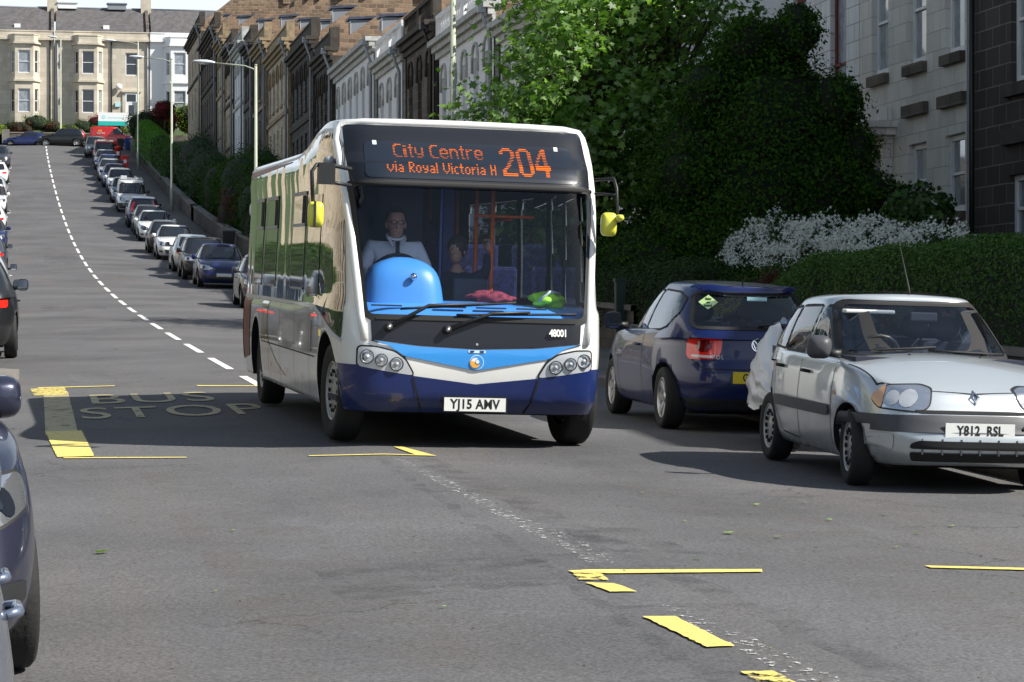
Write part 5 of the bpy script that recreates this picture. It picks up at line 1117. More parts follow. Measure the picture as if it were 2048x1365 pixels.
    # wipers
    if S.get('wipers', True):
        for (y0, y1, z0, z1) in S.get('wip', [(.30*W/1.7*-1.0,.16,.0,.02),(.20,.62,.0,.03)]):
            zb0 = S['wsg'][0][1]; pts = []
            for t in (0,.35,.7,1):
                y = y0+(y1-y0)*t; z = zb0+.02+z0+(z1-z0)*t; h = B.ray_cast(Vector((30,y,z)), Vector((-1,0,0)))[0]
                if h: pts.append((h.x+.02, y, z))
            if len(pts) > 1: m = MB(); m.tube(pts, .009, 5); m.build('wiper', M['rubber'], root)
    if S.get('aerial'): 
        ax_, ay_, az_, le, tilt = S['aerial']; m = MB(); m.tube([(ax_*a,ay_,az_-.02),(ax_*a,ay_,az_+.03),(ax_*a-math.sin(tilt)*le,ay_,az_+math.cos(tilt)*le)], [.014,.008,.003], 6); m.build('aerial', M['rubber'], root)
    if clear: cabin_interior(root, S, a, W, zt)
    return root, BA
def cabin_interior(root, S, a, W, zt):
    g = S['green']; x0, x1 = g['rwb']*a*.92, g['wsb']*a*.96
    m = MB(); m.box(x0, x1, -W*.41, W*.41, zt(0)-.02, zt(0)+.045); m.build('dashboard', M['cabin_dark'], root)
    for y in (-.36,.36):
        for x in (-.10, -.95):
            m = MB(); m.box(x-.10,x+.05,y-.22,y+.22,.75,1.06); m.sphere((x-.07,y,1.16),(.055,.13,.10)); m.tube([(x-.06,y,.98),(x-.07,y,1.14)], .03, 6); m.build('seat', M['cabin_grey'], root, bevel=.04)
    m = MB(); T = Matrix.Translation((x1-.52,-.36,zt(0)+.04))@Matrix.Rotation(R(-62),4,'Y'); m.tube([T@Vector((.18*math.cos(q*.3927),.18*math.sin(q*.3927),0)) for q in range(16)], .016, 6, closed=True); m.build('steering_wheel', M['black_plastic'], root)
    xr_ = g['wst']*a
    m = MB(); m.box(xr_+.02,xr_+.05,-.02,.20,S['H']-.20,S['H']-.13); m.build('rear_view_mirror', M['cabin_grey'], root, bevel=.01)
    for y in (-.36,): m = MB(); m.box(xr_-.02,xr_+.10,y-.20,y+.20,S['H']-.15,S['H']-.12); m.build('sun_visor', M['plate_white'], root, bevel=.01)
HATCH = dict(name='parked_car', L=4.3, W=1.79, H=1.48, paint='paint_silver', wr=.315, axf=.585, axr=-.62, tw=.205,
  shoulder=[(-1,.91),(-.93,.945),(-.6,.955),(-.2,.945),(.15,.93),(.40,.905),(.62,.855),(.80,.775),(.92,.68),(1,.56)],
  green=dict(wsb=.45, wst=.02, rwb=-.97, rwt=-.66, wt=.66, wb=.955, roof=[(-.99,1.30),(-.66,1.42),(-.3,1.475),(-.05,1.48),(.2,1.43),(.5,1.2)]),
  side=[[(.33,.985),(.285,1.03),(.03,1.36),(-.13,1.37),(-.13,.99)], [(-.155,.99),(-.155,1.37),(-.42,1.355),(-.52,1.30),(-.56,1.03),(-.52,1.0)]],
  wsg=[(-.68,.985),(.68,.985),(.545,1.385),(-.545,1.385)], rwg=[(-.60,1.03),(.60,1.03),(.50,1.36),(-.50,1.36)],
  head_d=[(.24,.77),(.30,.68),(.60,.615),(.86,.62),(.80,.70),(.55,.785),(.30,.80)], tails_d=[([(-1.0,.74),(-1.0,.88),(-.90,.925),(-.68,.92),(-.60,.87),(-.62,.74)],'tail_red')],
  panels=[('grille','front',[(-.50,.60),(.50,.60),(.46,.66),(-.46,.66)],'black_plastic',.006),('grille','front',[(-.46,.30),(.46,.30),(.55,.46),(-.55,.46)],'black_plastic',.005),('fog_lamp','front',[(.60,.32),(.76,.34),(.76,.42),(.62,.42)],'black_plastic',.006),('fog_lamp','front',[(-.60,.32),(-.76,.34),(-.76,.42),(-.62,.42)],'black_plastic',.006),
    ('bumper_skirt','rear',[(-.62,.28),(.62,.28),(.60,.36),(-.60,.36)],'black_plastic',.005)],
  seams=[('right',[(.42,.30),(.80,.34),(.76,.9)],.010),('right',[(-.30,.28),(-.30,.96)],.010),('right',[(-.34,.30),(-.90,.32),(-1.08,.60),(-1.10,.95)],.010),('top',[(1.0,-.72),(1.75,-.66),(1.98,-.42)],.008),('top',[(1.0,.72),(1.75,.66),(1.98,.42)],.008)],
  handles=[(-.02,.80),(-.42,.82)], mirror=(.29,1.0), pf=.46, pr=.52)
CLIO = dict(name='silver_hatchback', L=3.77, W=1.64, H=1.42, paint='paint_silver', wr=.285, axf=.59, axr=-.72, tw=.175, clear=True, rim='hubcap', steer=R(-5), n=150, nf=4.0,
  shoulder=[(-1,.78),(-.93,.88),(-.6,.92),(-.2,.91),(.15,.90),(.42,.885),(.60,.85),(.78,.77),(.90,.695),(1,.59)],
  nose=[(0,.93),(.12,.97),(.30,1.0),(.50,1.0),(.62,.985),(.75,.975),(.88,.955),(1,.915)], crown=.06,
  green=dict(wsb=.50, wst=.04, rwb=-.98, rwt=-.74, wt=.71, wb=.955, roof=[(-.99,1.25),(-.70,1.37),(-.3,1.415),(-.05,1.42),(.2,1.37),(.5,1.15)]),
  side=[[(.36,.945),(.32,.98),(.07,1.29),(-.10,1.31),(-.10,.945)], [(-.155,.95),(-.155,1.31),(-.46,1.295),(-.46,.955)], [(-.49,.96),(-.49,1.29),(-.66,1.26),(-.74,1.05),(-.70,.98)]],
  wsg=[(-.655,.965),(.655,.965),(.545,1.335),(-.545,1.335)], rwg=[(-.55,1.0),(.55,1.0),(.48,1.30),(-.48,1.30)],
  head_d=[(.26,.675),(.34,.610),(.66,.590),(.72,.62),(.70,.745),(.60,.775),(.38,.765)], indic=[(.26,.675),(.34,.610),(.375,.608),(.38,.765),(.36,.765)],
  tails_d=[([(-.86,.66),(-.80,.98),(-.66,.96),(-.60,.66)],'tail_red')],
  panels=[('bumper_strip','front',[(-.80,.44),(.80,.44),(.80,.555),(.30,.565),(-.30,.565),(-.80,.555)],'grey_plastic',.014),('grille','front',[(-.42,.578),(.42,.578),(.47,.60),(-.47,.60)],'seam',.006),
    ('lower_grille','front',[(-.50,.325),(.50,.325),(.50,.36),(.44,.385),(-.44,.385),(-.50,.36)],'seam',.008),('lower_grille','front',[(-.50,.30),(.50,.30),(.47,.235),(-.47,.235)],'seam',.008),
    ('fog_blank','front',[(-.60,.30),(-.74,.31),(-.76,.40),(-.70,.43),(-.60,.42)],'paint_silver',.006),
    ('door_strip','right',[(-1.02,.49),(.68,.49),(.72,.53),(.68,.575),(-1.02,.575)],'grey_plastic',.016),('door_strip','left',[(-1.02,.49),(.68,.49),(.68,.575),(-1.02,.575)],'grey_plastic',.016),
    ('side_repeater','right',[(.79,.655),(.83,.655),(.83,.69),(.79,.69)],'amber',.010),('sunroof','top',[(-.85,-.42),(-.15,-.42),(-.15,.42),(-.85,.42)],'auto_glass',.02)],
  seams=[('right',[(.74,.28),(.74,.90)],.010),('right',[(-.24,.26),(-.24,.94)],.010),('right',[(-.28,.26),(-.80,.28),(-1.04,.50),(-1.08,.70),(-1.22,.95)],.010),('top',[(.95,-.74),(1.45,-.66),(1.66,-.46),(1.70,0)],.009),('top',[(.95,.74),(1.45,.66),(1.66,.46),(1.70,0)],.009)],
  handles=[(-.02,.80),(-.46,.81)], handle_mat='seam', mirror_mat='grey_plastic', mirror=(.36,.98), pf=.462, pr=.60, plate=dict(front='Y812  RSL'), aerial=(.00,.0,1.43,.55,R(38)), wip=[(-.62,.05,.0,.045),(-.02,.60,.02,.0)])
POLO = dict(name='blue_hatchback', L=3.97, W=1.68, H=1.46, paint='paint_polo', wr=.305, axf=.63, axr=-.615, tw=.20, clear=True, n=150, nr=3.4,
  shoulder=[(-1,.97),(-.93,.99),(-.6,.965),(-.2,.94),(.15,.92),(.40,.90),(.62,.86),(.80,.79),(.92,.70),(1,.58)],
  tail=[(0,.945),(.12,.985),(.30,1.0),(.48,.995),(.60,.965),(.8,.955),(1,.94)],
  green=dict(wsb=.47, wst=.05, rwb=-.965, rwt=-.74, wt=.65, wb=.95, rcurve=1.35, nr=4.6, roof=[(-.99,1.34),(-.78,1.40),(-.4,1.455),(-.05,1.46),(.2,1.41),(.5,1.18)]),
  side=[[(.36,.965),(.31,1.01),(.06,1.34),(-.17,1.355),(-.17,.965)], [(-.20,.965),(-.20,1.36),(-.52,1.345),(-.66,1.29),(-.69,1.16),(-.60,1.02),(-.50,.985)]],
  wsg=[(-.66,.97),(.66,.97),(.54,1.36),(-.54,1.36)], rwg=[(-.605,1.03),(.605,1.03),(.51,1.335),(-.51,1.335)],
  head_d=[(.24,.77),(.30,.68),(.60,.62),(.80,.63),(.76,.72),(.55,.79),(.30,.80)],
  tails_d=[([(-.92,.715),(-.94,.90),(-.88,.985),(-.66,.985),(-.55,.91),(-.56,.705)],'tail_red'),([(-.82,.795),(-.85,.84),(-.82,.89),(-.75,.905),(-.69,.88),(-.67,.84),(-.69,.795),(-.75,.775)],'tail_dark'),([(-.88,.722),(-.88,.748),(-.62,.755),(-.62,.729)],'tail_white')],
  panels=[('bumper_skirt','rear',[(-.68,.24),(.68,.24),(.66,.33),(-.66,.33)],'black_plastic',.004),('spoiler','rear',[(-.52,1.36),(.52,1.36),(.50,1.395),(-.50,1.395)],'paint_polo',.05),('brake_light','rear',[(-.17,1.352),(.17,1.352),(.17,1.372),(-.17,1.372)],'tail_dark',.03),
    ('roof_panel','top',[(-1.35,-.42),(-.1,-.46),(-.1,.46),(-1.35,.42)],'paint_black',.004)],
  seams=[('right',[(.46,.27),(.66,.30),(.74,.55),(.72,.92)],.010),('right',[(-.46,.26),(-.44,.6),(-.42,.95)],.010),('rear',[(-.60,.96),(-.60,.70),(-.52,.62),(.52,.62),(.60,.70),(.60,.96)],.010),('rear',[(-.76,.47),(-.45,.44),(.45,.44),(.76,.47)],.008)],
  handles=[(-.10,.80)], mirror=(.36,.99), pf=.46, pr=.545, plate=dict(rear='GJ11 KLR'), aerial=(-.62,0,1.43,.16,R(50)), wipers=False)
SUV = dict(HATCH, H=1.68, L=4.4, W=1.82, wr=.35, archr=.40, low_tail=False, shoulder=[(-1,.95),(-.93,1.06),(-.6,1.08),(-.2,1.07),(.15,1.06),(.40,1.04),(.62,1.0),(.80,.94),(.92,.84),(1,.68)], sill=[(-1,.36),(-.85,.30),(.85,.29),(1,.32)],
  green=dict(wsb=.45, wst=.06, rwb=-.97, rwt=-.82, wt=.72, wb=.95, roof=[(-.99,1.56),(-.72,1.64),(-.3,1.68),(-.05,1.68),(.2,1.63),(.5,1.38)]),
  side=[[(.33,1.11),(.285,1.15),(.06,1.54),(-.13,1.56),(-.13,1.11)], [(-.155,1.11),(-.155,1.56),(-.46,1.56),(-.46,1.12)], [(-.49,1.12),(-.49,1.55),(-.72,1.52),(-.80,1.30),(-.78,1.14)]],
  wsg=[(-.68,1.12),(.68,1.12),(.57,1.58),(-.57,1.58)], rwg=[(-.60,1.16),(.60,1.16),(.54,1.55),(-.54,1.55)],
  head_d=[(.28,.90),(.32,.80),(.60,.77),(.84,.78),(.80,.90),(.55,.945),(.34,.95)], tails_d=[([(-.92,.92),(-.84,1.46),(-.74,1.44),(-.70,.92)],'tail_red')],
  panels=[('grille','front',[(-.50,.72),(.50,.72),(.48,.88),(-.48,.88)],'black_plastic',.006),('lower_grille','front',[(-.6,.42),(.6,.42),(.6,.58),(-.6,.58)],'black_plastic',.006)], handles=[(-.02,.95),(-.42,.96)], mirror=(.29,1.13), pf=.63, pr=.72)
VAN = dict(HATCH, name='parked_van', H=1.82, L=4.38, W=1.80, wr=.315, low_tail=False, shoulder=[(-1,1.0),(-.93,1.05),(-.6,1.06),(-.2,1.06),(.15,1.06),(.36,1.05),(.62,.98),(.80,.90),(.92,.80),(1,.64)],
  green=dict(wsb=.56, wst=.16, rwb=-.995, rwt=-.95, wt=.82, wb=.96, nr=8, roof=[(-.99,1.79),(-.72,1.82),(-.3,1.82),(-.0,1.80),(.2,1.75),(.55,1.5)]),
  side=[[(.47,1.12),(.42,1.16),(.20,1.56),(.02,1.60),(.02,1.10)]], wsg=[(-.70,1.10),(.70,1.10),(.62,1.66),(-.62,1.66)], rwg=[(-.62,1.15),(.62,1.15),(.60,1.60),(-.60,1.60)],
  head_d=[(.28,.86),(.32,.74),(.60,.70),(.82,.71),(.78,.83),(.55,.90),(.34,.93)], tails_d=[([(-.84,.85),(-.84,1.2),(-.74,1.2),(-.70,.85)],'tail_red')],
  panels=[('bumper','front',[(-.86,.28),(.86,.28),(.86,.56),(.5,.60),(-.5,.60),(-.86,.56)],'black_plastic',.02),('grille','front',[(-.44,.66),(.44,.66),(.40,.74),(-.40,.74)],'black_plastic',.008)], handles=[(.10,.95),(-.42,.96)], mirror=(.44,1.2), mirror_mat='black_plastic', pf=.48, pr=.62, wip=[(-.6,.1,0,.02),(.1,.62,0,.02)])
def vary(S, **k): d = dict(S); d.update(k); return d
PARK = 'cars parked along the kerb'
def set_car(root, S, x, y, heading, label, cat='car', group=PARK):
    tag(root, label, cat, group); place(root, x, y, heading, .004)
DN, UP = R(-90), R(90)                # facing down the hill (towards the camera) / up it
clio, B_clio = make_car(CLIO); set_car(clio, CLIO, 6.82, 20.15, R(-92.0), 'silver hatchback with a long roof aerial parked in the right foreground', group=None)
polo, B_polo = make_car(POLO); set_car(polo, POLO, 6.96, 26.80, R(89.0), 'dark blue three-door hatchback seen from behind, next to the bus', group=None)
HT = make_car(HATCH)[0]; ET = make_car(SUV)[0]; VT = make_car(VAN)[0]
used = set()
def park(proto, x, y, heading, paintname, label, cat='car', sc=(1,1,1), dark_rim=False):
    r = copy_tree(proto)
    if paintname != 'paint_silver': remat(r, 'paint_silver', M[paintname])
    tag(r, label, cat, PARK); place(r, x, y, heading, .004)
    r.scale = sc; return r
def rx(y, o=3.35): return xc(y)+o
HW = .89
def rp(proto, y_near, o_side, heading, paintn, label, cat='car', sc=(1,1,1), ax=None):
    "right-hand kerb: y_near = the road-side wheel nearest the camera; o_side its offset"
    L = 4.3*sc[0]; hwid = .88*sc[1]; yc_ = y_near+L/2*(.60)
    return park(proto, xc(yc_)+o_side+hwid-.05, yc_, heading, paintn, label, cat, sc)
rp(HT, 73.5, 3.2, DN, 'paint_grey', 'dark grey hatchback just behind the rear corner of the bus')
rp(HT, 92.0, 3.3, DN, 'paint_navy', 'navy blue hatchback facing down the hill, nearest fully visible one left of the bus', sc=(1,.99,1))
rp(ET, 99.3, 3.25, DN, 'paint_black', 'black car with round fog lamps behind the navy hatchback', sc=(1,1,.92))
rp(HT, 106.5, 3.3, UP, 'paint_silver', 'silver hatchback showing its red tail light in front of a white car', sc=(.95,.95,1))
rp(HT, 117.6, 3.3, DN, 'paint_white', 'white car half hidden behind the silver hatchback with red tail light', sc=(.98,.96,1.0))
rp(HT, 123.2, 3.2, UP, 'paint_black', 'small black hatchback with bright red tail lights below the white hatchback', sc=(.88,.93,1.02))
rp(HT, 134.0, 3.3, DN, 'paint_white', 'white hatchback with a large grille facing down the hill below the tall black car', sc=(1.02,1.0,1.0))
rp(HT, 139.8, 3.35, DN, 'paint_grey', 'dark grey estate car peeping out behind the white hatchback', sc=(1.05,1,1))
rp(ET, 146.0, 3.3, UP, 'paint_navy', 'dark tall car with high red tail lights below the white van', sc=(1.0,1,1.0))
rp(VT, 160.3, 3.35, DN, 'paint_white', 'white van with a ladder rack parked on the hill', 'van')
rp(HT, 168.8, 3.3, DN, 'paint_slate', 'silver blue car squeezed behind the white van', sc=(.95,.97,1.04))
rp(ET, 177.0, 3.4, DN, 'paint_white', 'white estate car above the white van', sc=(1.05,1,.98))
rp(HT, 184.0, 3.3, DN, 'paint_navy', 'dark car beside the upper kerb behind the white estate car', sc=(1,1,1.05))
rp(HT, 191.0, 3.25, DN, 'paint_silver', 'light silver car on the upper hill with a blue car behind it', sc=(1,1,1.03))
rp(HT, 197.5, 3.4, DN, 'paint_blue', 'blue car, only its roof showing between two silver cars')
rp(HT, 204.5, 3.4, DN, 'paint_silver', 'pale silver car below the red van', sc=(1,1,1.0))
rp(VT, 211.0, 3.5, DN, 'paint_red', 'dark red van parked near the top of the hill', 'van', sc=(1,1,1.02))
rp(ET, 221.5, 3.1, DN, 'paint_grey', 'dark four-by-four at the head of the parked row', sc=(1,1,1))
# cross street
def free(proto, x, y, z, heading, paintn, label, cat='car', sc=(1,1,1)):
    r = copy_tree(proto)
    if paintn != 'paint_silver': remat(r, 'paint_silver', M[paintn])
    tag(r, label, cat, 'vehicles on the cross street'); r.location = (x,y,z); r.rotation_euler = (0,0,heading); r.scale = sc; return r
pv = free(VT, 7.6, 245.3, 19.36, R(-14), 'paint_red', 'bright red post van standing side on in the cross street', 'van', (1,1,1.04))
for (tx_, sz, xx, zz) in (('Royal Mail', .20, -1.05, 1.22),):
    t = text_mesh(tx_, sz, M['plate_white'], 'lettering', pv, (xx,-.885,zz), (R(90),0,0), .004, .9)
m = MB(); m.box(-1.3,-.95,-.90,-.885,1.34,1.50); m.build('emblem', M['logo_orange'], pv)
free(ET, 2.9, 246.2, 19.38, R(170), 'paint_black', 'black car side on at the top of the street', sc=(1.05,1,1.02))
free(HT, -.4, 247.6, 19.38, R(172), 'paint_navy', 'dark blue car with sunlit windows side on at the top of the street')
free(HT, -6.3, 249.2, 19.38, R(176), 'paint_blue', 'bright blue car at the left end of the cross street')
free(ET, 6.6, 249.8, 19.38, R(178), 'paint_white', 'white car roof showing behind the post van', sc=(1,1,.95))
# left-hand kerb, only the road-side flanks are in view
def lp(proto, x_side, y_c, heading, paintn, label, cat='car', sc=(1,1,1)): return park(proto, x_side-.895*sc[1], y_c, heading, paintn, label, cat, sc)
L1 = lp(HT, -.06, 7.45, R(93), 'paint_slate', 'silver blue car closest to the camera at the bottom left edge', sc=(1.0,1,1))
L2 = lp(HT, -.12, 12.1, R(-82), 'paint_indigo', 'dark indigo car facing the camera behind the silver blue one', sc=(1,1,1.04))
for q_ in (L1, L2):
    for c_ in q_.children:
        if c_.name.startswith('door_mirror'): c_.location.y = -.13 if c_.data.vertices[0].co.y > 0 else .13
L3 = lp(HT, -.16, 44.4, UP, 'paint_black', 'black car with glowing red tail light and pale mirror at the left edge', sc=(1,1,1.1))
lp(HT, -.28, 52.5, UP, 'paint_grey', 'dark grey car in front of the black one at the left edge')
lp(HT, -.50, 76, UP, 'paint_silver', 'silver hatchback at the left edge halfway up')
lp(HT, -.80, 103.5, UP, 'paint_grey', 'dark estate car with a pale plate at the left edge', sc=(1.05,1,1))
lp(HT, -1.0, 125, DN, 'paint_navy', 'navy car at the left edge with its mirror out')
lp(HT, -1.15, 141, UP, 'paint_white', 'white hatchback at the left edge beside a dark mirror')
lp(ET, -1.3, 158, DN, 'paint_white', 'white tall car at the left edge on the upper hill')
lp(HT, -1.35, 171, UP, 'paint_silver', 'silver car at the left edge on the upper hill')
lp(HT, -1.4, 188, UP, 'paint_white', 'white car with red tail light at the upper left edge')
lp(ET, -1.45, 206, DN, 'paint_grey', 'dark grey car topmost at the left edge')

for t_ in (HT, ET, VT):
    for o in list(t_.children_recursive)+[t_]: bpy.data.objects.remove(o)
# ---------------------------------------------------------------- the bus
BX, BY, BH = 3.68, 22.95, R(-90+1.2)
bus = empty('city_bus', (0,0,0), 0, 'white and navy single-deck bus coming down the hill with an orange lit destination sign', 'bus')
BW = 2.40
zt_b = interp([(-7.3,2.50),(-6.9,2.54),(-2.7,2.55),(-2.1,2.585),(-1.3,2.70),(-.6,2.765),(.2,2.765),(.9,2.75)])
def tz(z): return (z-.30)/2.28
ws_b = interp([(0,.965),(tz(.55),.99),(tz(.8),1.0),(tz(1.08),1.0),(tz(1.16),.978),(tz(1.6),.972),(tz(2.2),.958),(.90,.972),(.96,.965),(1,.950)])
xf_b = interp([(0,.66),(tz(.42),.79),(tz(.75),.82),(tz(1.05),.78),(tz(1.5),.66),(tz(2.2),.40),(.90,.17),(.96,.03),(1,-.09)])
xr_b = interp([(0,-7.12),(.1,-7.2),(1,-7.15)])
mb = MB(); rb = plan_ring(340, 10.5, 26, L=8.0, W=BW)
ts = [0]+[tz(z) for z in (.34,.40,.46,.52,.58,.64,.69,.76,.84,.92,1.0,1.06,1.10,1.14,1.18,1.25,1.35,1.45,1.55,1.65,1.75,1.85,1.95,2.05,2.15,2.25)]+[.89,.92,.95,.975,1]
shell(mb, rb, BW, zt_b, lambda x: .30, ws_b, xf_b, xr_b, ts, crown=.03, edge=.04, xm=-3.2, rounds=((.995,.38),(.982,.72),(.955,.93),(.91,1.0)))
bb = mb.build('body', [M['bus_white'], M['bus_navy'], M['arch_black']], bus, weld=True)
bm = bmesh.new(); bm.from_mesh(bb.data); bmesh.ops.recalc_face_normals(bm, faces=bm.faces); bm.to_mesh(bb.data); bm.free()
cut_arches(bb, [(0,.44,.50),(-5.6,.44,.50)], BW, .36)
for p in bb.data.polygons:
    if p.material_index == 0:
        p.use_smooth = True
BB = bvh_of([bb])
def bp(name, ax, ol, mt, off=.004, r=.03, step=.06, hole=None, parent=None, mir=False):
    o = rnd_poly(ol, r, 4) if r else [Vector(p) for p in ol]
    return panel(BB, [(p.x,p.y) for p in o], ax, name, M[mt], parent or bus, off, step, hole=hole, mirror=mir)
def sym(pts): return pts+[(-p[0],p[1]) for p in pts[::-1]]
ws_ol = rnd_poly([(-.925,1.12),(.925,1.12),(1.02,2.20),(-1.02,2.20)], .05, 4)
ws_in = [(p.x,p.y) for p in ws_ol]
windscreen = panel(BB, ws_in, 'front', 'windscreen', M['windscreen_glass'], bus, .004, .08)
panel(BB, [(p.x,p.y) for p in inset(ws_ol,-.055)], 'front', 'windscreen_seal', M['rubber'], windscreen, .010, .05, hole=ws_in)
hd = bp('destination_window', 'front', [(-1.045,2.215),(1.045,2.215),(1.065,2.45),(1.06,2.745),(-1.06,2.745),(-1.065,2.45)], 'bus_black', .006, .04)
board = bp('display_board', 'front', [(-.93,2.275),(.93,2.275),(.91,2.60),(-.91,2.60)], 'led_board', .010, .06, parent=hd)
bp('black_panel', 'front', [(-.905,1.075),(.905,1.075),(.895,.905),(.5,.862),(0,.843),(-.5,.862),(-.895,.905)], 'bus_black', .009, .01, .04)
bp('blue_band', 'front', [(-.89,.898),(-.5,.856),(0,.837),(.5,.856),(.89,.898),(.76,.862),(.62,.775),(0,.665),(-.62,.775),(-.76,.862)], 'bus_blue', .012, .01, .04)
bp('navy_bumper', 'front', [(-1.10,.692),(-.95,.687),(-.55,.61),(0,.548),(.55,.61),(.95,.687),(1.10,.692),(1.08,.302),(-1.08,.302)], 'bus_navy', .009, .01, .035)
for s in (-1,1): bp('navy_corner', 'd%d' % (45*s), [(s*-.0+s*q[0],q[1]) for q in ((.51,.302),(.51,.694),(.08,.690),(.08,.302))], 'bus_navy', .007, .0, .035)
for s in (-1,1):
    hl = bp('headlight', 'front', [(s*1.0,.845),(s*.86,.842),(s*.70,.805),(s*.61,.74),(s*.535,.612),(s*.75,.640),(s*1.0,.682)], 'chrome' if 0 else 'lamp_silver' if 'lamp_silver' in M else 'alloy', .012, .035, .04)
    q = rnd_poly([(s*1.0,.845),(s*.86,.842),(s*.70,.805),(s*.61,.74),(s*.535,.612),(s*.75,.640),(s*1.0,.682)], .035, 4)
    panel(BB, [(p.x,p.y) for p in inset(q,-.014)], 'front', 'lamp_surround', M['seam'], hl, .008, .05, hole=[(p.x,p.y) for p in q])
    for (cy, cz_, rr) in ((.935,.762,.052),(.815,.735,.047),(.685,.705,.050)):
        c = BB.ray_cast(Vector((30,s*cy,cz_)), Vector((-1,0,0)))[0]; T = Matrix.Translation((c.x-.02, s*cy, cz_))@Matrix.Rotation(R(90),4,'Y')@Matrix.Identity(4)
        m = MB(); m.lathe([(rr*1.15,.034),(rr*1.18,.046),(rr*1.06,.050),(rr*1.0,.040)], 24, 0, T); m.lathe([(rr,.040),(rr*.7,.026),(rr*.35,.018),(0,.016)], 24, 1, T); m.lathe([(rr*.42,.034),(rr*.36,.046),(0,.050)], 18, 2, T)
        m.build('lamp', [M['rubber'], M['lamp_refl'], M['lamp_lens']], hl)
    bp('panel_gap', 'front', strip2([(s*.54,.60),(s*.50,.45),(s*.445,.31)], .016), 'seam', .015, 0, parent=bb)
bp('panel_gap', 'front', strip2([(-.90,.90),(-.76,.868),(-.63,.79),(-.54,.61)], .012), 'seam', .010, 0, parent=bb); bp('panel_gap', 'front', strip2([(.90,.90),(.76,.868),(.63,.79),(.54,.61)], .012), 'seam', .010, 0, parent=bb)
# number plate, fleet number, emblem
c = max((BB.ray_cast(Vector((30,y_,z_)), Vector((-1,0,0)))[0] for z_ in (.31,.375,.44) for y_ in (-.27,0,.27)), key=lambda p: p.x); c = Vector((c.x+.004,0,.375))
m = MB(); m.box(c.x+.010,c.x+.020,-.265,.265,.318,.432); m.box(c.x+.004,c.x+.012,-.28,.28,.305,.445,1); npl = m.build('number_plate', [M['plate_white'], M['seam']], bus)
text_mesh('YJ15 AMV', .112, M['ink'], 'plate_text', npl, (c.x+.0212,0,.375), (R(90),0,R(90)), .003, .86, .0006, 1.06)
c = BB.ray_cast(Vector((30,.70,1.0)), Vector((-1,0,0)))[0]
text_mesh('48001', .085, M['plate_white'], 'fleet_number', bus, (c.x+.030,.70,.995), (R(83),0,R(96)), .003, .82, .0006, .92)
def disc_f(y, z, r, mt, off, name, parent, a0=0, a1=360, rin=0, sy=1):
    n = 24; pts = [(y+sy*r*math.cos(R(a0+(a1-a0)*k/n)), z+r*math.sin(R(a0+(a1-a0)*k/n))) for k in range(n if a1-a0 == 360 else n+1)]
    if rin: pts += [(y+sy*rin*math.cos(R(a0+(a1-a0)*k/n))-.012, z+rin*math.sin(R(a0+(a1-a0)*k/n))) for k in range(n,-1,-1)]
    return panel(BB, pts, 'front', name, M[mt], parent, off, .06)
em = disc_f(0,.735,.062,'logo_pale',.015,'emblem',bus); disc_f(0,.735,.056,'bus_blue',.017,'emblem_ring',em); disc_f(-.012,.732,.042,'plate_white',.019,'emblem_ring',em)
disc_f(-.014,.730,.042,'logo_orange',.021,'emblem_crescent',em,150,345,.0); disc_f(.014,.742,.024,'bus_blue',.023,'emblem_ring',em); disc_f(.004,.740,.016,'plate_white',.025,'emblem_ring',em)
bg_ = bp('badge', 'front', [(-.075,.835),(.075,.835),(.075,.812),(-.075,.812)], 'logo_pale', .016, .011, .03); bp('badge_mark','front',[(-.06,.832),(-.02,.832),(-.03,.815),(-.06,.815)],'bus_navy',.019,.006,.03,parent=bg_); bp('badge_mark','front',[(.06,.832),(.02,.832),(.03,.815),(.06,.815)],'bus_navy',.019,.006,.03,parent=bg_)
disc_f(-.0,.885,.010,'alloy',.012,'lock',bus)
# dot-matrix lettering
F5 = {'C':["01111","11000","10000","10000","10000","10000","10000","11000","01111"],'i':["00","11","00","11","11","11","11","11","11"],
 't':["010","010","111","010","010","010","010","010","011"],'y':["00000","00000","10001","10001","10001","10001","01111","00001","01110"],
 'e':["00000","00000","01110","11011","10001","11111","10000","11001","01110"],'n':["00000","00000","11110","11011","10001","10001","10001","10001","10001"],
 'r':["0000","0000","1011","1100","1000","1000","1000","1000","1000"],' ':["00"]*9}
F3 = {'v':["00000","00000","10001","10001","10001","01010","00100"],'i':["1","0","1","1","1","1","1"],'a':["0000","0000","0110","0001","0111","1001","0111"],'R':["1110","1001","1001","1110","1100","1010","1001"],
 'o':["0000","0000","0110","1001","1001","1001","0110"],'y':["0000","0000","1001","1001","0111","0001","0110"],'l':["1"]*7,'V':["10001","10001","10001","10001","10001","01010","00100"],'c':["000","000","011","100","100","100","011"],
 't':["010","010","111","010","010","010","001"],'r':["000","000","101","110","100","100","100"],'H':["1001","1001","1001","1111","1001","1001","1001"],' ':["00"]*7}
F2 = {'2':["00111100","01111110","11000011","11000011","00000011","00000011","00000110","00000110","00001100","00011000","00011000","00110000","01100000","11000000","11000000","11111111","11111111"],
 '0':["00111100","01111110","11000011","11000011","11000011","11000011","11000011","11000011","11000011","11000011","11000011","11000011","11000011","11000011","11000011","01111110","00111100"],
 '4':["00000110","00001110","00001110","00011110","00010110","00110110","00100110","01100110","01000110","11000110","11111111","11111111","11111111","00000110","00000110","00000110","00000110"]}
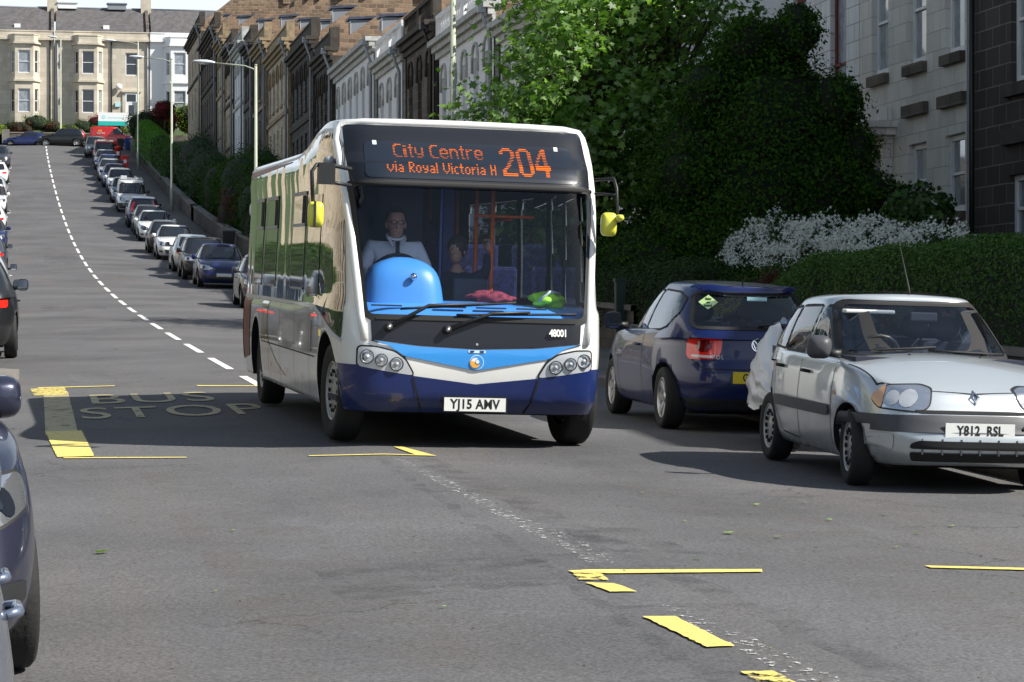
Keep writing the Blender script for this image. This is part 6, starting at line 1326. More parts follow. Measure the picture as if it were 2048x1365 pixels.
def dots(s, font, y0, y1, z0, z1, bold=False, gap=1):
    rows = len(next(iter(font.values()))); cols = []
    for ch in s:
        g = font[ch]
        for k in range(len(g[0])):
            cols.append([g[r][k] == '1' for r in range(rows)])
            if bold: cols.append([g[r][k] == '1' for r in range(rows)])
        cols += [[False]*rows]*gap
    led = MB(); cols = cols[:-gap]; px_ = (y1-y0)/len(cols); pz_ = (z1-z0)/rows; sub = max(1, round(pz_/.0125))
    for k, c in enumerate(cols):
        for r, on in enumerate(c):
            if not on: continue
            for q in range(sub):
                y = y0+(k+.5)*px_; hz = pz_/sub; z = z1-(r+(q+.5)/sub)*pz_
                h = BB.ray_cast(Vector((30,y,z)), Vector((-1,0,0)))[0]; x = h.x+.0155; w = px_*.49; hh = hz*.30
                led.add([(x-.002,y-w,z-hh),(x-.002,y+w,z-hh),(x+.002,y+w,z+hh),(x+.002,y-w,z+hh)], [(0,1,2,3)])
    led.build('display_lettering', M['led'], board)
dots('City Centre', F5, -.667, .118, 2.462, 2.585, True, 2); dots('via Royal Victoria H', F3, -.745, .205, 2.33, 2.425); dots('204', F2, .266, .693, 2.328, 2.583)
for y in (-.82,.78): bp('board_clip', 'front', [(y-.018,2.56),(y+.018,2.56),(y+.018,2.60),(y-.018,2.60)], 'lamp_head', .014, .006, parent=board)
dv = MB()
def on_f(y, z, d=.03): return BB.ray_cast(Vector((30,y,z)), Vector((-1,0,0)))[0]+Vector((d,0,0))
dv.tube([on_f(-1.06+2.12*k/16, 2.222, .012) for k in range(17)], .022, 8); dv.build('glass_divider', M['seam'], bus)
pp = [(.955,.90),(.985,1.1),(1.01,1.4),(1.04,1.75),(1.065,2.0),(1.085,2.25),(1.10,2.45),(1.105,2.6),(1.09,2.70)]
tp = [(1.06,2.752),(.9,2.768),(.6,2.775),(.3,2.778),(0,2.78)]
def on_top(y, z):
    h = BB.ray_cast(Vector((30,y,z)), Vector((-1,0,0)))[0]
    return h if h is not None and h.x > -.5 else Vector((-.12,y,z))
def path_half(s): return [on_f(s*y, z, .004) for y, z in pp]+[on_top(s*y, z) for y, z in tp]
pl_ = path_half(-1)+path_half(1)[::-1][1:]
sm = MB(); sm.tube(pl_, [.030,.036,.040,.042,.042,.042,.042,.042,.040]+[.036]*9+[.040,.042,.042,.042,.042,.042,.040,.036,.030], 12); sm.build('windscreen_surround', M['bus_white'], bus)
# wipers
def on_f(y, z, d=.03): return BB.ray_cast(Vector((30,y,z)), Vector((-1,0,0)))[0]+Vector((d,0,0))
for (pv_, el, en, b0, b1) in (((-.76,1.015),(-.42,1.205),(.02,1.228),(-.66,1.17),(.335,1.245)), ((-.26,1.005),(.12,1.15),(.45,1.168),(-.18,1.13),(.86,1.16))):
    m = MB(); m.tube([on_f(*pv_,.05), on_f(*el,.055), on_f(*en,.05)], [.020,.015,.010], 7); m.lathe([(0,.07),(.032,.068),(.036,.0)], 14, 0, Matrix.Translation(on_f(*pv_,0))@Matrix.Rotation(R(90),4,'Y'))
    w_ = m.build('wiper', M['black_plastic'], bus); m = MB(); n_ = 10; m.tube([on_f(b0[0]+(b1[0]-b0[0])*k/n_, b0[1]+(b1[1]-b0[1])*k/n_, .022) for k in range(n_+1)], .011, 6); m.build('wiper_blade', M['rubber'], w_)
    m = MB(); m.lathe([(0,.082),(.016,.080),(.018,.07)], 10, 0, Matrix.Translation(on_f(*pv_,0))@Matrix.Rotation(R(90),4,'Y')); m.build('pivot_cap', M['alloy'], w_)
bp('scuttle', 'front', [(-.86,1.075),(.86,1.075),(.86,1.10),(-.86,1.10)], 'rubber', .018, 0)
# flanks: glazing, hopper frames, belt trim, livery
gl = [(-7.0,1.165),(-.62,1.165),(-.22,1.10),(.25,.985),(.56,.905),(.565,1.1),(.465,1.5),(.24,2.2),(.12,2.42),(-.02,2.56),(-.25,2.68),(-.7,2.70),(-1.3,2.665),(-2.1,2.545),(-2.7,2.52),(-7.0,2.50)]
bp('side_glazing', 'right', gl, 'bus_side_glass', .006, .03, .12)
for (a, b) in ((-1.75,-2.75),(-4.05,-5.1),(-5.35,-6.1)):
    q = rnd_poly([(a,1.30),(b,1.30),(b,2.17),(a,2.17)], .05, 4)
    w_ = panel(BB, [(p.x,p.y) for p in q], 'right', 'side_window', M['auto_glass'], bus, .010, .12); panel(BB, [(p.x,p.y) for p in inset(q,-.022 if q[0].x > q[-1].x else -.022)], 'right', 'window_seal', M['pipe_grey'], w_, .013, .12, hole=[(p.x,p.y) for p in q])
    bp('hopper_frame', 'right', [(a-.02,1.87),(b+.02,1.87),(b+.02,1.90),(a-.02,1.90)], 'pipe_grey', .016, 0, parent=w_); bp('hopper_frame', 'right', [(a+.01,2.165),(b-.01,2.165),(b-.01,2.20),(a+.01,2.20)], 'pipe_grey', .016, 0, parent=w_); bp('hopper_opening', 'right', [(a-.03,1.90),(a-.28,1.90),(a-.28,2.16),(a-.03,2.16)], 'arch_black', .015, .02, parent=w_)
bp('driver_window', 'right', [(-1.45,1.22),(-.62,1.22),(-.62,2.15),(-1.45,2.15)], 'auto_glass', .011, .05)
for x in (-.55,-1.6,-2.95,-3.9,-5.2,-6.25): bp('panel_gap', 'right', strip2([(x,1.17),(x,2.44)], .014), 'seam', .012, 0, parent=bb)
bp('belt_trim', 'right', strip2([(-7.1,1.145),(-.62,1.145),(-.22,1.085),(.25,.968),(.56,.888)], .03), 'lamp_head', .014, 0, .1)
bp('roof_edge_trim', 'right', strip2([(-7.05,2.515),(-2.7,2.535),(-2.1,2.56),(-1.3,2.68),(-.7,2.72),(-.2,2.70)], .022), 'lamp_head', .008, 0, .1)
bp('rear_livery', 'right', [(-7.16,.42),(-6.25,.50),(-6.15,1.12),(-7.16,1.12)], 'bus_maroon', .006, .02); bp('rear_livery', 'right', [(-7.16,1.17),(-6.97,1.17),(-6.97,2.50),(-7.16,2.50)], 'bus_maroon', .007, .02); bp('roof_livery','right',[(-7.16,2.505),(-6.0,2.51),(-3.0,2.51),(-3.0,2.50),(-6.9,2.44),(-7.16,2.44)],'bus_maroon',.009,0)
bp('livery_swoosh', 'right', [(-5.0,1.12),(-4.4,1.12),(-4.5,.9),(-4.3,.7),(-3.6,.52),(-2.9,.42),(-4.9,.40),(-5.02,.6)], 'swoosh' if 'swoosh' in M else 'cabin_grey', .004, .05)
bp('engine_grille', 'right', [(-7.17,.45),(-6.88,.45),(-6.88,1.04),(-7.17,1.04)], 'arch_black', .010, .02)
for x in (-1.02,-2.15,-3.35,-4.35): bp('panel_gap', 'right', strip2([(x,.34),(x,1.12)], .012), 'seam', .006, 0, parent=bb)
bp('panel_gap', 'right', strip2([(-5.0,.70),(-.62,.70)], .010), 'seam', .006, 0, parent=bb)
for x in (-1.55,-2.75,-4.15): bp('side_marker', 'right', [(x,.46),(x-.09,.46),(x-.09,.51),(x,.51)], 'amber', .014, .01)
bp('air_slot', 'right', [(-.80,.74),(-.84,.74),(-.84,1.02),(-.80,1.02)], 'arch_black', .008, .01)
c = BB.ray_cast(Vector((-.42,-30,1.02)), Vector((0,1,0)))[0]; m = MB(); m.sphere(c, (.055,.035,.055)); m.build('side_repeater', M['lamp_head'], bus)
c = BB.ray_cast(Vector((-.10,-30,2.30)), Vector((0,1,0)))[0]; m = MB(); m.lathe([(.045,-.06),(.05,0),(.045,.05),(0,.065)], 16, 0, Matrix.Translation((c.x,c.y-.055,2.42))@Matrix.Rotation(R(90),4,'Y')); m.tube([(c.x,c.y+.04,2.42),(c.x,c.y-.05,2.42)], .02, 6); m.build('side_camera', M['pipe_grey'], bus)
# nearside: door and clear windows, so that sun gets into the saloon
holes_b = []
def clear_win(a, b, z0, z1, name):
    q = rnd_poly([(a,z0),(b,z0),(b,z1),(a,z1)], .05, 4); w_ = panel(BB, [(p.x,p.y) for p in q], 'left', name, M['glass'], bus, .008, .1)
    panel(BB, [(p.x,p.y) for p in inset(q,-.03)], 'left', 'window_seal', M['rubber'], w_, .010, .1, hole=[(p.x,p.y) for p in q]); holes_b.append((inset(q,.0), 'left'))
for a, b in ((-1.9,-3.1),(-3.25,-4.5),(-4.65,-5.9)): clear_win(b, a, 1.25, 2.2, 'side_window')
clear_win(-1.7, -1.17, .45, 2.2, 'door_glass'); clear_win(-1.12, -.60, .72, 2.2, 'door_glass'); clear_win(-.45, .10, 1.25, 2.2, 'side_window')
bp('rear_window', 'rear', [(-.95,1.4),(.95,1.4),(.9,2.2),(-.9,2.2)], 'auto_glass', .008, .1)
# open the body behind the clear panes
bm = bmesh.new(); bm.from_mesh(bb.data)
def inside_(p, poly):
    c = False; j = len(poly)-1
    for i in range(len(poly)):
        if (poly[i].y > p[1]) != (poly[j].y > p[1]) and p[0] < (poly[j].x-poly[i].x)*(p[1]-poly[i].y)/(poly[j].y-poly[i].y)+poly[i].x: c = not c
        j = i
    return c
kill = set()
for co, nn in (((0,0,1.095),(0,0,1)), ((0,0,2.225),(0,0,1)), ((0,.945,1.095),(0,-(2.225-1.095),1.045-.945)), ((0,-.945,1.095),(0,(2.225-1.095),1.045-.945))):
    fr_ = [f for f in bm.faces if f.calc_center_median().x > 0 and f.normal.x > .1]
    ge_ = set(fr_); [ge_.update(f.edges) or ge_.update(f.verts) for f in fr_]; bmesh.ops.bisect_plane(bm, geom=list(ge_), plane_co=co, plane_no=nn, dist=1e-5)
bm.normal_update()
for f in bm.faces:
    c = f.calc_center_median()
    if c.x > 0 and f.normal.x > .1 and 1.095 < c.z < 2.225 and abs(c.y) < .945+(c.z-1.095)/1.13*.10: kill.add(f)
for poly, ax in holes_b:
    for f in bm.faces:
        if f.normal.dot(AX[ax][1]) > -.1: continue
        ok = True
        for v in f.verts:
            u = (v.co.y, v.co.z) if ax == 'front' else (v.co.x, v.co.z)
            if not inside_(u, inset(poly, -.075 if ax == 'front' else -.03)): ok = False; break
        if ok: kill.add(f)
bmesh.ops.delete(bm, geom=list(kill), context='FACES'); bm.to_mesh(bb.data); bm.free()
# wheels
for x in (0,-5.6):
    for s in (1,-1): make_wheel(bus, x, s*(BW/2-.185), .43, .24, s, 'hubcap', R(0) if x else R(4), rimf=.60)
m = MB(); m.box(-7.0,.55,-.95,.95,.28,.34); m.build('underbody', M['arch_black'], bus)
# mirrors
m = MB(); m.tube([(.42,-1.06,2.34),(.52,-1.22,2.36),(.60,-1.38,2.36),(.62,-1.42,2.30),(.62,-1.40,2.0)], .018, 8); m.tube([(.44,-1.06,2.20),(.55,-1.26,2.22)], .016, 7); m.box(.50,.62,-1.36,-1.22,2.20,2.38,0)
ma = m.build('mirror_arm', M['black_plastic'], bus)
def mirror_head(y, z, w, h, parent, knob=0):
    m = MB(); vs=[]; n=24; fs=[]
    for (d, k) in ((0,.86),(.012,.97),(.05,1.0),(.085,.9),(.10,.55),(.103,0)):
        for i in range(n):
            q = 2*math.pi*i/n; c, s = math.cos(q), math.sin(q); e = .45; vs.append((.60+d, y+math.copysign(abs(c)**e,c)*w/2*k, z+math.copysign(abs(s)**e,s)*h/2*k))
    fs = [(r*n+i, r*n+(i+1)%n, (r+1)*n+(i+1)%n, (r+1)*n+i) for r in range(5) for i in range(n)]; m.add(vs, fs, 0, True)
    if knob: m.lathe([(.0,.10),(.028,.09),(.03,.0)], 12, 0, Matrix.Translation((.68,y+knob,z+h*.28))@Matrix.Rotation(R(90),4,'Y'))
    o = m.build('mirror_head', M['mirror_yellow'], parent); m = MB(); m.quad((.598,y-w*.4,z-h*.42),(.598,y-w*.4,z+h*.42),(.598,y+w*.4,z+h*.42),(.598,y+w*.4,z-h*.42)); m.build('mirror_glass', M['mirror_glass'], o)
mirror_head(-1.38, 1.94, .135, .22, ma); m = MB(); m.box(.70,.712,-1.405,-1.385,1.83,2.05); m.build('mirror_clamp', M['black_plastic'], ma)
m = MB(); m.tube([(.30,1.10,2.33),(.42,1.24,2.34),(.46,1.235,2.33),(.50,1.25,2.26),(.60,1.245,1.98)], .014, 8); m.tube([(.32,1.10,2.21),(.48,1.23,2.20)], .012, 7); mb_ = m.build('mirror_arm', M['black_plastic'], bus); mirror_head(1.155, 1.94, .135, .205, mb_, .075)
# ---- saloon
m = MB(); m.box(-7.0,.35,-1.12,1.12,.36,.40); m.box(-7.0,-3.3,-1.12,1.12,.401,.62); m.build('saloon_floor', M['cabin_dark'], bus)
m = MB(); vs=[]; ny = 21
for i in range(ny):                    # blue dashboard, with the binnacle as its own part
    y = -1.05+2.1*i/(ny-1); e = xf_b(tz(1.15))-.05-max(0,abs(y)-.6)**2*.9
    for (dx, z) in ((0,1.10),(-.10,1.17),(-.25,1.22),(-.42,1.24),(-.52,1.20),(-.54,.8)): vs.append((e+dx, y, z-(.0 if y < .35 else .02)))
m.add(vs, [(i*6+k, (i+1)*6+k, (i+1)*6+k+1, i*6+k+1) for i in range(ny-1) for k in range(5)], 0, True); da = m.build('dashboard', M['dash_blue'], bus)
m = MB(); vs=[]; nn=28; rows=14
for r in range(rows):
    t = 1-(1-r/(rows-1))**1.6
    for k in range(nn):
        q = 2*math.pi*k/nn; c, s = math.cos(q), math.sin(q); e = .6; kk = max(0,1-t**4.5)**.5*.72+.28*(1-t**9)
        vs.append((.27-.10*t+math.copysign(abs(c)**e,c)*.22*kk, -.56+math.copysign(abs(s)**e,s)*(.355-.045*t)*kk, 1.16+.45*t))
m.add(vs, [(r*nn+k, r*nn+(k+1)%nn, (r+1)*nn+(k+1)%nn, (r+1)*nn+k) for r in range(rows-1) for k in range(nn)]+[tuple(range((rows-1)*nn, rows*nn))], 0, True)
bn = m.build('instrument_pod', M['dash_blue'], da); m = MB(); m.sphere((.455,-.50,1.44),.032,0); m.tube([(.42,-.50,1.43),(.45,-.50,1.44)], .02, 8); m.build('demister_knob', M['chrome'], bn)
m = MB()
for y in (-.75,-.2,.15,.5): 
    e = xf_b(tz(1.15))-.13-max(0,abs(y)-.6)**2*.9; m.box(e-.015,e+.015,y-.13,y+.13,1.185,1.199)
m.build('demister_vent', M['cabin_dark'], da)
m = MB(); T = Matrix.Translation((.0,-.58,1.44))@Matrix.Rotation(R(-58),4,'Y'); m.tube([T@Vector((.22*math.cos(2*math.pi*q/28),.22*math.sin(2*math.pi*q/28),0)) for q in range(28)], .016, 7, closed=True); m.tube([T@Vector((-.21,0,0)),T@Vector((.21,0,0))], .014, 6); m.tube([T@Vector((0,0,0)),T@Vector((0,0,-.5))], .03, 8); m.build('steering_wheel', M['black_plastic'], bus)
def seat(x, y, zf, h=1.05, w=.44):
    m = MB(); m.box(x-.22,x+.2,y-w/2,y+w/2,zf+.38,zf+.48); m.box(x-.28,x-.20,y-w/2,y+w/2,zf+.44,zf+h); o = m.build('seat', M['moquette'], bus, bevel=.035); m = MB(); m.tube([(x-.24,y-w*.4,zf+h-.08),(x-.235,y-w*.38,zf+h-.02),(x-.235,y+w*.38,zf+h-.02),(x-.24,y+w*.4,zf+h-.08)], .018, 7); m.build('grab_rail', M['pole_orange'], o)
for x in (-1.9,-2.7,-3.7,-4.5,-5.3):
    for y in (-.88,-.42,.42,.88):
        if x > -2 and y > 0: continue
        seat(x, y, .40 if x > -3.3 else .62, 1.15)
seat(-1.75,-.12,.40,1.58)
m = MB(); m.box(-.58,-.36,-.84,-.38,.40,.95); m.box(-.66,-.56,-.84,-.38,.9,1.72); m.build('driver_seat', M['cabin_dark'], bus, bevel=.04)
m = MB(); m.box(-.86,-.84,-1.12,-.22,.4,2.3); m.build('cab_partition', M['cabin_dark'], bus)
m = MB(); m.box(-.5,-.48,-.12,-.10,.4,2.35); m.box(-1.6,-1.55,.10,.2,.4,2.4); m.box(-2.2,-2.15,-.25,-.1,.4,2.4); m.build('cab_post', M['cabin_blue'], bus)
for (x, y, z0, z1) in ((-.55,.37,.4,2.38),(-.75,.26,.4,2.38),(-1.85,.28,.4,2.35),(-3.2,-.22,.6,2.35),(-3.2,.25,.6,2.35),(-1.2,-.20,.4,2.35)): m = MB(); m.tube([(x,y,z0),(x,y,z1)], .019, 8); m.build('grab_pole', M['pole_orange'], bus)
m = MB(); m.tube([(-.6,.55,1.98),(-1.9,.55,1.98)], .016, 6); m.tube([(-.55,.2,2.0),(-.55,.75,2.0)], .014, 6); m.build('grab_rail', M['pole_orange'], bus)
m = MB(); m.box(-.28,-.05,-.06,.24,1.12,1.44); m.build('ticket_machine', M['cabin_grey'], bus, bevel=.025); m = MB(); m.box(-.04,-.035,.03,.10,1.20,1.235); m.build('ticket_label', M['sticker_blue'], bus)
m = MB(); m.box(-.30,-.02,-.20,.34,.4,1.13); m.build('cab_door', M['cabin_dark'], bus)
for z in (1.0,): pass
place(bus, BX, BY, BH, .004)
bpy.context.view_layer.update()
BM = bus.matrix_world.copy()
# ---- people and things carried on the bus (stay things of their own, so placed in world space)
def skin(name, pts, edges, rad, mat, parent=None, sub=2):
    me = bpy.data.meshes.new(name); me.from_pydata([Vector(p) for p in pts], edges, []); o = bpy.data.objects.new(name, me); link(o)
    o.modifiers.new('s','SKIN'); sk = me.skin_vertices[0].data
    for i, r in enumerate(rad): sk[i].radius = (r, r) if not isinstance(r, tuple) else r
    sk[0].use_root = True; s = o.modifiers.new('u','SUBSURF'); s.levels = sub; s.render_levels = sub
    bpy.context.view_layer.update(); m2 = bpy.data.meshes.new_from_object(o.evaluated_get(bpy.context.evaluated_depsgraph_get())); m2.name = name
    bpy.data.objects.remove(o); m2.materials.clear(); m2.materials.append(M[mat])
    for p in m2.polygons: p.use_smooth = True
    o = bpy.data.objects.new(name, m2); link(o, parent); return o
def join_into(o, mb):
    "adds the builder's geometry to an existing mesh (same material)"
    bm = bmesh.new(); bm.from_mesh(o.data); vs = [bm.verts.new(v) for v in mb.v]
    for f in mb.f:
        try: q = bm.faces.new([vs[i] for i in f]); q.smooth = True
        except ValueError: pass
    bm.to_mesh(o.data); bm.free()
def hand(mb, wrist, d, curl=.6, side=1, s=1.0):
    "palm, four bent fingers and a thumb, along direction d"
    wrist = Vector(wrist); d = Vector(d).normalized(); up = Vector((0,0,1)); a = d.cross(up).normalized()*side; n = a.cross(d).normalized()*-side
    T = Matrix((d, a, n)).transposed().to_4x4(); T.translation = wrist
    P = lambda x,y,z: T@Vector((x*s,y*s,z*s))
    mb.tube([P(0,0,0),P(.03,0,0),P(.085,0,0),P(.095,0,0)], [.022*s,.034*s,.036*s,.02*s], 10)
    for k, (yy, L) in enumerate(((-.030,.070),(-.010,.080),(.011,.076),(.030,.060))):
        c = curl; pts = [P(.075,yy,0)]; ang = 0; x, z = .085, 0
        for j in range(3): ang += c*.8; x += math.cos(ang)*L/3; z -= math.sin(ang)*L/3; pts.append(P(x,yy,z))
        mb.tube(pts, [.010*s,.0095*s,.0088*s,.007*s], 7)
    mb.tube([P(.02,-.03,0),P(.05,-.058,-.012),P(.075,-.062,-.03)], [.012*s,.011*s,.008*s], 7)
def face(mb_skin, c, s=1.0, fwd=(1,0,0)):
    f = Vector(fwd).normalized(); l = Vector((0,0,1)).cross(f).normalized(); T = Matrix((f,l,Vector((0,0,1)))).transposed().to_4x4(); T.translation = Vector(c)
    mb_skin.sphere((0,0,.02*s),(.098*s,.078*s,.115*s),0,20,14,T); mb_skin.sphere((.022*s,0,-.055*s),(.070*s,.058*s,.070*s),0,18,12,T)
    mb_skin.tube([T@Vector(p) for p in ((.090*s,0,.02*s),(.112*s,0,-.012*s),(.116*s,0,-.026*s),(.088*s,0,-.034*s))], [.009*s,.013*s,.015*s,.008*s], 8)
    mb_skin.tube([T@Vector((.082*s,-.02*s,-.062*s)),T@Vector((.092*s,0,-.060*s)),T@Vector((.082*s,.02*s,-.062*s))], .007*s, 6)
    for q in (-1,1): mb_skin.sphere((0,q*.080*s,-.005*s),(.018*s,.010*s,.032*s),0,10,8,T)
    return T
def driver():
    y0 = -.54; cx = -.42
    pts = [(cx,y0,.98),(cx+.02,y0,1.25),(cx+.04,y0,1.58),(cx+.03,y0,1.73),(cx+.05,y0,1.79),(cx+.06,y0,1.85),(cx+.03,y0-.21,1.68),(cx+.10,y0-.29,1.46),(cx+.34,y0-.24,1.42),(cx+.03,y0+.21,1.68),(cx+.10,y0+.29,1.46),(cx+.34,y0+.22,1.42),(cx+.42,y0-.10,.93),(cx+.42,y0+.10,.93),(cx+.55,y0-.12,.50),(cx+.55,y0+.12,.50)]
    ed = [(0,1),(1,2),(2,3),(3,4),(4,5),(2,6),(6,7),(7,8),(2,9),(9,10),(10,11),(0,12),(12,14),(0,13),(13,15)]
    rd = [.15,.15,.14,.085,.055,.05,.070,.050,.030,.070,.050,.030,.085,.085,.05,.05]
    body = skin('person', pts, ed, rd, 'skin'); mb = MB(); T = face(mb, (cx+.075,y0,1.895), 1.06); hand(mb, pts[8], (.7,-.1,.35), .9, 1); hand(mb, pts[11], (.7,.1,.35), .9, -1); join_into(body, mb)
    sh = skin('shirt', pts[:4]+pts[6:12], [(0,1),(1,2),(2,3),(2,4),(4,5),(5,6),(2,7),(7,8),(8,9)], [.168,.17,.160,.085,.088,.066,.046,.088,.066,.046], 'shirt', body)
    m = MB()
    for s in (-1,1): m.add([(cx+.175,y0,1.70),(cx+.10,y0+s*.085,1.80),(cx+.17,y0+s*.085,1.765),(cx+.21,y0+s*.045,1.70)], [(0,1,2,3)])
    m.tube([(cx+.06+.075*math.cos(q*.5236),y0+.075*math.sin(q*.5236),1.79-.03*math.cos(q*.5236)) for q in range(12)], .013, 6, closed=True); m.build('collar', M['shirt'], sh)
    m = MB(); m.add([(cx+.19,y0-.022,1.745),(cx+.19,y0+.022,1.745),(cx+.215,y0+.016,1.70),(cx+.215,y0-.016,1.70),(cx+.245,y0+.038,1.40),(cx+.245,y0-.038,1.40),(cx+.24,y0,1.36)], [(0,1,2,3),(3,2,4,5),(5,4,6)]); m.build('tie', M['tie'], body)
    m = MB(); m.sphere((-.014,0,.046),(.110,.092,.115),0,20,12,T); 
    v = [p for p in m.v]; m2 = MB(); keep = lambda p: (T.inverted()@Vector(p)).z > .035+max(0,(T.inverted()@Vector(p)).x)*.75
    for f in m.f:
        if all(keep(m.v[i]) for i in f): m2.add([m.v[i] for i in f], [tuple(range(len(f)))], 0, True)
    m2.build('hair', M['hair'], body)
    m = MB()
    for s in (-1,1): m.tube([T@Vector((.103,s*.034+.026*math.cos(q*.5236),.018+.018*math.sin(q*.5236))) for q in range(12)], .0026, 5, closed=True); m.tube([T@Vector((.10,s*.058,.022)),T@Vector((.0,s*.084,.018))], .0035, 5)
    m.tube([T@Vector((.106,-.008,.02)),T@Vector((.106,.008,.02))], .0035, 5); m.build('glasses', M['seam'], body)
    m = MB()
    for s in (-1,1): m.sphere((.082,s*.032,.018),(.010,.012,.006),0,8,6,T)
    m.build('eye', M['cabin_grey'], body)
    tr_ = skin('trousers', [pts[0],pts[12],pts[14],pts[13],pts[15]], [(0,1),(1,2),(0,3),(3,4)], [.17,.10,.07,.10,.07], 'tie', body)
    tag(body, 'bus driver in white shirt, dark tie and glasses sitting behind the wheel', 'person'); body.matrix_world = BM; return body
driver()
def passenger():
    x0, y0 = -.62, .10
    pts = [(x0,y0+.02,.85),(x0,y0,1.10),(x0,y0-.02,1.36),(x0,y0-.03,1.50),(x0+.01,y0-.04,1.58),(x0,y0+.14,1.42),(x0+.05,y0+.24,1.50),(x0+.06,y0+.235,1.68),(x0,y0-.20,1.42),(x0+.08,y0-.24,1.22),(x0+.25,y0-.05,1.18),(x0+.02,y0-.08,.45),(x0+.02,y0+.12,.45)]
    ed = [(0,1),(1,2),(2,3),(3,4),(2,5),(5,6),(6,7),(2,8),(8,9),(9,10),(0,11),(0,12)]
    body = skin('person', pts, ed, [.13,.13,.12,.05,.045,.055,.042,.026,.055,.042,.026,.075,.075], 'skin'); mb = MB(); T = face(mb, (x0+.02,y0-.04,1.68), .95, (.8,-.5,0)); hand(mb, pts[7], (-.1,.2,.9), 1.0, 1); join_into(body, mb)
    skin('coat', pts[:4]+pts[5:11], [(0,1),(1,2),(2,3),(2,4),(4,5),(5,6),(2,7),(7,8),(8,9)], [.155,.15,.14,.06,.072,.055,.036,.072,.055,.04], 'denim', body)
    skin('trousers', [pts[0],pts[11],pts[12]], [(0,1),(0,2)], [.15,.09,.09], 'denim', body)
    m = MB(); m.sphere((-.015,0,.035),(.105,.09,.115),0,18,12,T); m.build('hair', M['hair'], body)
    tag(body, 'passenger in a dark coat holding the orange pole inside the bus', 'person'); body.matrix_world = BM; return body
passenger()
def crumple(name, c, r, mat, seed, label, cat, amp=.3):
    m = MB(); rr = np.random.default_rng(seed); nu, nv = 26, 12; ph = rr.uniform(0,6,8); vs=[]
    for i in range(nv+1):
        a = math.pi*i/nv
        for k in range(nu):
            q = 2*math.pi*k/nu; e = 1+amp*(.5*math.sin(3*q+ph[0]+2*a)+.3*math.sin(7*q+ph[1]-4*a)+.35*math.sin(5*a+ph[2]+2*q)+.2*math.sin(11*q+ph[3]+6*a))
            vs.append((c[0]+r[0]*e*math.sin(a)*math.cos(q), c[1]+r[1]*e*math.sin(a)*math.sin(q), c[2]+r[2]*e*math.cos(a)*.9))
    m.add(vs, [(i*nu+k,(i+1)*nu+k,(i+1)*nu+(k+1)%nu,i*nu+(k+1)%nu) for i in range(nv) for k in range(nu)], 0, True); o = m.build(name, M[mat]); tag(o, label, cat); o.matrix_world = BM; return o
hv = crumple('safety_vest', (.34,.70,1.27), (.13,.15,.075), 'hivis', 4, 'crumpled bright yellow green safety vest lying on the dashboard of the bus', 'vest')
m = MB(); m.tube([(.46,.60,1.26),(.44,.70,1.345),(.36,.80,1.33)], .016, 5); m.build('reflective_strip', M['reflective'], hv)
crumple('plaid_jacket', (.22,.22,1.27), (.12,.20,.065), 'plaid', 9, 'dark red checked jacket heaped on the middle of the bus dashboard', 'jacket')
# ---------------------------------------------------------------- street lamps and small things
def street_lamp(x, y, H, label, arm=1.75, z=None, head=True):
    zb = (zc(y)+.02) if z is None else z; root = empty('street_lamp', (x,y,zb), 0, label, 'street lamp', 'street lamps up the hill'); m = MB()
    m.tube([(0,0,-.1),(0,0,1.3),(0,0,1.32),(0,0,H)], [.105,.105,.078,.058], 12); p = m.build('pole', M['lamp_green'], root)
    m = MB(); m.tube([(0,0,H-.30),(-.10,0,H-.16),(-.45,0,H-.04),(-arm,0,H+.06)], .03, 8); m.tube([(0,0,H-.03),(0,0,H+.03)], [.07,.05], 10); m.build('arm', M['lamp_green'], root)
    m = MB(); vs=[]; n=16
    for (t, w, h) in ((0,.05,.04),(.12,.11,.08),(.35,.15,.105),(.6,.14,.09),(.82,.10,.06),(.92,.03,.02)):
        for k in range(n):
            q = 2*math.pi*k/n; vs.append((-arm+.10-t, w*math.cos(q), H+.06+t*.05+h*math.sin(q)*(1 if math.sin(q) > 0 else .55)))
    m.add(vs, [(i*n+k,i*n+(k+1)%n,(i+1)*n+(k+1)%n,(i+1)*n+k) for i in range(5) for k in range(n)]+[tuple(range(5*n,6*n))], 0, True); hd_ = m.build('lamp_head', M['lamp_head'], root)
    m = MB(); m.sphere((-arm-.28,0,H+.035),(.27,.10,.075),0,14,8); m.build('lamp_lens', M['lamp_lens'], hd_)
    return root
street_lamp(xc(108)+6.75, 108.0, 8.25, 'pale green street lamp rising beside the rear of the bus')
street_lamp(xc(60)+6.9, 60.0, 9.6, 'tall pale lamp post rising out of the picture behind the bus roof')
street_lamp(xc(161)+6.6, 161.0, 9.1, 'second street lamp up the hill, against the white painted house')
street_lamp(xc(203)+6.6, 203.5, 9.7, 'small distant street lamp in front of the white door')
street_lamp(2.85, 253.2, 10.8, 'slim pale lamp post in front of the cream bay house', arm=.45, z=19.4)
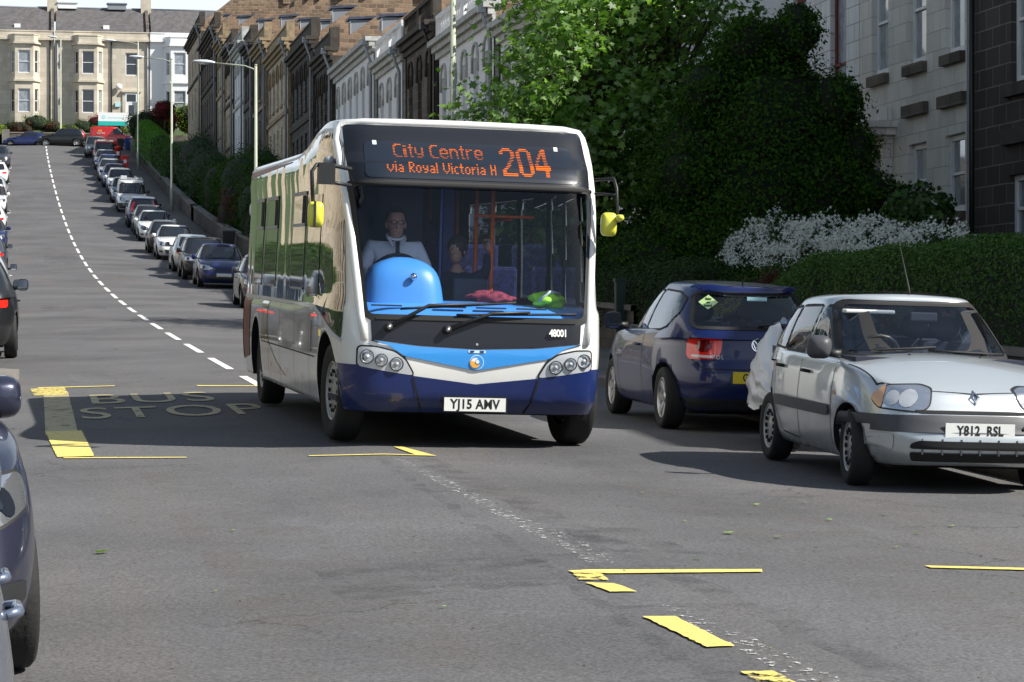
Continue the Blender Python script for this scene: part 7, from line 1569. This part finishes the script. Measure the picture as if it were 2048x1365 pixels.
# bag taped round the near lamp
m = MB(); m.sphere((xc(108)+6.62,107.85,zc(108)+2.35),(.14,.12,.34),0,12,8); tag(m.build('plastic_bag', M['sign_white']), 'white plastic bag tied to the pale green lamp post', 'bag')
def wheelie_bin(x, y, z, mat, label, group=None, sc=1.0, badge=None, rz=0):
    root = empty('wheelie_bin', (x,y,z), rz, label, 'bin', group); m = MB(); vs = [(-.22,-.25,.08),(.22,-.25,.08),(.22,.25,.08),(-.22,.25,.08),(-.29,-.30,.98),(.29,-.30,.98),(.29,.30,.98),(-.29,.30,.98)]
    m.add(vs, [(0,3,2,1),(0,1,5,4),(1,2,6,5),(2,3,7,6),(3,0,4,7),(4,5,6,7)]); m.build('bin_body', M[mat], root, bevel=.03)
    m = MB(); m.add([(-.33,-.33,.985),(.33,-.33,.985),(.33,.33,1.03),(-.33,.33,1.03),(-.30,-.30,1.05),(.30,-.30,1.05),(.30,.30,1.10),(-.30,.30,1.10)], [(0,3,2,1),(0,1,5,4),(1,2,6,5),(2,3,7,6),(3,0,4,7),(4,5,6,7)]); m.build('lid', M[mat], root, bevel=.015)
    for s in (-1,1): m = MB(); m.lathe([(0,-.03),(.10,-.03),(.10,.03),(0,.03)], 14, 0, Matrix.Translation((s*.24,.25,.10))@Matrix.Rotation(R(90),4,'Y'), smooth=False); m.build('wheel', M['tyre'], root)
    if badge: m = MB(); m.lathe([(0,0),(.15,0)], 12, 0, Matrix.Translation((0,-.295,.62))@Matrix.Rotation(R(90),4,'X')); m.build('badge', M[badge], root)
    return root
BZ = lambda y: road_z(KR,y)+.12
wheelie_bin(xc(121.5)+6.75, 121.5, BZ(121.5), 'bin_black', 'black wheelie bin standing against the stone garden wall')
wheelie_bin(xc(203)+5.6, 203.5, BZ(203.5), 'bin_red', 'red wheelie bin with a pale badge on the upper pavement', badge='sign_white')
def litter(x,y,z):
    root = empty('pillar_box', (x,y,z), 0, 'red pillar-shaped box on the pavement just above the red wheelie bin', 'post box'); m = MB()
    m.lathe([(.28,0),(.28,.12),(.23,.14),(.23,1.28),(.27,1.30),(.27,1.40),(.15,1.50),(0,1.53)], 20); m.build('box_body', M['bin_red'], root)
    m = MB(); m.box(-.11,.11,-.245,-.20,.75,1.05); m.build('notice', M['sign_white'], root); m = MB(); m.box(-.12,.12,-.24,-.20,1.12,1.16); m.build('slot', M['seam'], root)
litter(xc(209)+5.3, 209.5, BZ(209.5))
wheelie_bin(xc(232)+6.3, 232, BZ(232), 'bin_black', 'black wheelie bin at the top corner beside the hedge', 'bins at the top corner'); wheelie_bin(xc(233)+7.0, 233.2, BZ(233), 'bin_blue', 'blue wheelie bin at the top corner beside the black one', 'bins at the top corner')
# ladder rack and folded ladder on the white van
rk = empty('roof_rack', (0,0,0), 0, 'metal ladder rack with a pale board on the roof of the white van', 'roof rack')
m = MB()
for x in (-1.3,-.3,.6): m.tube([(x,-.72,1.72),(x,-.70,1.90),(x,.70,1.90),(x,.72,1.72)], .02, 6)
for y in (-.62,.62,.25,.45): m.tube([(-1.7,y,1.93),(1.0,y,1.93)], .02, 6)
m.build('rack_frame', M['alloy'], rk); m = MB(); m.box(.3,.5,-.66,-.30,1.94,2.12); m.build('ladder_end', M['sign_white'], rk)
vn = [o for o in bpy.data.objects if o.get('label') == 'white van with a ladder rack parked on the hill'][0]; rk.matrix_world = vn.matrix_world.copy(); rk.location.z += .0
# covered motorbike between the two near cars
mb_root = empty('covered_motorbike', (6.74,23.3,ground_z(6.62,23.15)), R(82), 'motorbike under a crumpled silver cover between the two nearest hatchbacks', 'motorbike')
m = MB(); nu, nv = 40, 22; vs=[]; rr = np.random.default_rng(3); ph = rr.uniform(0,6,10)
for i in range(nv+1):
    t = i/nv
    for k in range(nu):
        q = 2*math.pi*k/nu; c, s = math.cos(q), math.sin(q)
        fold = 1+.06*math.sin(6*q+ph[0]+t*3)*(1-t)+.06*math.sin(13*q+ph[1]-t*7)*(1-t*.5)+.05*math.sin(9*t*3+ph[2]+3*q)
        w = .27*(1-t**2.4*.72); l = .98*(1-t**3*.55); hgt = .36+.52*t**.8*(1+.12*math.cos(q)); x = l*c*fold*(1 if c > 0 else .95); y = w*s*fold
        z = hgt+.16*t*math.sin(2.2*x+.6)+.03*math.sin(8*x+5*y+ph[3])
        if i == nv: x *= .35; y *= .2
        vs.append((x, y, z))
m.add(vs, [(i*nu+k,i*nu+(k+1)%nu,(i+1)*nu+(k+1)%nu,(i+1)*nu+k) for i in range(nv) for k in range(nu)]+[tuple(range(nv*nu,(nv+1)*nu))], 0, True); m.build('cover', M['tarp'], mb_root)
for x in (-.66,.70): make_wheel(mb_root, x, 0, .30, .12, -1, 'alloy', name='wheel')
# green post and gate gap on the right
m = MB(); m.box(-.08,.08,-.08,.08,0,1.2); m.box(-.10,.10,-.10,.10,1.2,1.25); gp = m.build('gate_post', M['green_post']); gp.location = (xc(43)+7.05,43.6,BZ(43)); tag(gp, 'dark green gate post against the rounded hedge behind the blue hatchback', 'post')
# badges on the two near cars
def car_disc(root, B, ax, u, v, r, mt, off, name, rin=0):
    q = [(u+r*math.cos(2*math.pi*k/20), v+r*math.sin(2*math.pi*k/20)) for k in range(20)]; h = [(u+rin*math.cos(2*math.pi*k/20), v+rin*math.sin(2*math.pi*k/20)) for k in range(20)] if rin else None
    return panel(B, q, ax, name, M[mt], root, off, .05, hole=h)
e = car_disc(polo, B_polo, 'rear', .0, .86, .062, 'chrome', .012, 'emblem', .052); 
panel(B_polo, [(p.x,p.y) for p in strip2([(-.032,.905),(0,.862),(.032,.905)], .011)], 'rear', 'emblem_stroke', M['chrome'], e, .012, .05); panel(B_polo, [(p.x,p.y) for p in strip2([(-.048,.885),(-.022,.822),(0,.855),(.022,.822),(.048,.885)], .011)], 'rear', 'emblem_stroke', M['chrome'], e, .013, .05)
c = B_polo.ray_cast(Vector((-30,.36,.72)), Vector((1,0,0)))[0]; text_mesh('POLO', .055, M['chrome'], 'model_lettering', polo, (c.x-.006,.36,.735), (R(84),0,R(-90)), .002, 1.0, .001, 1.3)
c = B_polo.ray_cast(Vector((-30,.42,1.27)), Vector((1,0,0)))[0]
m = MB(); m.add([(c.x-.01,.42+dy,1.265+dz) for dy, dz in ((-.10,0),(0,-.072),(.10,0),(0,.072))], [(0,1,2,3)]); sg_ = m.build('window_sticker', M['sticker_green'], polo); text_mesh('Baby\non\nboard', .032, M['seam'], 'sticker_text', sg_, (c.x-.012,.42,1.265), (R(90),0,R(-90)), .001, 1, .0003)
bw_ = c; c = B_polo.ray_cast(Vector((-30,-.02,1.30)), Vector((1,0,0)))[0]; m = MB(); m.box(c.x-.014,c.x-.012,-.17,.03,1.285,1.325); m.build('window_sticker', M['sticker_blue'], polo)
c = B_polo.ray_cast(Vector((-30,-.1,1.05)), Vector((1,0,0)))[0]; m = MB(); m.tube([(c.x-.03,-.02,1.055),(c.x-.045,-.12,1.06),(c.x-.03,-.42,1.03)], [.022,.014,.008], 7); m.build('wiper', M['black_plastic'], polo)
# diamond badge of the silver car
def clio_front(u, v): return B_clio.ray_cast(Vector((30,u,v)), Vector((-1,0,0)))[0]
dm = [(0,.052),(.038,0),(0,-.052),(-.038,0)]; c = clio_front(0,.70)
q = MB(); o1 = [Vector((clio_front(u,.70+v).x+.014,u,.70+v)) for u,v in dm]; o2 = [Vector((clio_front(u*.5,.70+v*.5).x+.020,u*.5,.70+v*.5)) for u,v in dm]; q.add(o1+o2, [(i,(i+1)%4,(i+1)%4+4,i+4) for i in range(4)]); q.build('emblem', M['chrome'], clio)
for y in (-.22,.34): c = B_clio.ray_cast(Vector((.80,y,30)), Vector((0,0,-1)))[0]; m = MB(); m.sphere(c,(.018,.014,.010)); m.build('washer_jet', M['rubber'], clio)
for k in range(7):
    y = -.42+k*.14; c1 = clio_front(y,.31); m = MB(); m.box(c1.x+.006,c1.x+.014,y-.006,y+.006,.285,.40); m.build('grille_bar', M['grey_plastic'], clio)
# leaves blown onto the road
LT = [(.40,15.0,.11),(4.1,15.3,.085),(4.35,15.1,.06),(3.55,13.9,.05),(1.2,15.9,.04),(5.0,16.2,.05),(4.6,16.6,.05),(3.1,17.9,.04),(4.9,14.6,.04),(1.1,9.6,.06),(.5,17.2,.035),(5.3,15.4,.05),(5.5,16.6,.05),(4.8,17.2,.045),(3.9,17.0,.04),(2.0,20.2,.04),(5.2,17.4,.05),(4.2,18.0,.045),(5.7,15.9,.05),(4.0,16.0,.035),(1.9,12.2,.03),(.9,13.1,.03),(3.3,11.3,.03),(5.1,13.0,.035),(2.5,16.4,.03)]
P = []; 
for k in range(900):
    y = rng.uniform(12, 60); o = KR-.05-abs(rng.normal(0,.28)); P.append((xc(y)+o, y, road_z(o,y)+.006))
for k in range(500):
    y = rng.uniform(9, 24); o = rng.uniform(-2.5, 4.5); P.append((xc(y)+o, y, road_z(o,y)+.005))
lt_ = leaf_mesh('leaf_litter', P, [(0,0,1)]*len(P), .022, 'oval', 'leaf_copper', None, .15); lt_.data.materials.clear(); lt_.data.materials.append(leaf('litter_brown', (.10,.075,.045), (.30,.25,.16))); tag(lt_, kind='stuff')
lm = None
for i, (x, y, s) in enumerate(LT):
    if lm is None:
        m = MB(); T_ = SHAPES['maple']; m.add([(p[0], p[1], .10*abs(p[0])+.12*p[1]*p[1]) for p in T_], [tuple(range(len(T_)))]); o = m.build('fallen_leaf', M['litter_leaf']); lm = o
    else: o = lm.copy(); link(o)
    o.location = (x, y, road_z(x-xc(y),y)+.012); o.scale = (s,s,s*1.2); o.rotation_euler = (random.uniform(-.2,.2),random.uniform(-.2,.2),random.uniform(0,6)); tag(o, 'small green leaf lying on the asphalt', 'leaf', 'leaves blown onto the road')
lm['label'] = 'largest green leaf lying alone on the near asphalt at the left';
